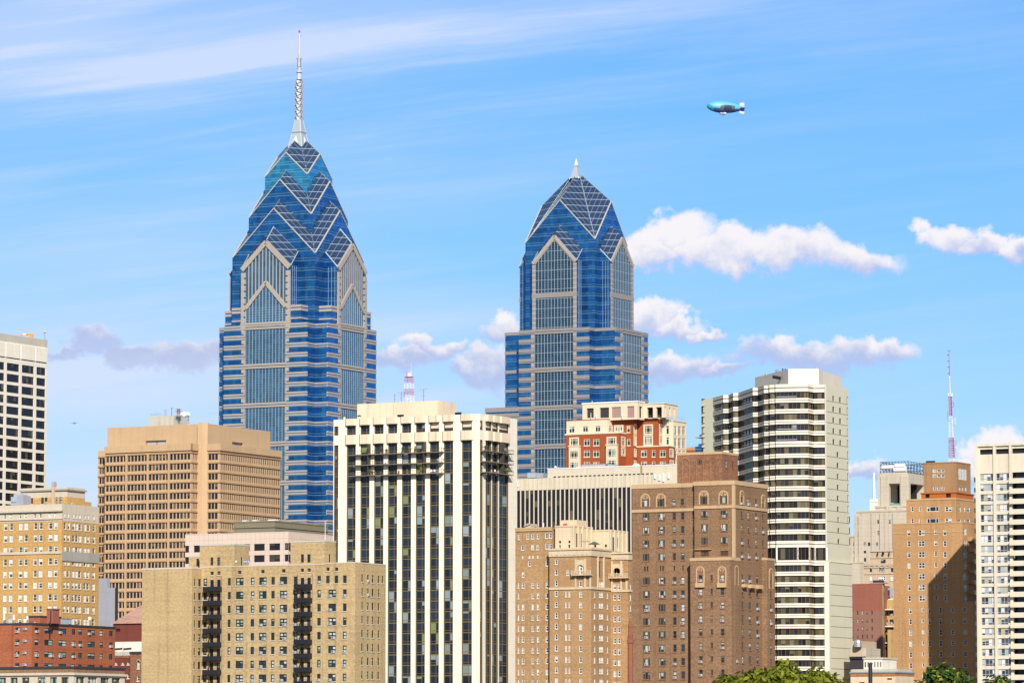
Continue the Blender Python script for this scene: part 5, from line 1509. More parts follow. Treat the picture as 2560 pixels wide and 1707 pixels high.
p2 = pent(y1 + 2.0, 1003, 1243, 1447, 932, ((1040, 1066, 1118, 1150), (1172, 1200, 1115, 1150)), ((1272, 1295, 1022, 1205), (1333, 1360, 1030, 1160), (1402, 1420, 1038, 1205)), 'slot', 'goth_slim', min(zt, zt2) - 1)
GOTH = b; GOTHq = (p1, p2, zt, Lw, zw, L, zG)
b.mass(p1[2] + .4, p1[3] - .3, 4.5, 11, zt - 1, b.L(5).z(zG(600, 812)), M['cream_block'])

# ---- dark brown brick apartment block
zL = Zm(1560, 1390, 4.9475)
b = Bd('apartment_building', 'dark brown brick apartment block with arched attic windows and window air conditioners', 'building', 1560 + 1397 / 5.0575, 1400, 1000)
L, R = b.L(), b.R()
xm = L.a(zH(890, 900)); zt = L.z(zH(1390, 461)); ye = R.a(zH(1815, 800))
Lb = b.L(1.3); xl = Lb.a(zH(104, 900)); zb_ = Lb.z(zH(880, 492))
vt = lambda t, z=zH: t
colsL = cols(235, 320, 430, 515)
r1 = [(875 + 169.5 * i, 965 + 169.5 * i) for i in range(4)]
rL = [(260, 350)] + [(427 + 166.7 * i, 520 + 166.7 * i) for i in range(12)]
Lb.grid(zH, cols(233, 320, 428, 516), 900, r1, 277, 'triple_brown'); Lb.grid(zH, cols(611, 655, 716, 762), 900, [(a - 8, b_ - 8) for a, b_ in r1], 620, 'single_brown')
Lb.grid(zH, cols(862, 889), 900, [(a - 20, b_ - 20) for a, b_ in r1], 860, 'single_brown')
Lb.grid(zL, cols(233, 321, 425, 514), 600, rL, 277, 'triple_brown'); Lb.grid(zL, cols(603, 650, 703, 752), 600, [(a - 6, b_ - 6) for a, b_ in rL], 620, 'single_brown')
Lb.grid(zL, cols(248, 266, 282, 300, 443, 458, 472, 490, 613, 630, 720, 736), 150, [(124, 186)], 277, 'slot')
Lb.grid(zH, cols(225, 318, 420, 515), 750, [(700, 795)], 270, 'arch_brown'); Lb.grid(zH, cols(608, 650, 713, 758), 730, [(692, 775)], 630, 'single_brown')
L.grid(zH, cols(973, 1058, 1218, 1310), 900, [(842 + 168.5 * i, 935 + 168.5 * i) for i in range(3)], 1015, 'triple_brown')
L.grid(zH, cols(972, 1068, 1218, 1318), 1380, [(1353, 1418)], 1015, 'louv_brown')
L.grid(zH, cols(962, 1058, 1210, 1307), 700, [(664, 762)], 1010, 'arch_brown')
R.grid(zH, cols(1478, 1502, 1563, 1586, 1658, 1685, 1746, 1768), 900, [(664, 760)] + [(840 + 169 * i, 925 + 169 * i) for i in range(4)], 1420, 'side_brown')
R.grid(zL, cols(1457, 1480, 1542, 1574, 1637, 1668, 1724, 1745), 600, [(225 + 167 * i, 318 + 167 * i) for i in range(13)], 1440, 'side_brown')
b.mass(xl, xm, 1.3, ye, 0, zb_, M['brown_brick'], Lb, rec=.2)
b.mass(xm + .002, 0, 0, ye, 0, zt, M['brown_brick'], L, R, rec=.2)
# forward bay at the foot with two terracotta crowned windows
Lf = b.L(-1.5); xf0, xf1 = Lf.a(zL(822, 600)), Lf.a(zL(1330, 600)); zf = Lf.z(zL(1328, 14)); Rf = b.R(xf1); yf = Rf.a(zL(1437, 600))
Lf.grid(zL, cols(922, 970, 1193, 1240), 600, [(230, 318)] + [(398 + 167 * i, 484 + 167 * i) for i in range(12)], 946, 'single_brown')
Lf.grid(zL, cols(1069, 1098), 600, [(228, 305)] + [(398 + 167 * i, 470 + 167 * i) for i in range(12)], 1080, 'single_brown')
Rf.grid(zL, cols(1378, 1400), 600, [(222, 310)] + [(390 + 167 * i, 480 + 167 * i) for i in range(12)], 1350, 'side_brown')
b.mass(xf0, xf1, -1.5, yf, 0, zf, M['brown_brick'], Lf, Rf, rec=.2)
Lk = b.L(0); yk0, yk1 = R.a(zL(1762, 600)), R.a(zL(1866, 600)); Rk = b.R(1.3)
Rk.grid(zL, cols(1808, 1830), 600, [(265 + 167 * i, 350 + 167 * i) for i in range(12)], 1815, 'side_brown')
b.mass(.003, 1.3, Rk.a(zL(1772, 600)), Rk.a(zL(1868, 600)), 0, Rk.z(zL(1800, 50)), M['brown_brick'], None, Rk)
tr = MB()
def ring(zlo, zhi, o, x0_=None):
    tr.box(xl - o, xm - .01, 1.3 - o, 1.296, zlo - (zt - zb_) * .0 - .35, zhi - .35, M['buff_trim'])
    tr.box(xm - .01, o, -o, -.004, zlo, zhi, M['buff_trim']); tr.box(.004, o, -.004, ye, zlo, zhi, M['buff_trim'])
ring(L.z(zH(1390, 805)), L.z(zH(1390, 768)), .22)
tr.box(xm - .1, .15, -.15, ye + .1, zt - .9, zt + .1, M['buff_trim']); tr.box(xl - .15, xm - .1, 1.15, ye, zb_ - .9, zb_ + .08, M['buff_trim'])
tr.box(xf0 - .1, xf1 + .12, -1.62, yf, zf - .6, zf + .1, M['buff_trim']); tr.box(.0, 1.4, Rk.a(zL(1772, 600)) - .1, Rk.a(zL(1868, 600)) + .1, Rk.z(zL(1800, 50)), Rk.z(zL(1800, 50)) + .5, M['buff_trim'])
tr.box(-.55, -.004, -.1, -.004, zf, zt - 1, M['buff_trim']); tr.box(.004, .1, 0, .55, zf, zt - 1, M['buff_trim'])
tr.box(L.a(zH(900, 1328)), L.a(zH(1115, 1328)), -.5, -.004, L.z(zH(1000, 1333)), L.z(zH(1000, 1326)), M['buff_trim'])
b.part(tr, 'stone_courses')
def arch(f, a0, a1, zlo, zsp, w_, plane_depth=-.12, n=9):
    am = MB(); c = (a0 + a1) / 2; r0, r1_ = (a1 - a0) / 2, (a1 - a0) / 2 + w_
    f.box(am, a0 - w_, a0, plane_depth, -.004, zlo, zsp, M['buff_trim']); f.box(am, a1, a1 + w_, plane_depth, -.004, zlo, zsp, M['buff_trim'])
    for i in range(n):
        t0, t1 = math.pi * i / n, math.pi * (i + 1) / n
        q = [(c + r * math.cos(t), zsp + r * math.sin(t)) for r, t in ((r0, t0), (r1_, t0), (r1_, t1), (r0, t1))]
        am.poly([f.T(a, plane_depth, z) for a, z in q], M['buff_trim'])
        am.poly([f.T(q[1][0], plane_depth, q[1][1]), f.T(q[1][0], 0, q[1][1]), f.T(q[2][0], 0, q[2][1]), f.T(q[2][0], plane_depth, q[2][1])], M['buff_trim'])
        if r0 > .4 and i % 2 == 0:
            tm = (t0 + t1) / 2; rr = r0 * .72
            am.tube(f.T(c + rr * math.cos(tm), -.02, zsp + rr * math.sin(tm)), f.T(c + rr * math.cos(tm), -.08, zsp + rr * math.sin(tm)), .16, .12, M['brown_brick_old'], 5)
    am.poly([f.T(c + r0 * math.cos(math.pi * i / n), -.015, zsp + r0 * math.sin(math.pi * i / n)) for i in range(n + 1)], M['buff_trim'])
    am.tube(f.T(c, -.02, zsp + r0 * .35), f.T(c, -.09, zsp + r0 * .35), r0 * .3, r0 * .25, M['brown_brick_old'], 8)
    b.part(am, 'window_arch')
for q in ((225, 318), (420, 515)): arch(Lb, Lb.a(zH(q[0], 740)), Lb.a(zH(q[1], 740)), Lb.z(zH(q[0], 797)), Lb.z(zH(q[0], 690)), .28)
for q in ((962, 1058), (1210, 1307)): arch(L, L.a(zH(q[0], 720)), L.a(zH(q[1], 720)), L.z(zH(q[0], 764)), L.z(zH(q[0], 652)), .28)
for q, ty in (((1470, 1508), 640), ((1740, 1776), 690)): arch(R, R.a(zH(q[0], 720)), R.a(zH(q[1], 720)), R.z(zH(q[0], 765 if q[0] < 1600 else 800)), R.z(zH(q[0], ty)), .3)
for q in ((905, 985), (1173, 1255)): arch(Lf, Lf.a(zL(q[0], 250)), Lf.a(zL(q[1], 250)), Lf.z(zL(q[0], 385)), Lf.z(zL(q[0], 180)), .25)
for q in (1390, ): arch(Rf, Rf.a(zL(1372, 250)), Rf.a(zL(1406, 250)), Rf.z(zL(1390, 360)), Rf.z(zL(1390, 165)), .3)
arch(Rk, Rk.a(zL(1798, 300)), Rk.a(zL(1836, 300)), Rk.z(zL(1815, 400)), Rk.z(zL(1815, 205)), .3)
bc = MB()
for (f, q0, q1, y0_, y1_) in ((R, 1455, 1490, 350, 380), (R, 1535, 1588, 355, 390), (R, 1628, 1680, 360, 400), (R, 1722, 1756, 370, 405)):
    a0, a1 = f.a(zL(q0, 370)), f.a(zL(q1, 370)); f.box(bc, a0, a1, -.9, -.01, f.z(zL(q0, y1_)), f.z(zL(q0, y0_ - 8)), M['buff_trim']); f.box(bc, a0 + .15, a1 - .15, -.6, -.01, f.z(zL(q0, y1_ + 14)), f.z(zL(q0, y1_)), M['brown_brick_old'])
for q in ((890, 1000), (1158, 1270)):
    a0, a1 = Lf.a(zL(q[0], 360)), Lf.a(zL(q[1], 360)); Lf.box(bc, a0, a1, -.5, -.13, Lf.z(zL(q[0], 385)), Lf.z(zL(q[0], 330)), M['buff_trim'])
b.part(bc, 'window_balconies')
# penthouse with tall blind arches
Lp = b.L(6); xa, xb = Lp.a(zH(672, 300)), Lp.a(zH(1238, 300)); Rp = b.R(xb); yb = Rp.a(zH(1442, 300)); zp = Lp.z(zH(1236, 97))
Lp.one(zH, 925, 985, 203, 262, 'arch_brown'); Rp.one(zH, 1287, 1308, 205, 300, 'side_brown'); Rp.one(zH, 1366, 1386, 215, 305, 'side_brown')
b.mass(xa, xb, 6, yb, zb_ - .5, zp, M['brown_brick_old'], Lp, Rp, cap=(M['buff_trim'], .45, .12))
for q in ((735, 825, 190), (912, 998, 185), (1085, 1172, 175)):
    am = MB(); a0, a1 = Lp.a(zH(q[0], 300)), Lp.a(zH(q[1], 300)); zsp = Lp.z(zH(q[0], q[2] + 45)); c, r0 = (a0 + a1) / 2, (a1 - a0) / 2
    pts = [(a0, zt)] + [(c - r0 * math.cos(math.pi * i / 10), zsp + r0 * math.sin(math.pi * i / 10)) for i in range(11)] + [(a1, zt)]
    for p, q_ in zip(pts, pts[1:]): am.tube(Lp.T(p[0], -.03, p[1]), Lp.T(q_[0], -.03, q_[1]), .13, .13, M['brown_brick'], 4)
    b.part(am, 'blind_arch')
BRN = b; BRNq = (xa, xb, yb, zp, zt)

# ---- red sandstone church spire in front
p = at(1280 + 1418 / 4.794, 1640, 880)
s_ = MB(); zz = lambda y: at(1280 + 1418 / 4.794, 1380 + y / 4.794, 880).z - 0
M['sandstone'] = wallmat('red sandstone', (0.27, 0.095, 0.055), .2, 2.0, .2, .25)
w = lambda px: px / 4.794 * 880 / F
def oct_(r0, r1, za_, zb_): s_.lathe([(r0, za_), (r1, zb_)], M['sandstone'], 8)
oct_(w(34), w(32), 0, zz(1085)); oct_(w(40), w(40), zz(1085), zz(1050)); oct_(w(25), w(24), zz(1050), zz(900)); oct_(w(28), w(28), zz(900), zz(875)); oct_(w(22), w(16), zz(875), zz(840)); oct_(w(16), w(1), zz(840), zz(762))
for i in range(4):
    a = i * math.pi / 2 + .3; s_.tube((w(30) * math.cos(a), w(30) * math.sin(a), zz(1085)), (w(30) * math.cos(a), w(30) * math.sin(a), zz(980)), .25, .03, M['sandstone'], 5)
so_ = tag(empty('church_spire', (p.x, p.y, 0)), 'slender red sandstone church spire left of the dark brown brick block', 'spire')
s_.obj('stonework', so_)

# ================================================================== right group
# ---- curved white tower
zN = Zm(1900, 1280, 3.671)
b = Bd('apartment_tower', 'curved white apartment tower with bronze ribbon windows and a blank pale flank', 'apartment tower', 1730 + 1277 / 3.824, 1100, 1203)
R = b.R()
def loc(u, Y):
    q = at(u, 1100, Y); q = Vector((q.x, q.y, 0)) - b.O
    return (q.dot(b.A), q.dot(b.B))
plan = [loc(1730 + x / 3.824, Y) for x, Y in ((1277, 1203), (1165, 1203.6), (1112, 1200.2), (1000, 1200.6), (800, 1202.2), (792, 1203.2), (742, 1204.0), (736, 1205.4), (690, 1206.2), (630, 1213), (583, 1213.4), (443, 1230.5), (395, 1230.8), (350, 1237.5), (300, 1237.8), (168, 1251), (92, 1251.3))]
zt = b.L(0).z(zM(1268, 272)); rz = lambda y: b.L(0).z(zM(1220, y)); rzn = lambda y: b.L(0).z(zN(560, y))
ye = R.a((2121, 1100))
levels = []                                  # (bottom, top) of each ribbon of glass
for t in (347, 450, 553, 655, 757): levels.append((rz(t + 62), rz(t)))
for t in (872, 977, 1080, 1183, 1287, 1390, 1493): levels.append((rz(t + 65), rz(t)))
for t in (100, 203): levels.append((rzn(t + 62), rzn(t)))
levels.append((rzn(442), rzn(325)))
t = 487
while rzn(t + 60) > 4: levels.append((rzn(t + 60), rzn(t))); t += 96.6
seg = list(zip(plan, plan[1:]))
def nrm(p, q):
    d = Vector((q[0] - p[0], q[1] - p[1])); d.normalize(); return Vector((-d.y, d.x)) * -1 if False else Vector((d.y, -d.x))
def off(p, q, o):
    n = nrm(p, q)
    # outward: away from the middle of the building
    m_ = Vector(((p[0] + q[0]) / 2, (p[1] + q[1]) / 2)); c = Vector((-18, 25))
    if n.dot(m_ - c) < 0: n = -n
    return (p[0] + n.x * o, p[1] + n.y * o), (q[0] + n.x * o, q[1] + n.y * o)
prev = zt
core = MB(); back = [loc(1730 + 92 / 3.824, 1285), loc(2121, 1240)]
inner = []
for p, q in seg:
    a, c = off(p, q, -.75); inner += [a, c]
bk = [(-30, 52), (-2, 52)]
for i, (zb, ztp) in enumerate(levels):
    sm, wm = MB(), MB()
    for p, q in seg:
        po, qo = off(p, q, 0.0); pi_, qi = off(p, q, -1.1)
        for (za_, zc_, o) in ((ztp, ztp + (prev - ztp) * .44, 0.0), (ztp + (prev - ztp) * .44, ztp + (prev - ztp) * .58, -.16), (ztp + (prev - ztp) * .58, prev, -.02)):
            a, c = off(p, q, o)
            sm.poly([(a[0], a[1], za_), (c[0], c[1], za_), (c[0], c[1], zc_), (a[0], a[1], zc_)], M['curve_white'] if o > -.1 else M['groove'])
        sm.poly([(po[0], po[1], ztp), (qo[0], qo[1], ztp), (qi[0], qi[1], ztp), (pi_[0], pi_[1], ztp)], M['curve_white'])
        sm.poly([(po[0], po[1], prev), (qo[0], qo[1], prev), (qi[0], qi[1], prev), (pi_[0], pi_[1], prev)], M['curve_white'])
        a, c = off(p, q, -.45)
        l = math.hypot(q[0] - p[0], q[1] - p[1]); n = max(1, round(l / 1.25))
        tall = ztp - zb > 3
        for k in range(n):
            t0, t1 = k / n, (k + 1) / n
            u0, u1 = (a[0] + (c[0] - a[0]) * t0, a[1] + (c[1] - a[1]) * t0), (a[0] + (c[0] - a[0]) * t1, a[1] + (c[1] - a[1]) * t1)
            wm.poly([(u0[0], u0[1], zb), (u1[0], u1[1], zb), (u1[0], u1[1], ztp), (u0[0], u0[1], ztp)], M['pane_brz'] if not tall else M['pane_black'], [(0, 0), (1, 0), (1, 1), (0, 1)])
            o0, _ = off(p, q, -.36)
            e = (o0[0] + (c[0] - a[0]) * t0, o0[1] + (c[1] - a[1]) * t0)
            wm.tube((e[0], e[1], zb), (e[0], e[1], ztp), .065, .065, M['bronze'], 4, False)
        if tall and l > 3:
            for k in range(max(1, round(l / 4)) + 1):
                tt = k / max(1, round(l / 4)); e = (po[0] + (qo[0] - po[0]) * tt, po[1] + (qo[1] - po[1]) * tt)
                sm.tube((e[0], e[1] + .2, zb), (e[0], e[1] + .2, ztp), .32, .32, M['curve_white'], 4)
        elif l > 8 and i in (0, 1, 3, 4) and q[0] > -26:       # loggias with white railings
            pass
    b.part(sm, 'spandrel'); b.part(wm, 'window_band')
    prev = zb
sm = MB()
for p, q in seg: sm.poly([(p[0], p[1], 0), (q[0], q[1], 0), (q[0], q[1], prev), (p[0], p[1], prev)], M['curve_white'])
b.part(sm, 'spandrel')
b.rb.poly([(p[0], p[1], zt) for p in plan] + [(bk[0][0], bk[0][1], zt), (0, ye, zt)], M['roof'])
# flank
R.grid(zM, cols(1343, 1362, 1408, 1427), 600, [(380 + 103 * i, 430 + 103 * i) for i in range(5)], 1350, 'flankw')
R.grid(zM, cols(1384, 1403), 1100, [(916 + 104 * i, 963 + 104 * i) for i in range(7)], 1390, 'flankw')
R.grid(zN, cols(712, 730), 160, [(45, 88), (145, 188), (245, 288)], 720, 'flankw')
R.grid(zM, cols(1481, 1500), 600, [(388 + 103 * i, 455 + 103 * i) for i in range(5)] + [(910 + 104 * i, 978 + 104 * i) for i in range(7)], 1490, 'flankw')
R.grid(zN, cols(815, 830), 160, [(38, 100), (138, 200), (238, 300)], 822, 'flankw')
zbase = R.z(zN(640, 455))
y_e = R.a(zM(1478, 600))
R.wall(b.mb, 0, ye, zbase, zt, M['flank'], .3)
Rb = b.R(.9); yb2 = Rb.a(zN(847, 800)); Rb.wall(b.mb, -.4, yb2, 0, zbase, M['flank'], .3)
b.mb.poly([(0, -.4, zbase), (.9, -.4, zbase), (.9, yb2, zbase), (0, yb2, zbase)], M['flank']); b.mb.poly([(-.5, -.4, 0), (.9, -.4, 0), (.9, -.4, zbase), (-.5, -.4, zbase)], M['curve_white'])
b.mb.poly([(0, ye, 0), (-30, ye + 4, 0), (-30, ye + 4, zt), (0, ye, zt)], M['flank']); b.mb.box(-.02, .06, -.35, .5, zbase, zt + .05, M['curve_white'])
for p, q in ((plan[-1], (-30, ye + 4)),): b.mb.poly([(p[0], p[1], 0), (q[0], q[1], 0), (q[0], q[1], zt), (p[0], p[1], zt)], M['flank'])
gr = MB()
for (zb, ztp) in levels:
    z = zb - .55
    gr.box(.0 if z > zbase else .9, .03 if z > zbase else .93, .6, ye - .1, z, z + .13, M['groove'])
b.part(gr, 'wall_grooves')
OCC.append((b, [b.w((plan[-1][0], plan[-1][1], 0)), b.w((0, 0, 0)), b.w((0, 0, zt)), b.w((plan[-1][0], plan[-1][1], zt))]))
# upper bay loggias: flat dark sheets paint in the recess shade, with rails
for i in (0, 3, 4):
    zb, ztp = levels[i]
    for (pi0, pi1, t0, t1) in ((3, 4, -.02, .95), (10, 11, .1, .75), (14, 15, .1, .8)):
        lm = MB()
        p, q = plan[pi0], plan[pi1]; a, c = off(p, q, -.40)
        e0 = (a[0] + (c[0] - a[0]) * t0, a[1] + (c[1] - a[1]) * t0); e1 = (a[0] + (c[0] - a[0]) * t1, a[1] + (c[1] - a[1]) * t1)
        lm.poly([(e0[0], e0[1], zb), (e1[0], e1[1], zb), (e1[0], e1[1], ztp), (e0[0], e0[1], ztp)], M['void'])
        for k in range(3):
            u0 = (e0[0] + (e1[0] - e0[0]) * (k + .12) / 3, e0[1] + (e1[1] - e0[1]) * (k + .12) / 3 - .02); u1 = (e0[0] + (e1[0] - e0[0]) * (k + .8) / 3, e0[1] + (e1[1] - e0[1]) * (k + .8) / 3 - .02)
            lm.poly([(u0[0], u0[1], zb + .1), (u1[0], u1[1], zb + .1), (u1[0], u1[1], ztp - .3), (u0[0], u0[1], ztp - .3)], M['pane_ivory'], [(0, 0), (1, 0), (1, 1), (0, 1)])
        o0, o1 = off(p, q, -.12)
        lm.tube((o0[0] + (o1[0] - o0[0]) * t0, o0[1] + (o1[1] - o0[1]) * t0, zb + .42), (o0[0] + (o1[0] - o0[0]) * t1, o0[1] + (o1[1] - o0[1]) * t1, zb + .42), .06, .06, M['white_paint'], 4)
        b.part(lm, 'loggia')
# penthouse
q0 = loc(1730 + 605 / 3.824, 1235); q1 = loc(1730 + 925 / 3.824, 1208); q2 = loc(1730 + 1215 / 3.824, 1207); q3 = loc(1730 + 1256 / 3.824, 1214)
zp = b.L(0).z(zM(1100, 116))
ph = MB(); ph.prism([q1, q2, q3, (q3[0] - 4, q3[1] + 22), (q0[0], q0[1] + 8), q0], zt, zp, M['curve_white'])
ph.box(q1[0] - 4.8, q1[0] - 4.3, q1[1] - .1, q1[1] + 6, zp - 2.4, zp - 1.6, M['void'])
b.part(ph, 'penthouse')
CUR = b; CURq = (q0, q1, q2, q3, zp, zt)

# ---- pale balcony tower at the right edge
zO = Zm(2110, 860, 3.564); zP = Zm(2110, 1280, 3.671)
b = Bd('apartment_tower', 'pale concrete tower with wide windows and solid white balconies at the right edge', 'apartment tower', 2640, 1300, 1174)
L = b.L(); x0 = L.a(zO(1186, 1200)); zt = L.z(zO(1340, 892))
fl = (L.z(zP(1320, 117)) - L.z(zP(1320, 1345))) / 13
tops = [L.z(zP(1320, 117)) + fl * (5 - i) for i in range(24)]
tops = [z for z in tops if z < L.z(zO(1270, 1050))]
h = fl * .70
for z in tops:
    if z - h < 1: continue
    for c0, c1 in cols(1212, 1335, 1355, 1478): L.win(L.a(zO(c0, 1200)), L.a(zO(c1, 1200)), z - h, z, 'balcw')
    L.win(L.a(zO(1500, 1200)), -1, z - h * .78, z + .15, 'balc_open')
for c0, c1 in cols(1212, 1335, 1355, 1478, 1500, 1640): L.win(L.a(zO(c0, 1200)), L.a(zO(c1, 1200)), L.z(zO(1340, 980)), L.z(zO(1340, 935)), 'slot_open')
b.mass(x0, 0, 0, 40, 0, zt, M['balc'], L, rec=.35)
pl = MB()
for c in (1188, 1345, 1488):
    a = L.a(zO(c, 1200)); pl.box(a - .35, a + .35, -.45, -.004, 0, zt - .3, M['balc'])
pl.box(x0, 0, -.5, -.004, zt - .5, zt + .1, M['balc'])
b.part(pl, 'piers')
a0 = L.a(zO(1486, 1200))
for z in tops:
    if z - h < 1: continue
    bm = MB(); bm.box(a0, 0, -1.5, -.46, z - h * .78 - fl * .50, z - h * .78 - .02, M['balc']); b.part(bm, 'balcony')
    sbm = MB(); sbm.box(x0 - 1.7, x0 - .004, 2, 6.5, z - h - .1, z - h + .1, M['balc']); sbm.box(x0 - 1.75, x0 - 1.55, 2, 6.5, z - h + .1, z - h + 1.15, M['balc']); sbm.box(x0 - 1.55, x0 - .004, 2, 2.15, z - h + .1, z - h + 1.15, M['balc'])
    sbm.box(x0 - 1.7, x0 - .004, 14, 20, z - h - .1, z - h + 1.15, M['balc'])
    b.part(sbm, 'balcony')
b.mass(x0 + 5, -2, 6, 25, zt + .12, zt + .5, M['pale_conc'])

# ---- orange tan brick block with radio mast
b = Bd('apartment_building', 'orange tan brick block crossed by a diagonal shadow below the radio mast', 'building', 2110 + 1090 / 3.671, 1400, 1236)
L, R = b.L(), b.R()
xl = L.a(zP(452, 600)); zt = L.z(zP(1088, 96)); ye = R.a(zP(1260, 300))
rw = [(160 + 100.3 * i, 212 + 100.3 * i) for i in range(7)]
L.grid(zP, cols(584, 612), 500, rw, 700, 'tanr'); L.grid(zP, cols(685, 743), 500, rw, 715, 'tanr2'); L.grid(zP, cols(830, 857), 500, [(a, a + 42) for a, _ in rw], 845, 'tanr'); L.grid(zP, cols(913, 943), 500, rw, 915, 'tanr')
zlow = L.z(zP(1095, 818)); rl = [(873 + 101.2 * i, 925 + 101.2 * i) for i in range(11)]
Lo = b.L(-.01)
L.grid(zP, cols(597, 624), 1000, rl, 800, 'tanr'); L.grid(zP, cols(714, 736), 1000, [(a, a + 38) for a, _ in rl], 800, 'tanr'); L.grid(zP, cols(773, 799), 1000, rl, 800, 'tanr'); L.grid(zP, cols(873, 900), 1000, rl, 800, 'tanr')
L.grid(zP, cols(982, 1014, 1092, 1128), 1000, [(a + 2, a + 44) for a, _ in rl], 1000, 'tanr')
xw = L.a(zP(1185, 1000))
R.grid(zP, cols(1100, 1126), 500, [(150 + 103 * i, 208 + 103 * i) for i in range(7)], 1110, 'tanr2')
b.mass(xl, 0, 0, ye, 0, zt, M['tanr_brick'], L, R, rec=.16)
b.mass(.002, xw, 0, ye, 0, zlow, M['tanr_brick'], L, rec=.16)
b.mb.box(xl, .1, -.1, -.004, zt - 2.6, zt - 2.4, M['buff_trim']); b.mb.box(xl - .05, .1, -.1, ye, zt, zt + .25, M['buff_trim'])
for i in range(6):
    z = zt - 5 - i * 3; sbm = MB(); R.box(sbm, R.a(zP(1135, 300)), ye, -1.6, -.01, z, z + 1.1, M['tanr_brick']); b.part(sbm, 'balcony')
# middle stage
Lm = b.L(1.6); xa, xb = Lm.a(zO(556, 1450)), Lm.a(zO(1000, 1450)); Rm = b.R(xb); yb = Rm.a(zO(1180, 1450)); zm_ = Lm.z(zO(998, 1372))
for q, k_ in (((597, 622), 'tanr'), ((670, 688), 'tanr'), ((738, 845), 'tanr3'), ((900, 962), 'tanr2')):
    for t in (1446, 1552): Lm.one(zO, q[0], q[1], t, t + 44, k_)
for q in ((1018, 1040), (1070, 1080), (1095, 1122)): Rm.one(zO, q[0], q[1], 1450, 1494, 'tanr'); Rm.one(zO, q[0], q[1], 1556, 1600, 'tanr')
b.mass(xa, xb, 1.6, yb, zt, zm_, M['tanr_brick'], Lm, Rm, rec=.16, cap=(M['buff_trim'], .3, .12))
# cedar clad terrace storey
Lt = b.L(3.0); xc, xd = Lt.a(zO(688, 1340)), Lt.a(zO(1000, 1340)); Rt = b.R(xd); yd = Rt.a(zO(1155, 1350)); zc_ = Lt.z(zO(998, 1319))
Lt.one(zO, 725, 762, 1334, 1368, 'slot'); Lt.one(zO, 908, 952, 1330, 1364, 'slot')
b.mass(xc, xd, 3.0, yd, zm_, zc_, M['rust_wood'], Lt, Rt, cap=(M['rust_wood'], .2, .25))
# brown penthouse
Lp = b.L(4.0); xe, xf = Lp.a(zO(708, 1200)), Lp.a(zO(1004, 1200)); Rp = b.R(xf); yf = Rp.a(zO(1128, 1200)); zp = Lp.z(zO(1000, 1050))
for q in ((790, 820), (828, 858), (867, 896)):
    for t in (1113, 1157): Lp.one(zO, q[0], q[1], t, t + 30, 'tanr')
    Lp.one(zO, q[0] + 3, q[1], 1270, 1298, 'tanr')
Rp.one(zO, 1018, 1092, 1108, 1208, 'white_grid')
for q in ((1022, 1036), (1048, 1062), (1076, 1090)): Rp.one(zO, q[0], q[1], 1276, 1306, 'tanr')
b.mass(xe, xf, 4.0, yf, zc_ + .12, zp, M['brown_wash'], Lp, Rp, rec=.3, cap=(M['brown_wash'], .2, .1))
TNR = b; TNRq = (xe, xf, 4.0, yf, zp)

# ---- art deco limestone tower
b = Bd('limestone_tower', 'stepped art deco limestone tower with an open arched crown', 'tower', 2110 + 500 / 3.564, 1250, 1500)
L, R = b.L(), b.R()
xc0 = L.a(zO(383, 1250)); zc1 = L.z(zO(440, 1142)); zc0 = L.z(zO(440, 1440))
cr = MB()
Lc = b.L(0); Lc.win(L.a(zO(402, 1300)), L.a(zO(497, 1300)), zc0 + .5, L.z(zO(450, 1240)), None)
wdt = -L.a(zO(305, 1250)); yd = R.a(zO(683, 1250))
pier_x = [L.a(zO(x, 1250)) for x in (306, 345, 385, 400)]
# four corner piers, lintel band and open middle
x_l = L.a(zO(302, 1250)); s_ = 3.6
for (px0, px1, py0, py1) in ((x_l, L.a(zO(398, 1250)), 0, 1.6), (-.1, 3.2, 0, 1.6), (x_l, L.a(zO(345, 1250)), yd - 4, yd), (0, 3.2, yd - 4.5, yd - .5), (x_l, x_l + 3, 8, yd - 8)):
    cr.box(px0, px1, py0, py1, zc0, zc1 - 3.8, M['limestone'])
for (px0, px1, py0, py1) in ((x_l + 1.2, L.a(zO(392, 1250)), -.35, -.01), (.3, 2.6, -.35, -.01)): cr.box(px0, px1, py0, py1, zc0, zc1 - 1.2, M['limestone'])
cr.box(x_l + .02, 3.18, .02, yd - .52, zc1 - 3.8, zc1 - .6, M['limestone']); cr.box(x_l + .8, 2.5, .6, yd - 1.2, zc1 - .6, zc1, M['limestone'])
cr.box(x_l + 1.5, 1.8, 10, 10.5, zc0, zc1 - 3.8, M['void'])
cr.box(L.a(zO(402, 1300)), L.a(zO(497, 1300)), .6, .8, zc0, zc0 + .9, plain('verdigris copper', (.12, .32, .24), .6))
b.part(cr, 'crown')
st = lambda a0_, a1_, top, y0_: b.mass(L.a(zO(a0_, 1500)), L.a(zO(a1_, 1500)), y0_, yd + 6, 0, L.z(zO(450, top)), M['limestone'], F_[0], None, rec=.35, cap=(M['limestone'], .5, .25))
F_ = [None]
L1 = b.L(-1.0); F_[0] = L1
for x in (425, 450, 478): L1.one(zO, x - 6, x + 6, 1480, 1500, 'lime')
st(288, 600, 1440, -1.0)
L1b = b.L(-3.0); F_[0] = L1b
for q, t in (((305, 320), 70), ((328, 342), 70), ((413, 427), 70), ((445, 458), 70)): L1b.one(zP, q[0], q[1], t, t + 35, 'lime')
L1b.one(zP, 307, 340, 170, 208, 'lime')
for q in ((85, 108), (180, 203), (218, 241), (290, 312), (330, 352)): L1b.one(zP, q[0], q[1], 275, 310, 'lime')
for q in ((86, 108), (180, 203)): L1b.one(zP, q[0], q[1], 352, 376, 'lime'); L1b.one(zP, q[0] + 2, q[1], 418, 452, 'lime')
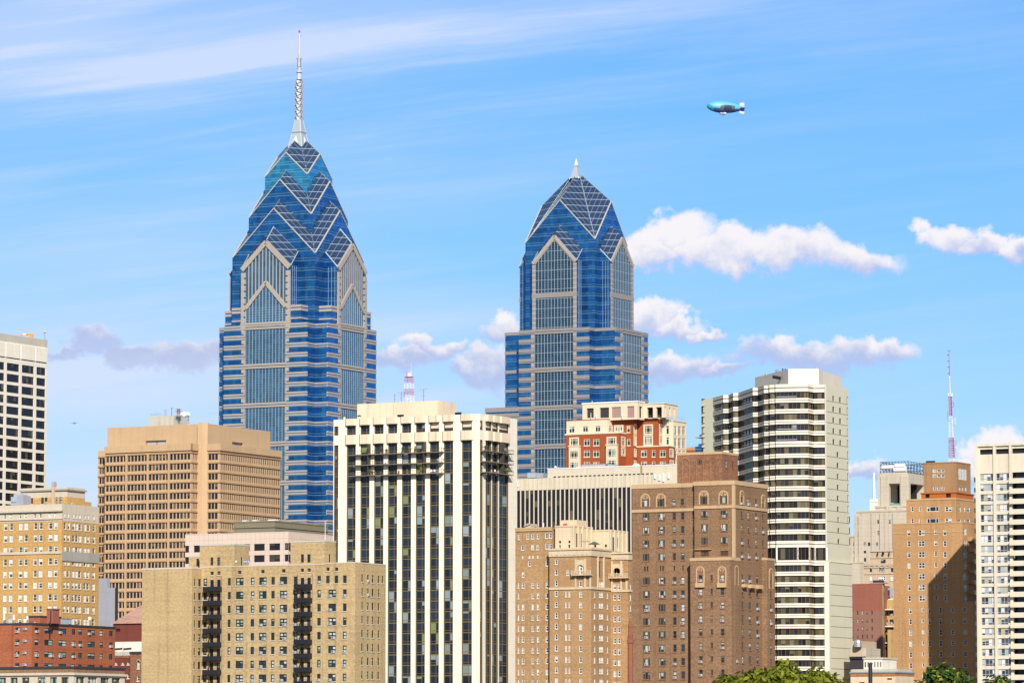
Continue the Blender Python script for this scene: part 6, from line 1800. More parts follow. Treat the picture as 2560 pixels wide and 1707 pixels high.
for q, t0, t1 in ((118, 20, 300), (150, 40, 330), (275, 5, 330), (352, 5, 330), (395, 5, 330), (470, 5, 330)):
    a = L1b.a(zP(q, 150)); b.mb.box(a - .8, a + .8, -3.5, -3.02, 60, L1b.z(zP(q, t0)), M['limestone'])
for q in (395, 415, 490, 512): 
    a = L1.a(zO(q, 1500)); b.mb.box(a - .5, a + .5, -1.5, -1.01, 60, L1.z(zO(q, 1446)), M['limestone'])
xa = L1b.a(zP(113, 100)); b.mass(xa, 12, -3.0, yd + 8, 0, L1b.z(zP(300, -15)), M['limestone'], L1b, None, rec=.35, cap=(M['limestone'], .5, .2))
b.mass(L1b.a(zP(20, 300)), xa, -3.01, yd + 6, 0, L1b.z(zP(90, 215)), M['limestone'], L1b, None, rec=.35, cap=(M['limestone'], .5, .2))
b.mass(L1b.a(zP(40, 500)), L1b.a(zP(180, 500)), -5.5, -3.02, 0, L1b.z(zP(100, 460)), M['limestone'], cap=(M['limestone'], .4, .15))
DECO = b; DECOq = (x_l, yd, zc1, L, zO, xa)

# ---- buff hotel in front of it
b = Bd('hotel_building', 'buff limestone hotel with garlanded frieze below the art deco tower', 'hotel', 2110 + 520 / 3.671, 1400, 1420)
L = b.L(); zh = L.z(zP(350, 348))
for q in ((235, 257), (322, 345), (348, 370), (430, 452)): L.one(zP, q[0], q[1], 512, 548, 'lime')
for q in ((340, 358), (362, 378)): L.one(zP, q[0], q[1], 432, 464, 'lime')
for q in ((238, 258), (318, 380), (428, 458)): L.one(zP, q[0], q[1], 588, 625, 'goth_tri')
for q in ((300, 310), (405, 415)): L.one(zP, q[0], q[1], 365, 395, 'slot')
L.one(zP, 345, 365, 366, 388, 'slot')
x1 = L.a(zP(228, 400)); x0 = L.a(zP(182, 520))
b.mass(x1, 0, 1, 20, L.z(zP(350, 470)), zh, M['hotel'], b.L(1), None, cap=(M['limestone'], .4, .3))
b.mass(x0, 0, 0, 20, 0, L.z(zP(350, 470)), M['hotel'], L, None, cap=(M['hotel'], .7, .3))
for y_ in (415, 500, 562): b.mb.box(x0 if y_ > 470 else x1, 0, (-.2 if y_ > 470 else .8), (-.004 if y_ > 470 else .996), L.z(zP(350, y_ + 5)), L.z(zP(350, y_ - 3)), M['hotel'])
for i in range(7):                                           # garlands
    a = x0 + (i + .5) * (-x0) / 7
    for k in range(6):
        t0, t1 = k / 6, (k + 1) / 6
        g0 = lambda t: (a + (t - .5) * 3.2, -.12, L.z(zP(350, 485)) - .9 * math.sin(math.pi * t))
        b.mb.tube(g0(t0), g0(t1), .16, .16, M['cream_stone'], 4, False)

# ---- rose brick slab with small windows
b = Bd('brick_building', 'rose red brick slab, blank above with small windows below, beside the curved tower', 'building', 2110 + 352 / 3.671, 1500, 1330)
L = b.L(); xl = L.a(zP(40, 900)); zt = L.z(zP(345, 655)); zm_ = L.z(zP(250, 902))
L.grid(zP, cols(70, 84, 117, 133, 160, 176, 202, 218, 249, 264), 1000, rows(903, 73.5, 36, 9), 210, 'rose')
b.mass(xl, 0, 0, 1.8, zm_, zt, M['rose_brick'], None, None, cap=(M['rose_brick'], .2, .05), matR=M['yel_wall']); b.mass(xl, 0, 0, 1.8, 0, zm_, M['rose_low'], L, None, matR=M['yel_wall'])
b.mass(xl - 10, xl + 6, 1.81, 18, 0, zt, M['rose_brick'])
vt_ = MB(); a = L.a(zP(305, 640)); vt_.box(a - 1.6, a + 1.6, .3, 1.5, L.z(zP(300, 645)), L.z(zP(300, 622)), M['louver_dark']); vt_.box(a - 2.4, a + 3, .1, 1.6, zt + .1, L.z(zP(300, 645)), M['steel']); b.part(vt_, 'roof_vent')

# ---- ochre wall with slung balconies in the alley
b = Bd('apartment_building', 'narrow ochre rear wall with white stair balconies between brick blocks', 'building', 2110 + 470 / 3.671, 1500, 1345)
L = b.L(); xl = L.a(zP(368, 1000)); zt = L.z(zP(420, 802)); L.grid(zP, cols(380, 402, 418, 455), 1000, [(905 + 77 * i, 950 + 77 * i) for i in range(10)], 420, 'sash_dark')
b.mass(xl, 4, 0, 12, 0, zt, M['yel_wall'], L)
for y_ in (890, 1045, 1195, 1345):
    bm = MB(); z = L.z(zP(420, y_)); bm.box(xl - .5, L.a(zP(462, 1000)), -2.2, -.01, z - .25, z, M['white_paint']); bm.tube((xl + .2, -2, z - 3.2), (xl + 2.2, -2, z - .2), .14, .14, M['black_iron'], 5)
    for k in range(5): bm.tube((xl + k * 1.2, -2.15, z), (xl + k * 1.2, -2.15, z + 1), .04, .04, M['black_iron'], 4)
    b.part(bm, 'stair_balcony')
Lq = b.L(1.0)
b.mass(xl, L.a(zP(470, 750)), 1.0, 8, zt, L.z(zP(420, 792)), M['white_conc'])
ut = MB(); ut.box(xl + .5, L.a(zP(438, 750)), .8, 4, zt + 1.0, L.z(zP(410, 695)), M['grey_clad']); ut.box(xl + .9, L.a(zP(410, 750)), .7, .79, zt + 1.2, L.z(zP(410, 712)), M['louver_dark']); ut.tube((L.a(zP(448, 750)), 1.2, zt), (L.a(zP(448, 750)), 1.2, L.z(zP(410, 705))), .5, .5, M['white_paint'], 8)
b.part(ut, 'roof_plant')
pk = MB(); pk.box(L.a(zP(436, 1200)), L.a(zP(466, 1200)), -3.0, -.02, 0, L.z(zP(450, 1078)), M['yel_wall']); b.part(pk, 'stair_shaft')

# ---- small white row house and rust topped shed
b = Bd('row_house', 'grey cornice row house with arched dormer behind the white row house', 'building', 2110 + 200 / 3.671, 1600, 1200)
L = b.L(); xl = L.a(zP(60, 1300)); zt = L.z(zP(150, 1180)); z2_ = L.z(zP(150, 1245))
b.mass(xl, L.a(zP(165, 1250)), 0, 10, 0, zt, M['hotel']); b.mass(L.a(zP(165, 1250)) + .01, 0, 0, 10, 0, z2_, M['limestone'])
dm = MB(); dm.box(xl, 0, -.9, -.01, L.z(zP(150, 1345)), L.z(zP(150, 1322)), M['black_iron']); b.part(dm, 'cornice'); dm = MB(); dm.lathe([(1.1, 0), (1.1, 1.2), (.9, 1.7), (.4, 2.0), (0, 2.05)], M['steel'], 10, (L.a(zP(140, 1200)), -1.0, L.z(zP(150, 1235))))
b.part(dm, 'dormer_dome'); dm = MB(); dm.box(xl, 0, -.5, -.01, L.z(zP(150, 1428)), L.z(zP(150, 1345)), M['louver_dark'])
b.part(dm, 'shop_front')
b = Bd('row_house', 'small white row house with a line of narrow arched windows above the rusty shed', 'building', 2110 + 352 / 3.671, 1640, 1100)
L = b.L(); xl = L.a(zP(180, 1400)); L.grid(zP, cols(188, 202, 214, 226, 240, 252, 276, 288, 304, 316, 330, 342), 1400, [(1372, 1420)], 260, 'rose')
b.mass(xl, 0, 0, 9, 0, L.z(zP(260, 1335)), M['white_conc'], L, cap=(M['cream_stone'], .3, .2))
b.mass(L.a(zP(90, 1430)), 4.5, -1, 8, 0, L.z(zP(260, 1438)), M['pale_conc'])
b = Bd('shed', 'low peeling cream shed with a rusty roof edge and black pole', 'shed', 2110 + 470 / 3.671, 1690, 900)
L = b.L(); xl = L.a(zP(60, 1520)); zt = L.z(zP(300, 1466)); zr = L.z(zP(300, 1502))
L.one(zP, 140, 190, 1556, 1600, 'slot'); L.one(zP, 395, 440, 1520, 1535, 'slot')
b.mass(xl, 0, 0, 10, 0, zr, M['rust_cream'], L); b.mass(xl, 0, -.1, 10, zr, zt, M['rust'], cap=(M['steel'], .15, .15))

# ---- slim modern tower far behind
b = Bd('glass_tower', 'far slim glass tower with a white needle behind the limestone tower', 'tower', 2110 + 300 / 3.564, 1250, 2300)
L = b.L(); xl = L.a(zO(230, 1450)); zt = L.z(zO(262, 1380)); gm_ = MB()
gm_.box(xl, xl + 5, 0, 20, 0, zt, M['white_conc']); gm_.box(xl + 5, 4, .3, 20, 0, zt - 1.5, M['bay_glass']); gm_.box(xl, 4, -.2, 20, zt - 1.5, zt, M['white_conc'])
zz_ = zt - 8
while zz_ > 150: gm_.box(xl + 5, 4, .1, .29, zz_, zz_ + 1.6, M['mull2']); zz_ -= 4.6
b.part(gm_, 'curtain_wall')
ne = MB(); a = L.a(zO(262, 1300)); ne.tube((a, .8, zt), (a, .8, L.z(zO(262, 1145))), .8, .4, M['mast_white'], 6); b.part(ne, 'needle')

# ================================================================== things on the roofs
def solo(name, label, cat, mb, base, rz=-math.radians(28), group=None, smooth=False):
    """one thing that is one mesh, modelled around its base point in building axes"""
    o = mb.obj(name, None, base, rz, smooth)
    return tag(o, label, cat, group)
def pxl(f, uv, d=0.0):
    """world point on façade plane f seen at photo pixel uv"""
    a, z = f.P(uv)
    return f.b.w(f.T(a, d, z))
def sc_(Y): return Y / F          # metres per photo pixel
# crane and pole on the white office tower
f = WHITE.R(-1.5); p0, p1 = pxl(f, zA(250, 84)), pxl(f, zA(168, 50))
mb = MB(); k = sc_(1500) / 3.267
mb.box(-.7, .7, -.6, .6, 0, 36 * k, M['orange']); mb.box(-.5, 1.0, -.5, .5, 20 * k, 38 * k, M['orange']); mb.tube((.4, 0, 34 * k), (-85 * k, 0, 33 * k), .35, .22, M['orange'], 5); mb.tube((-40 * k, -.25, 32 * k), (-66 * k, -.25, 32 * k), .25, .25, M['mast_white'], 5)
solo('roof_crane', 'small orange crane on the roof of the white gridded tower', 'crane', mb, p0, 0)
p0 = pxl(f, zA(366, 98)); mb = MB(); mb.tube((0, 0, -.5), (0, 0, 78 * k), .12, .08, M['steel'], 5); mb.lathe([(0, 58 * k), (.5, 58 * k), (.5, 66 * k), (0, 66 * k)], M['steel'], 6); mb.lathe([(0, 72 * k), (.35, 73 * k), (0, 80 * k)], M['mast_white'], 6)
solo('antenna_pole', 'thin antenna pole at the roof corner of the white gridded tower', 'antenna', mb, p0)
# yellow brick block: cooling unit and duct
f = YEL.L(2.0); p0 = pxl(f, zB(130, 196)); mb = MB(); k = sc_(1234) / 3.092
mb.box(-55 * k, 0, 0, 5, .3, 70 * k, M['box_grey']); mb.box(.02, 62 * k * .9, .3, 5, .3, 80 * k, M['grey_clad']); mb.box(-40 * k, 30 * k, .5, 4.5, 70 * k, 92 * k, M['box_grey']); mb.box(-58 * k, 66 * k * .9, -.1, 5.2, 0, .3, M['steel'])
for i in range(5): mb.box(-54 * k + i * 11 * k, -54 * k + i * 11 * k + 5 * k, -.06, -.005, 22 * k, 30 * k, M['louver_dark'])
solo('cooling_unit', 'blue grey cooling unit on the yellow brick block roof', 'cooling unit', mb, p0)
f = YEL.L(5.3); p0 = pxl(f, zB(407, 190)); mb = MB()
mb.box(-11 * k, 11 * k, 0, 1.2, 0, 168 * k, M['hotel']); mb.box(-13 * k, 13 * k, -.1, 1.3, 150 * k, 176 * k, M['louver']); mb.box(-9 * k, 9 * k, .1, 1.1, 176 * k, 180 * k, M['steel'])
solo('exhaust_duct', 'tall square exhaust duct against the yellow brick penthouse', 'duct', mb, p0)
# red brick house roof
k = sc_(950) / 3.092
f = RED.R(-3.0)
for x, h in ((36, 62), (110, 52), (214, 40)):
    p0 = pxl(RED.L(2.5), zB(x, 1100 if x < 200 else 1098)); mb = MB(); mb.tube((0, 0, -.3), (0, 0, h * k + .4), .06, .06, M['steel'], 5); mb.box(-7 * k, 7 * k, -.25, -.05, 20 * k, h * k + .3, M['mast_white']); mb.tube((-.8, .5, -.2), (0, 0, h * k * .7), .05, .05, M['steel'], 4)
    solo('panel_antenna', {36: 'tallest white panel antenna on the red brick roof', 110: 'middle white panel antenna on the red brick roof', 214: 'white panel antenna beside the red brick stair head'}[x], 'antenna', mb, p0, group='panel antennas on the red brick roof')
mb = MB(); p0 = pxl(RED.L(2.0), zB(75, 1103))
for i in range(6): mb.tube((-20 * k + i * 8 * k, 0, -.2), (-20 * k + i * 8 * k, 0, 45 * k), .05, .05, M['steel'], 4)
for j in range(4): mb.tube((-22 * k, 0, 8 * k + j * 12 * k), (24 * k, 0, 8 * k + j * 12 * k), .05, .05, M['steel'], 4)
solo('equipment_rack', 'lattice equipment rack between the white panel antennas', 'rack', mb, p0)
p0 = pxl(RED.L(3.0), zB(391, 1105)); mb = MB(); mb.tube((0, 0, -.3), (0, 0, 96 * k), .16, .16, M['louver_dark'], 8)
solo('flue_pipe', 'dark flue pipe beside the red brick stair head', 'pipe', mb, p0)
p0 = pxl(f, zB(478, 1112)); mb = MB(); mb.box(-42 * k, 44 * k, -2, 2, -.3, 40 * k, M['box_grey']); mb.box(-45 * k, 47 * k, -2.1, 2.1, 40 * k, 44 * k, M['steel']); mb.box(-20 * k, -2 * k, -2.05, -2.0, 5 * k, 30 * k, M['louver_dark'])
solo('roof_plant', 'grey green plant box on the red brick roof', 'roof plant', mb, p0)
p0 = pxl(f, zB(692, 1125)); mb = MB(); mb.tube((0, 0, -.3), (0, 0, 58 * k), .07, .07, M['steel'], 5)
T = lambda x, y, z: (x, -z * .9, 60 * k + y)
mb.lathe([(0, .12), (.25, .1), (.38, 0), (.36, -.02), (0, .06)], M['mast_white'], 12, (0, 0, 0), T)
solo('satellite_dish', 'round white dish on a mast above the red brick roof', 'satellite dish', mb, p0, 0)
p0 = pxl(f, zB(815, 1125)); mb = MB()
for i in range(12): mb.tube((-54 * k + i * 10 * k, 0, -.2), (-54 * k + i * 10 * k, 0, 46 * k - (6 * k if i % 3 else 0)), .05, .05, M['steel'], 4)
for j in range(5):
    mb.tube((-56 * k, 0, 4 * k + j * 9 * k), (56 * k, 0, 4 * k + j * 9 * k), .05, .05, M['steel'], 4)
    mb.tube((-56 * k + j * 22 * k, 0, 2 * k), (-34 * k + j * 22 * k, 0, 42 * k), .05, .05, M['steel'], 4)
solo('lattice_screen', 'grey lattice screen at the right end of the red brick roof', 'screen', mb, p0)
for x in (128, 268, 432, 538, 592):
    p0 = pxl(RED.L(1.0) if x < 240 else RED.R(-1.0), zB(x, 1108 if x < 400 else 1116)); mb = MB(); mb.lathe([(.22, -.2), (.22, 6 * k), (.36, 7 * k), (.32, 12 * k), (0, 15 * k)], M['steel'], 8)
    solo('roof_vent', 'small round metal vent along the red brick parapet', 'vent', mb, p0, group='round vents along the red brick parapet', smooth=True)
# tan block roof
k = sc_(1500) / 3.8245
xa, xb, ya, yb, zph = TANq
f = TAN.L(ya + .5)
mb = MB()
for i in range(9): mb.tube((i * 15.5 * k, 0, 0), (i * 15.5 * k, 0, 20 * k), .05, .05, M['steel'], 4)
for j in (10, 20): mb.tube((0, 0, j * k), (124 * k, 0, j * k), .05, .05, M['steel'], 4)
solo('roof_railing', 'thin railing on the concrete roof house of the tan block', 'railing', mb, pxl(f, zC(556, 113)))
mb = MB()
for x in (-8, 8): mb.tube((x * k, 0, -.3), (x * k, 0, 62 * k), .28, .28, M['box_grey'], 6)
solo('twin_pipes', 'pair of upright pipes on the tan block roof house', 'pipe', mb, pxl(f, zC(702, 110)))
mb = MB(); mb.tube((0, 0, -.3), (0, 0, 72 * k), .09, .07, M['black_iron'], 5); mb.tube((-14 * k, 0, 70 * k), (14 * k, 0, 70 * k), .06, .06, M['black_iron'], 4)
solo('antenna_pole', 'T shaped antenna pole on the tan block roof house', 'antenna', mb, pxl(f, zC(762, 108)))
def lattice(mb, w0, w1, z0, z1, n, mat, r=.07, legs=4, c0=(0, 0), c1=(0, 0)):
    P = lambda i, t: (c0[0] + (c1[0] - c0[0]) * t + (w0 + (w1 - w0) * t) * .707 * math.cos(math.pi / 4 + i * 2 * math.pi / legs), c0[1] + (c1[1] - c0[1]) * t + (w0 + (w1 - w0) * t) * .707 * math.sin(math.pi / 4 + i * 2 * math.pi / legs), z0 + (z1 - z0) * t)
    for i in range(legs):
        mb.tube(P(i, 0), P(i, 1), r, r, mat, 4)
        for j in range(n):
            mb.tube(P(i, j / n), P((i + 1) % legs, (j + 1) / n), r * .6, r * .6, mat, 3, False)
            mb.tube(P((i + 1) % legs, j / n), P(i, (j + 1) / n), r * .6, r * .6, mat, 3, False)
            mb.tube(P(i, (j + 1) / n), P((i + 1) % legs, (j + 1) / n), r * .6, r * .6, mat, 3, False)
mb = MB(); lattice(mb, 1.2, .6, -.3, 60 * k, 5, M['louver']); mb.tube((0, 0, 60 * k), (0, 0, 92 * k), .07, .05, M['louver'], 4)
for z in (30, 46, 60): mb.box(-.9, .9, -.9, .9, z * k, z * k + .15, M['louver'])
solo('antenna_tower', 'small lattice antenna on the tan block roof house', 'antenna', mb, pxl(f, zC(826, 108)))
mb = MB(); lattice(mb, 2.2, 2.2, -2.5, 26 * k, 3, M['brown_frame'])
for a in range(6):
    t = a * math.pi / 3; mb.tube((1.3 * math.cos(t), 1.3 * math.sin(t), 18 * k), (1.9 * math.cos(t), 1.9 * math.sin(t), 18 * k), .75, .75, M['mast_white'], 8)
solo('antenna_drums', 'cluster of white drum antennas on the tan block roof house', 'antenna', mb, pxl(TAN.R(xb - 1.5), zC(885, 115)))
# pink granite block: white vents on the plant room
k = sc_(1350) / 3.5875
for i, x in enumerate((985, 1075, 1230)):
    mb = MB(); w_ = (22, 22, 40)[i] * k; mb.box(-w_, w_, -1, 1, 0, 9 * k, M['mast_white']); mb.box(-w_ * .8, w_ * .8, -.8, .8, 9 * k, 12 * k, M['steel'])
    solo('roof_hatch', ('white hatch nearest the left end of the olive grey plant room', 'white hatch in the middle of the olive grey plant room', 'wide white hatch at the ridge of the olive grey plant room')[i], 'hatch', mb, PINK.w((PINK.L(7).a(zD(x, 118)), 7, PINKz + .15)), group='white hatches on the plant room')
mb = MB(); mb.tube((0, 0, -6), (0, 0, 70 * k), .1, .08, M['mast_white'], 5)
solo('flag_pole', 'white pole at the right corner of the granite block', 'pole', mb, PINK.w((PINK.L(3).a(zD(1722, 200)) - 1, 3, PINKz - 3)))
# fire escape house: dishes
Lm, Rm, ym, xr, zq = FEL
k = sc_(950) / 3.5875
for i, (x, y, r) in enumerate(((897, 478, 9), (975, 474, 13), (991, 474, 13), (1013, 474, 13))):
    p0 = pxl(b_ := FE.L(ym + 2.6 if i else ym + 1.2), zD(x, 518)); mb = MB(); h = (518 - y) * k
    mb.tube((0, 0, -.3), (0, 0, h), .06, .06, M['steel'], 5)
    T = lambda a, c, z, h=h: (a * 1.0, -.25 - z * .9, h + c + z * .25)
    mb.lathe([(0, -.06), (r * k * .6, 0), (r * k, .14), (r * k * .95, .16), (0, .0)], M['steel'] if i else M['mast_white'], 12, (0, 0, 0), T)
    solo('satellite_dish', ('small white dish on the roof tower wall of the tan brick house', 'leftmost of three grey dishes beside the roof tower', 'middle of three grey dishes beside the roof tower', 'rightmost of three grey dishes beside the roof tower')[i], 'satellite dish', mb, p0, 0, group='dishes on the tan brick roof')
# ivory tower: red and white lattice mast, aerials, vents
xa, xb, ya, yb, zp = IVOp
k = sc_(1245) / 3.647
fI = IVO.L(ya + 5)
base = pxl(fI, zE(738, 380)); Zf = lambda y: (380 - y) * k
r_ = tag(empty('lattice_mast', base, -math.radians(28)), 'short red and white lattice mast with white drum on the ivory penthouse', 'mast')
for (y0, y1, w0, w1, m_) in ((384, 322, 70, 68, 'mast_white'), (322, 262, 68, 66, 'mast_red'), (262, 208, 66, 62, 'mast_white'), (208, 152, 62, 58, 'mast_red')):
    mb = MB(); lattice(mb, w0 * k, w1 * k, Zf(y0), Zf(y1), 2, M[m_], .05); mb.obj('lattice_section', r_)
mb = MB(); mb.box(-.95, .95, -.95, .95, Zf(152), Zf(146), M['mast_red']); mb.lathe([(0, Zf(146)), (.5, Zf(146)), (.5, Zf(112)), (0, Zf(112))], M['mast_white'], 10); mb.obj('drum', r_)
mb = MB(); mb.tube((.7, 0, Zf(150)), (.7, 0, Zf(8)), .05, .03, M['mast_white'], 4); mb.tube((-.7, 0, Zf(152)), (-.7, 0, Zf(92)), .09, .09, M['mast_red'], 4); mb.obj('whip_antenna', r_)
fW = IVO.L(ya - .25)
for i, (x, yb_, yt, arms) in enumerate(((608, 505, 302, ((350, 16), (322, 12))), (668, 375, 290, ((296, 40), (320, 24), (345, 14))), (694, 470, 298, ((300, 12), (330, 14))), (872, 432, 262, ((264, 42), (290, 10), (325, 14))))):
    mb = MB(); mb.tube((0, 0, 0), (0, 0, (yb_ - yt) * k), .06, .05, M['black_iron'], 4)
    for (y, w_) in arms: mb.tube((-w_ * k, 0, (yb_ - y) * k), (w_ * k, 0, (yb_ - y) * k), .035, .035, M['steel'], 4)
    if i in (1, 3):
        for q in range(7): mb.tube((-40 * k + q * 13 * k, -.5, (yb_ - arms[0][0]) * k), (-40 * k + q * 13 * k, .5, (yb_ - arms[0][0]) * k), .025, .025, M['steel'], 3)
    solo('roof_aerial', ('dark aerial pole fixed to the left of the ivory penthouse wall', 'comb aerial beside the lattice mast', 'dark aerial pole just left of the lattice mast', 'comb aerial on a tall pole right of the lattice mast')[i], 'aerial', mb, pxl(fW if i != 1 else IVO.L(ya + 3), zE(x, yb_)), group='aerials on the ivory penthouse')
for i, x in enumerate((150, 285)):
    mb = MB(); mb.tube((0, 0, -.4), (0, 0, 22 * k), .32, .32, M['mast_white'], 8); mb.lathe([(.75, 22 * k), (.45, 30 * k), (0, 36 * k)], M['brown_frame'], 8)
    solo('roof_vent', ('capped vent pipe at the left parapet of the ivory tower', 'capped vent pipe before the ivory penthouse')[i], 'vent', mb, pxl(IVO.L(4), zE(x, 533)))
for i, x in enumerate((662, 1188)):
    mb = MB()
    for q in range(6): mb.lathe([(.2, -.2), (.2, 8 * k), (.3, 9 * k), (.25, 16 * k), (0, 17 * k)], M['black_iron'], 6, (-28 * k + q * 11 * k, 0, 0))
    solo('vent_row', ('row of black vents below the middle aerials', 'row of black vents right of the ivory penthouse')[i], 'vent', mb, pxl(IVO.L(3.5), zE(x, 513 if i == 0 else 492)))
# plants and chairs on its balconies
L, R, zcol, fl, zt, _ = IVOq
leafm = plain('potted leaves', (0.055, 0.10, 0.025), .7, 0, .6); leafm2 = plain('yellow green leaves', (0.20, 0.22, 0.03), .7, 0, .5); potm = plain('terracotta pot', (.32, .12, .05), .8)
rg = random.Random(5)
def plant(f, zx, lev, h, w_, m, label, shape='bush'):
    a = f.a(zE(zx, 900)); z = zcol - fl * lev + .01
    t = tag(empty('potted_plant', IVO.w(f.T(a, -1.15, z)), -math.radians(28)), label, 'potted plant', 'plants on the ivory tower balconies')
    mb = MB(); mb.lathe([(0, 0), (.22, 0), (.30, .5), (.26, .5), (0, .45)], potm, 8); mb.obj('pot', t)
    mb = MB(); mb.tube((0, 0, .4), (0, 0, h * .6), .04, .03, M['brown_frame'], 4)
    for i in range(170):
        zz = .5 + (h - .5) * rg.random()
        q = (zz - .5) / (h - .5); rad = w_ * ((1 - q) ** .7 if shape == 'cone' else math.sqrt(max(.05, 1 - (2 * q - 1) ** 2)))
        a_ = rg.random() * 6.28; rr = rad * rg.random() ** .5; c = Vector((rr * math.cos(a_), rr * math.sin(a_), zz))
        d1 = Vector((rg.uniform(-1, 1), rg.uniform(-1, 1), rg.uniform(-.6, 1))).normalized() * .14; d2 = d1.orthogonal().normalized() * .09
        mb.poly([c - d1, c + d2, c + d1, c - d2], m)
    mb.obj('leaves', t)
plant(L, 385, 1, 1.3, .35, leafm, 'leafy pot at the dark partition of the upper balcony')
plant(L, 500, 1, 2.4, .38, leafm, 'tallest dark green cone shrub on the upper balcony', 'cone')
plant(L, 551, 1, 1.3, .4, leafm2, 'yellow green bush on the upper balcony')
plant(L, 702, 1, 1.75, .5, leafm, 'round dark green ball tree on the upper balcony')
plant(L, 765, 1, 1.7, .4, leafm2, 'loose pale shrub beside the ball tree')
plant(L, 812, 1, 1.9, .35, leafm, 'cone shrub right of the loose pale shrub', 'cone')
plant(L, 880, 1, 2.2, .42, leafm, 'tall shrub against the dark partition at the right of the upper balcony')
plant(L, 385, 3, .9, .45, leafm, 'pale orange potted plant on the lowest balcony near its partition')
plant(L, 420, 3, 1.3, .6, leafm, 'wide green shrub on the lowest balcony')
plant(L, 740, 3, 1.2, .45, leafm2, 'yellow green pot plant in the middle of the lowest balcony')
plant(L, 866, 3, 1.9, .35, leafm2, 'small palm in a pale pot on the lowest balcony')
plant(R, 1600, 3, 1.8, .7, leafm2, 'spreading shrub on the lowest right hand balcony')
plant(R, 1560, 3, 1.6, .5, leafm, 'dark shrub on the lowest right hand balcony')
plant(R, 1405, 1, 1.4, .4, leafm, 'green shrub on the upper right hand balcony')
def chair(f, zx, lev, m, label, name='balcony_chair'):
    a = f.a(zE(zx, 900)); z = zcol - fl * lev + .01
    mb = MB(); mb.box(-.3, .3, -.3, .3, .4, .47, m); mb.box(-.3, .3, .22, .3, .47, 1.0, m)
    for sx in (-.27, .23):
        for sy in (-.28, .24): mb.box(sx, sx + .05, sy, sy + .05, 0, .4, m)
    solo(name, label, 'chair', mb, IVO.w(f.T(a, -1.0, z)), rg.uniform(-1, 1), group='chairs on the ivory tower balconies')
chair(L, 985, 3, M['mast_white'], 'white chair at the right end of the lowest balcony'); chair(L, 955, 3, M['mast_white'], 'white chair left of its twin on the lowest balcony')
chair(L, 655, 3, M['rust_wood'], 'reddish wooden chair on the lowest balcony'); chair(L, 540, 2, M['mast_white'], 'white chair on the middle balcony')
chair(L, 1025, 2, M['box_grey'], 'grey reclining chair at the right end of the middle balcony'); chair(R, 1500, 3, M['mast_white'], 'white chair on the lowest right hand balcony')
# fin office block roof
xa, zp, zt = PINq
k = sc_(1350) / 5.06
mb = MB(); mb.box(-88 * k, 30 * k, -2, 4, 0, 66 * k, M['box_grey']); mb.box(30 * k + .01, 110 * k, -.5, 4, 0, 60 * k, M['grey_clad']); mb.box(-90 * k, 32 * k, -2.1, 4.1, 66 * k, 70 * k, M['steel'])
solo('roof_plant', 'blue grey plant box at the left end of the fin block roof', 'roof plant', mb, pxl(PIN.L(4), zG(308, 276)))
mb = MB(); mb.box(-192 * k, 150 * k, -1, 6, 0, 42 * k, M['louver']); mb.box(150 * k + .01, 192 * k, -.5, 6, 0, 42 * k, M['box_grey']); mb.box(-196 * k, 194 * k, -1.1, 6.1, 42 * k, 48 * k, M['steel'])
for i in range(9): mb.box(-190 * k + i * 38 * k, -190 * k + i * 38 * k + 4 * k, -1.05, -1.001, 2 * k, 40 * k, M['steel'])
solo('louvre_screen', 'long pale green louvred screen on the fin block roof', 'screen', mb, PIN.w((PIN.L(6).a(zG(1065, 138)), 6, zp + .15)))
for i, x in enumerate((845, 1572)):
    mb = MB(); w_ = (32, 48)[i] * k; mb.lathe([(w_, 0), (w_ * .95, w_ * .35), (w_ * .6, w_ * .62), (0, w_ * .72)], M['mast_white'], 12)
    solo('roof_dome', ('low white dome left of the louvred screen', 'low white dome right of the louvred screen')[i], 'dome', mb, PIN.w((PIN.L(4).a(zG(x, 140)), 4, zp + .15)), smooth=True)
mb = MB()
for x in (-9, 9): mb.box(x * k - .06, x * k + .06, -.4, -.3, -108 * k, 10 * k, M['yel_wall'])
for j in range(12): mb.box(-9 * k, 9 * k, -.38, -.32, -106 * k + j * 9 * k, -104 * k + j * 9 * k, M['yel_wall'])
solo('wall_ladder', 'narrow wall ladder on the fin block upper storey', 'ladder', mb, pxl(PIN.L(1), zG(1645, 118)))
for i, (x, y, h) in enumerate(((395, 378, 60), (453, 388, 72), (503, 362, 112), (568, 362, 75))):
    mb = MB(); mb.box(-.28, .28, -.4, -.1, -h * k, 0, M['mast_white']); mb.box(-.1, .1, -.1, .0, -h * k * .6, -h * k * .4, M['steel'])
    solo('panel_antenna', ('leftmost white panel antenna on the fin block fascia', 'second white panel antenna on the fin block fascia', 'longest white panel antenna on the fin block fascia', 'rightmost white panel antenna on the fin block fascia')[i], 'antenna', mb, pxl(PIN.L(0), zH(x, y)), group='white panel antennas on the fin block fascia')
mb = MB(); mb.box(-.25, .25, -.4, -.1, -80 * k, 0, M['mast_white'])
solo('panel_antenna', 'white panel antenna at the far left end of the fin block', 'antenna', mb, pxl(PIN.L(0), zG(74, 310)))
mb = MB()
for i in range(6): mb.tube((i * 9 * k, 0, 0), (i * 9 * k, 0, 24 * k), .05, .05, M['steel'], 4)
mb.lathe([(0, 10 * k), (14 * k, 14 * k), (14 * k, 30 * k), (0, 38 * k)], M['mast_white'], 8, (-10 * k, 0, 0))
solo('roof_tank', 'small white tank with pipes on the fin block roof edge', 'tank', mb, PIN.w((PIN.L(3).a(zG(560, 150)), 3, zp + .15)))
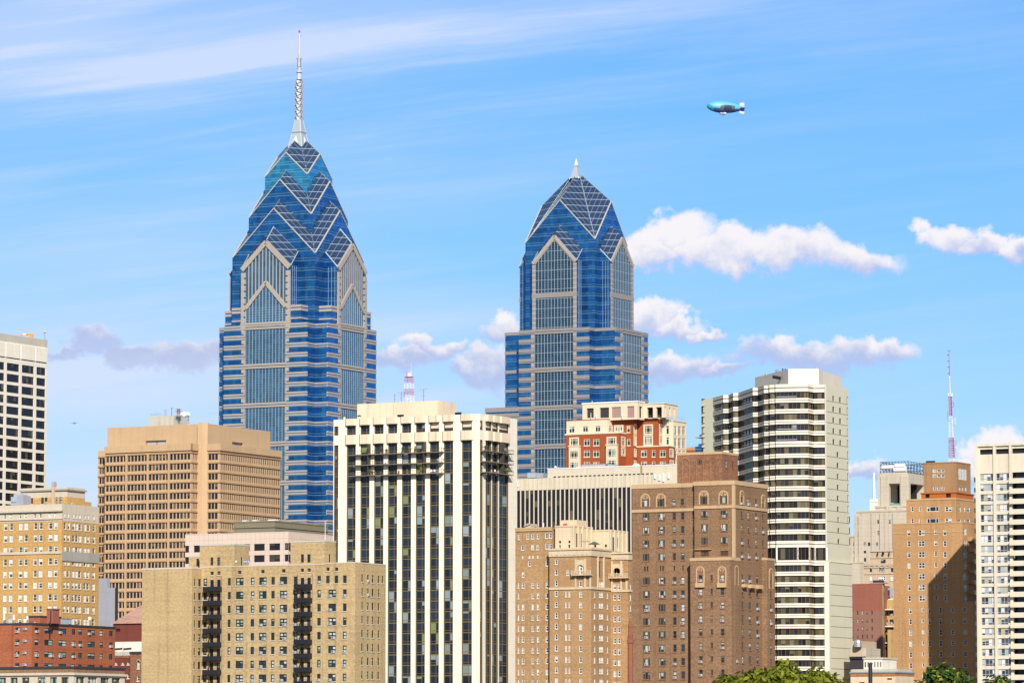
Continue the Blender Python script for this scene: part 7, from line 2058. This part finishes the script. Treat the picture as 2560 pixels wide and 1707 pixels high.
# condominium rails and poles
xa, xb, yA, yB, z6, x5, y5, z5_, za, y1 = CONq
k = sc_(1480) / 7.35
def rail(name, label, f, p, q, z, h=1.1):
    mb = MB(); a0, a1 = f.a(p), f.a(q); n = max(3, int(abs(a1 - a0) / 1.1)); o = f.b.w(f.T(a0, 0, z)); d = (a1 - a0)
    for i in range(n + 1): mb.tube((d * i / n, 0, 0), (d * i / n, 0, h), .05, .05, M['box_grey'], 4)
    for zz in (h, h * .5): mb.tube((0, 0, zz), (d, 0, zz), .05, .05, M['box_grey'], 4)
    solo(name, label, 'railing', mb, o, -math.radians(28) + (math.pi / 2 if f.kind == 'R' else 0))
rail('roof_railing', 'blue grey railing around the cream right hand terrace', CON.R(x5 - .3), zI(1960, 410), zI(2295, 450), z5_ + .12, 1.3)
rail('roof_railing', 'dark railing on the red brick step right of the cream corner', CON.L(-.2), zI(890, 650), zI(1080, 640), za + .1)
for i, (x, y0, y1_) in enumerate(((568, 412, 302), (660, 405, 318), (1145, 400, 312))):
    mb = MB(); mb.tube((0, 0, 0), (0, 0, (y0 - y1_) * k), .12, .07, M['mast_white'], 5)
    solo('flue_pole', ('white pole before the left dark louvre of the condominium', 'white pole between the two dark louvres', 'white pole between the two pink panels')[i], 'pole', mb, pxl(CON.L(2.2), zI(x, y0)))
for i, (x, y0, y1_) in enumerate(((590, 108, 60), (695, 104, 85), (1102, 90, -5))):
    mb = MB(); mb.tube((0, 0, -.3), (0, 0, (y0 - y1_) * k), .10, .06, M['mast_white'], 5)
    solo('roof_pole', ('short pole at the left of the condominium roof', 'shortest pole on the condominium roof', 'tallest pole on the condominium roof')[i], 'pole', mb, CON.w((CON.L(5).a(zI(x, 100)), 5, z6 + .1)))
# gothic hotel roof clutter
p1, p2, ztg, Lw, zw, Lg, _ = GOTHq
k = sc_(1150) / 5.06
mb = MB(); mb.box(-50 * k, 50 * k, -1.5, 3, 0, 34 * k, M['hotel']); mb.box(-20 * k, 40 * k, -1.2, 2.5, 34 * k, 56 * k, M['pale_conc']); mb.tube((-60 * k, -1.6, 10 * k), (55 * k, -1.6, 46 * k), .1, .1, M['louver_dark'], 4)
solo('roof_plant', 'tan plant box on the left wing of the golden brown hotel', 'roof plant', mb, GOTH.w((Lw.a(zG(165, 900)), 5, zw + .1)))
mb = MB(); mb.box(-15 * k, 15 * k, -.6, .6, 0, 26 * k, plain('red roof box', (.5, .09, .04), .6)); mb.box(-15 * k, 26 * k, -.7, .7, -2 * k, 2 * k, M['rust_wood'])
solo('red_box', 'small bright red box on the pale block penthouse', 'box', mb, GOTH.w((b.L(3).a(zG(672, 855)) if False else GOTH.L(3).a(zG(672, 860)), 3, p1[5] + .12)))
for i, x in enumerate((250, 360, 520)):
    mb = MB(); mb.tube((0, 0, -.2), (0, 0, (44, 60, 40)[i] * k), .12, .1, (M['steel'], M['mast_white'], M['rust_wood'])[i], 5); mb.lathe([(0, 2 * k), (9 * k, 3 * k), (9 * k, 12 * k), (0, 15 * k)], M['black_iron'], 6, (12 * k, 0, 0))
    solo('vent_pipe', ('grey vent pipe on the left wing of the golden brown hotel', 'tallest white vent pipe on the left wing of the golden brown hotel', 'rusty vent pipe beside the pale block penthouse')[i], 'pipe', mb, GOTH.w((Lw.a(zG(x, 890)), 4, zw + .1)))
mb = MB(); mb.tube((0, 0, 0), (0, 0, 2.3), .05, .05, M['steel'], 4); mb.lathe([(1.5, 1.9), (.2, 2.5), (0, 2.55)], M['hotel'], 8)
solo('parasol', 'tan terrace parasol in front of the tall penthouse windows', 'parasol', mb, GOTH.w((-2.2, 1.0, ztg + .1)))
mb = MB(); mb.tube((0, 0, 0), (0, 0, 1.9), .05, .05, M['steel'], 4); mb.lathe([(1.7, 1.3), (.2, 2.0), (0, 2.05)], plain('green canvas', (.05, .13, .09), .8), 8)
solo('parasol', 'green terrace parasol in front of the right penthouse', 'parasol', mb, GOTH.w((-.8, 3.5, ztg + .1)))
# curved tower penthouse vents
q0, q1, q2, q3, zp, ztc = CURq
k = sc_(1215) / 3.824
for i, (q, y, r, h) in enumerate((((q0[0] * .7 + q1[0] * .3, q0[1] * .7 + q1[1] * .3), 0, 14, 16), ((q2[0] * .7 + q1[0] * .3, q2[1] + 3), 0, 13, 26))):
    mb = MB(); mb.lathe([(.5, -.2), (.5, h * k * .5), (r * k, h * k * .55), (r * k, h * k), (0, h * k * 1.15)], M['steel'], 10)
    solo('roof_fan', ('steel fan cowl at the left of the curved tower penthouse', 'steel fan cowl at the top of the curved tower penthouse')[i], 'fan', mb, CUR.w((q[0], q[1] + 1, zp)))
mb = MB()
for sx in (-.5, .5):
    for sy in (-.4, .4): mb.tube((sx, sy, -.2), (sx, sy, 32 * k), .05, .05, M['steel'], 4)
for z in (10, 20, 31): mb.box(-.55, .55, -.45, .45, z * k, z * k + .06, M['steel'])
solo('roof_frame', 'small steel frame on the curved tower penthouse', 'frame', mb, CUR.w((q0[0] * .4 + q1[0] * .6, q0[1] * .4 + q1[1] * .6 + 1.5, zp)))
for i, t in enumerate((.78, .86)):
    mb = MB(); mb.tube((0, 0, -.2), (0, 0, (20, 12)[i] * k), .18, .18, M['black_iron'], 6); mb.lathe([(0, (18, 10)[i] * k), (.3, (18, 10)[i] * k), (.3, (24, 15)[i] * k), (0, (25, 16)[i] * k)], M['black_iron'], 6)
    solo('vent_pipe', ('taller dark vent pipe on the curved tower penthouse', 'shorter dark vent pipe on the curved tower penthouse')[i], 'pipe', mb, CUR.w((q0[0] * (1 - t) + q1[0] * t, q0[1] * (1 - t) + q1[1] * t + 1.2, zp)))
# deco crown frame
x_l, yd, zc1, Ld, _, xda = DECOq
k = sc_(1500) / 3.564
fr = tag(empty('sign_frame', DECO.w((x_l + .5, 1.0, zc1)), -math.radians(28)), 'dark steel sign frame with white tubes crowning the limestone tower', 'frame')
wd, dp, h = 3.2 - x_l - 1.0, yd - 2.5, 96 * k
mb = MB()
for (p, q) in (((0, 0), (wd, 0)), ((wd, 0), (wd, dp)), ((0, 0), (0, dp)), ((0, dp), (wd, dp))):
    n = 9 if p[1] == q[1] else 6
    for i in range(n + 1):
        x, y = p[0] + (q[0] - p[0]) * i / n, p[1] + (q[1] - p[1]) * i / n
        mb.tube((x, y, -.2), (x, y, h * (.96 if i % 2 else 1)), .09, .09, M['louver_dark'], 4)
        if i < n:
            x2, y2 = p[0] + (q[0] - p[0]) * (i + 1) / n, p[1] + (q[1] - p[1]) * (i + 1) / n
            mb.tube((x, y, h * .72), (x2, y2, h), .07, .07, M['louver_dark'], 3); mb.tube((x, y, 0), (x2, y2, h * .4), .07, .07, M['louver_dark'], 3)
    for z in (0.05, h * .38, h * .7, h): mb.tube((p[0], p[1], z), (q[0], q[1], z), .08, .08, M['louver_dark'], 4)
mb.obj('scaffold', fr)
mb = MB()
for (z, x0, x1) in ((h * .5, wd * .1, wd * .5), (h * .22, wd * .52, wd * .95), (h * .6, wd * .55, wd * .9)): mb.tube((x0, -.3, z), (x1, -.3, z), .75, .75, M['mast_white'], 8)
mb.obj('white_tubes', fr)
mb = MB(); k2 = sc_(1490) / 3.671
for i in range(8): mb.tube((i * 13 * k2, 0, 0), (i * 13 * k2, 0, 38 * k2), .07, .07, M['steel'], 4)
for z in (0, 20, 38): mb.tube((0, 0, z * k2 + .1), (95 * k2, 0, z * k2 + .1), .07, .07, M['steel'], 4)
for x in (0, 52): mb.box((x + 2) * k2, (x + 45) * k2, -.2, 1.5, -30 * k2, -2 * k2, M['void']); mb.box((x + 0) * k2, (x + 48) * k2, -.15, 1.6, -34 * k2, -30 * k2, M['steel'])
solo('billboard_frame', 'dark rooftop screens with railing on the shoulder of the limestone tower', 'screen', mb, pxl(DECO.L(-2.0), zP(138, 32)))
# tall red and white radio mast
xe, xf, ya, yf, zp = TNRq
zR = Zm(2330, 860, 5.058)
fR = TNR.L(ya + 3.5); base = pxl(fR, zR(259, 1500)); k = sc_(1245) / 5.058
Zf = lambda y: (1500 - y) * k
X = lambda x: (x - 259) * k / math.cos(math.radians(28)) * .88
r_ = tag(empty('radio_mast', base, 0), 'tall tapering red and white radio mast on the brown penthouse', 'mast')
for (y0, y1, w0, w1, cx0, cx1, m_, n) in ((1510, 1440, 66, 64, 259, 258, 'mast_white', 2), (1440, 1180, 64, 50, 258, 252, 'mast_red', 8), (1180, 905, 50, 32, 252, 247, 'mast_white', 9), (905, 655, 32, 30, 247, 240, 'mast_red', 9)):
    mb = MB(); lattice(mb, w0 * k, w1 * k, Zf(y0), Zf(y1), n, M[m_], .06, 3, (X(cx0), 0), (X(cx1), 0)); mb.obj('lattice_section', r_)
mb = MB(); mb.lathe([(0, Zf(655)), (28 * k, Zf(655)), (28 * k, Zf(648)), (0, Zf(648))], M['mast_white'], 8, (X(240), 0, 0))
for i in range(8):
    t = i * math.pi / 4; mb.tube((X(240) + 28 * k * math.cos(t), 28 * k * math.sin(t), Zf(650)), (X(240) + 28 * k * math.cos(t), 28 * k * math.sin(t), Zf(615)), .05, .05, M['mast_white'], 4)
mb.obj('platform', r_)
mb = MB(); mb.tube((X(240), 0, Zf(648)), (X(233), 0, Zf(400)), 9 * k, 6 * k, M['mast_white'], 8)
for i in range(9): mb.tube((X(240 - i * .7), 0, Zf(640 - i * 26)), (X(240 - i * .7), 0, Zf(634 - i * 26)), 11 * k, 11 * k, M['rust'], 6)
mb.obj('upper_pole', r_)
mb = MB(); mb.tube((X(233), 0, Zf(400)), (X(228), 0, Zf(72)), 4.5 * k, 3 * k, M['mast_red'], 6)
for y in (130, 208, 285, 363): mb.tube((X(230), 0, Zf(y)), (X(212), 0, Zf(y)), .07, .07, M['black_iron'], 4); mb.tube((X(213), 0, Zf(y + 6)), (X(213), 0, Zf(y - 6)), .1, .1, M['black_iron'], 4)
mb.tube((X(228), 0, Zf(80)), (X(212), 0, Zf(68)), .06, .06, M['black_iron'], 4); mb.tube((X(228), 0, Zf(80)), (X(243), 0, Zf(68)), .06, .06, M['black_iron'], 4)
mb.obj('top_pole', r_)
mb = MB()
for (x, y0, y1) in ((204, 965, 850), (296, 1015, 925), (281, 790, 735), (306, 1285, 1220), (212, 1230, 1220), (297, 1340, 1320)):
    cx = X(250); mb.tube((X(x), -.3, Zf(y0)), (X(x), -.3, Zf(y1)), .08, .08, M['steel'] if x != 296 else M['mast_white'], 4); mb.tube((cx, 0, Zf(y0)), (X(x), -.3, Zf(y0)), .05, .05, M['steel'], 4); mb.tube((cx, 0, Zf(y1)), (X(x), -.3, Zf(y1)), .05, .05, M['steel'], 4)
mb.obj('side_aerials', r_)
mb = MB(); mb.box(-1.2, 1.2, -.6, .6, -.3, .5, M['black_iron']); solo('roof_hatch', 'small dark hatch at the left of the brown penthouse roof', 'hatch', mb, pxl(TNR.L(ya + 1), zO(772, 1056)))
mb = MB(); mb.tube((0, 0, 0), (0, 0, 95 * 900 / F), .42, .40, M['black_iron'], 8); mb.lathe([(0, 95 * 900 / F), (.5, 95 * 900 / F), (.5, 97 * 900 / F), (0, 97.5 * 900 / F)], M['louver_dark'], 8)
p0 = at(2110 + 244 / 3.671, 1750, 860); solo('flue_stack', 'thick black pole standing before the rusty shed', 'pole', mb, (p0.x, p0.y, at(2110 + 244 / 3.671, 1656, 860).z - 97 * 900 / F), 0)

# ================================================================== airship and airliner
zS = Zm(1740, 230, 15.68)
def col_mat(n, c, r=.35): return plain(n, c, r, 0, .04)
m_blue, m_teal, m_panel, m_pgreen, m_belly, m_fin = (col_mat(n, c) for n, c in (('airship sky blue skin', (.11, .43, .72)), ('airship teal nose', (.05, .32, .44)), ('airship dark screen', (.045, .05, .10)), ('airship grey green screen edge', (.08, .14, .16)), ('airship navy belly', (.06, .10, .30)), ('airship violet fin', (.28, .30, .58))))
YS = 5200.0; k = YS / F / 15.68
c0 = at(*zS(1170, 605), YS)
ship = tag(empty('airship', c0, 0), 'sky blue airship with dark side panel and striped tail fins in the open sky', 'airship')
ship.rotation_euler = (math.radians(-6), math.radians(2.6), math.radians(9))
Lh, Rm_ = 765 * k * 1.01, 243 * k
mb = MB(); NA, NR = 64, 40
def prof(t):      # t 0 nose .. 1 tail
    return Rm_ * (max(0, 1 - ((.40 - t) / .40) ** 2) ** .52 if t < .40 else max(0.0, 1 - ((t - .40) / .60) ** 2.1) ** .9)
for i in range(NA):
    t0, t1 = i / NA, (i + 1) / NA
    for j in range(NR):
        a0, a1 = 2 * math.pi * j / NR, 2 * math.pi * (j + 1) / NR
        pt = lambda t, a: (-Lh + 2 * Lh * t, -prof(t) * math.cos(a), prof(t) * math.sin(a))
        tm, am = (t0 + t1) / 2, (a0 + a1) / 2
        cz, cy = math.sin(am), -math.cos(am)
        m_ = m_blue
        if tm + cz * .10 < .10: m_ = m_teal
        elif cz < -.52: m_ = m_belly
        if cy < .1 and -.85 < cz < .12 and .335 < tm < .715: m_ = m_pgreen if tm < .42 or (tm > .62 and cz > -.55) else m_panel
        mb.poly([pt(t0, a0), pt(t1, a0), pt(t1, a1), pt(t0, a1)], m_)
import bmesh
ho = mb.obj('hull', ship)
bm_ = bmesh.new(); bm_.from_mesh(ho.data); bmesh.ops.remove_doubles(bm_, verts=bm_.verts, dist=.001); bm_.to_mesh(ho.data); bm_.free()
ho.data.polygons.foreach_set('use_smooth', [True] * len(ho.data.polygons))
for (sy, sz) in ((0, 1), (0, -1), (1, -.05), (-1, -.05)):
    mb = MB(); r0, r1 = .16 * Rm_, .98 * Rm_
    for q, m_ in ((0, m_fin), (1, M['mast_white']), (2, m_fin)):
        ra, rb = r0 + (r1 - r0) * (.0, .55, .70)[q], r0 + (r1 - r0) * (.55, .70, 1.0)[q]
        n_ = Vector((0, sz, -sy)).normalized() * .35
        X0 = lambda r: Lh * (.62 + .16 * (r - r0) / (r1 - r0)); X1 = lambda r: Lh * (.98 - .03 * (r - r0) / (r1 - r0))
        P_ = [Vector((X0(ra), sy * ra, sz * ra)), Vector((X1(ra), sy * ra, sz * ra)), Vector((X1(rb), sy * rb, sz * rb)), Vector((X0(rb), sy * rb, sz * rb))]
        A_, B_ = [p + n_ for p in P_], [p - n_ for p in P_]
        mb.poly(A_, m_); mb.poly(list(reversed(B_)), m_)
        for i in range(4): mb.poly([A_[i], A_[(i + 1) % 4], B_[(i + 1) % 4], B_[i]], m_)
    mb.obj('tail_fin', ship)
mb = MB(); gx = -200 * k; mb.box(gx - 40 * k, gx + 130 * k, -45 * k, 45 * k, -300 * k, -225 * k, m_belly); mb.box(gx - 20 * k, gx + 110 * k, -47 * k, -45.1 * k, -270 * k, -252 * k, M['mast_white']); go = mb.obj('gondola', ship)
for sy in (-1, 1):
    mb = MB(); mb.tube((gx + 90 * k, sy * 75 * k, -270 * k), (gx + 200 * k, sy * 75 * k, -270 * k), 22 * k, 30 * k, M['mast_white'], 10); mb.tube((gx + 140 * k, sy * 75 * k, -270 * k), (gx + 140 * k, 0, -260 * k), 8 * k, 8 * k, m_belly, 6); mb.tube((gx + 95 * k, 0, -300 * k), (gx + 95 * k, 0, -345 * k), 10 * k, 5 * k, m_belly, 6); mb.obj('engine', go)
p0 = at(*zA(612, 777), 9000); kk = 9000 / F / 3.267
pl = tag(empty('airliner', p0, 0), 'tiny distant airliner low in the sky left of the tan block', 'airliner'); pl.rotation_euler = (0, 0, math.radians(115)); pl.scale = (.5, .5, .5)
mg = plain('airliner grey', (.30, .36, .48), .5)
mb = MB(); mb.lathe([(0, -18), (1.6, -15), (2.1, -8), (2.1, 8), (1.0, 16), (.2, 19)], mg, 8, (0, 0, 0), lambda x, y, z: (z, x, y)); mb.obj('fuselage', pl)
for s in (-1, 1):
    mb = MB(); mb.poly([(-4, s * 1.5, 0), (2, s * 1.5, 0), (8, s * 18, 1.2), (5.5, s * 18, 1.2)], mg); mb.poly([(-4, s * 1.5, -.5), (2, s * 1.5, -.5), (8, s * 18, 1.0), (5.5, s * 18, 1.0)], mg); mb.obj('wing', pl)
mb = MB(); mb.box(13, 18, -.2, .2, 1, 7, mg); mb.box(14, 17.5, -6, 6, .8, 1.1, mg); mb.obj('tail_fin', pl)

# ================================================================== trees along the bottom edge
def leafmat(name, c0, c1):
    m, q, p = new_mat(name)
    r = q.n('ShaderNodeNewGeometry').outputs['Random Per Island']
    q.put(p.inputs['Base Color'], q.mix(r, c4(c0), c4(c1)))
    p.inputs['Roughness'].default_value = .6
    p.inputs['Specular IOR Level'].default_value = .25
    tr = q.n('ShaderNodeBsdfTranslucent'); q.put(tr.inputs[0], q.mix(r, c4(c0), c4(c1)))
    ms = q.n('ShaderNodeMixShader'); ms.inputs[0].default_value = .25
    out = [n for n in m.node_tree.nodes if n.type == 'OUTPUT_MATERIAL'][0]
    m.node_tree.links.new(p.outputs[0], ms.inputs[1]); m.node_tree.links.new(tr.outputs[0], ms.inputs[2]); m.node_tree.links.new(ms.outputs[0], out.inputs[0])
    return m
lf1 = leafmat('bright olive leaves', (.11, .14, .008), (.25, .26, .02)); lf2 = leafmat('deep green leaves', (.025, .065, .010), (.07, .115, .015)); lfy = leafmat('yellow seed clusters', (.30, .27, .02), (.42, .34, .03))
bark = wallmat('tree bark', (.10, .075, .05), .3, 3.0, .2, .3)
def tree(u, vtop, Y, rad, label, mat, seed, clumps=110, leaf=.30, yel=0.0):
    rg = random.Random(seed)
    p0 = at(u, vtop, Y); H = p0.z; base = (p0.x, p0.y, 0)
    t = tag(empty('street_tree', base, rg.random() * 6), label, 'tree', 'street trees along the bottom edge')
    mb = MB(); mb.tube((0, 0, 0), (.2, .1, H * .35), .42, .32, bark, 8); mb.tube((.2, .1, H * .35), (0, .2, H * .75), .32, .14, bark, 7)
    cl = []
    ch = H * .62
    for i in range(clumps):
        a = rg.random() * 6.283; q = rg.random(); rr = rad * math.sqrt(rg.random()) * .88
        top = H - .35 - (rr / rad) ** 2.0 * ch * .55
        z = top - rg.random() ** 1.6 * ch * .5 - rg.random() * .5
        cl.append((Vector((rr * math.cos(a), rr * math.sin(a), z)), rg.uniform(.85, 1.6) * rad / 5.0))
    cl.append((Vector((0, 0, H - .9)), .9))
    for c, r in cl[::3]: mb.tube((.15, .1, H * rg.uniform(.35, .6)), c, .11, .03, bark, 5)
    mb.obj('trunk', t)
    lm = MB()
    for c, r in cl:
        for i in range(int(230 * (r / 1.2) ** 1.6)):
            d = Vector((rg.gauss(0, 1), rg.gauss(0, 1), rg.gauss(0, .75))); d.normalize()
            q = c + d * r * rg.random() ** .38
            n1 = (d + Vector((rg.uniform(-.9, .9), rg.uniform(-.9, .9), rg.uniform(-.2, 1.2)))).normalized()
            a = n1.orthogonal().normalized(); a.rotate(Matrix.Rotation(rg.random() * 6.283, 3, n1)); bb = n1.cross(a)
            l = leaf * rg.uniform(.6, 1.25)
            lm.poly([q - a * l, q + bb * l * .45 - a * .1 * l, q + a * l, q - bb * l * .45], lfy if rg.random() < yel else mat)
    lm.obj('crown', t)
TD = 330.0
for u, v, Y, r, s, lab in ((1822, 1684, 335, 3.9, 1, 'lowest olive green tree at the left of the crown row before the dark brown block'), (1890, 1670, 325, 4.2, 2, 'olive green tree before the right side of the dark brown block'),
                           (1965, 1662, 318, 4.8, 3, 'broad olive green tree below the curved tower'), (2060, 1674, 330, 4.0, 4, 'olive green tree at the right end of the row below the curved tower')):
    tree(u, v, Y, r, lab, lf1, s)
for u, v, Y, r, s, lab in ((2372, 1662, 300, 4.5, 7, 'deep green tree with yellow blossom below the orange tan block'), (2482, 1684, 310, 3.0, 8, 'smaller deep green tree below the balcony tower')):
    tree(u, v, Y, r, lab, lf2, s, 100, .26, .10)
bq = Bd('roof_corner', 'brown tiled roof corner at the bottom right edge', 'roof', 2620, 1690, 420)
Lq_ = bq.L(); rm_ = MB(); xq0 = Lq_.a((2528, 1702)); zq0 = Lq_.z((2560, 1692)); zq1 = bq.L(4).z((2560, 1660))
rm_.poly([(xq0, 0, zq0 - 1.0), (2, 0, zq0 + .2), (2, 5, zq0 + 2.2), (xq0 + 3, 5, zq0 + 1.2)], M['louver'])
rm_.box(xq0 + .3, 2, .3, 5, 0, zq0 - 1.1, M['brown_brick_old'])
rm_.obj('roof_slope', bq.e)

finish_all()
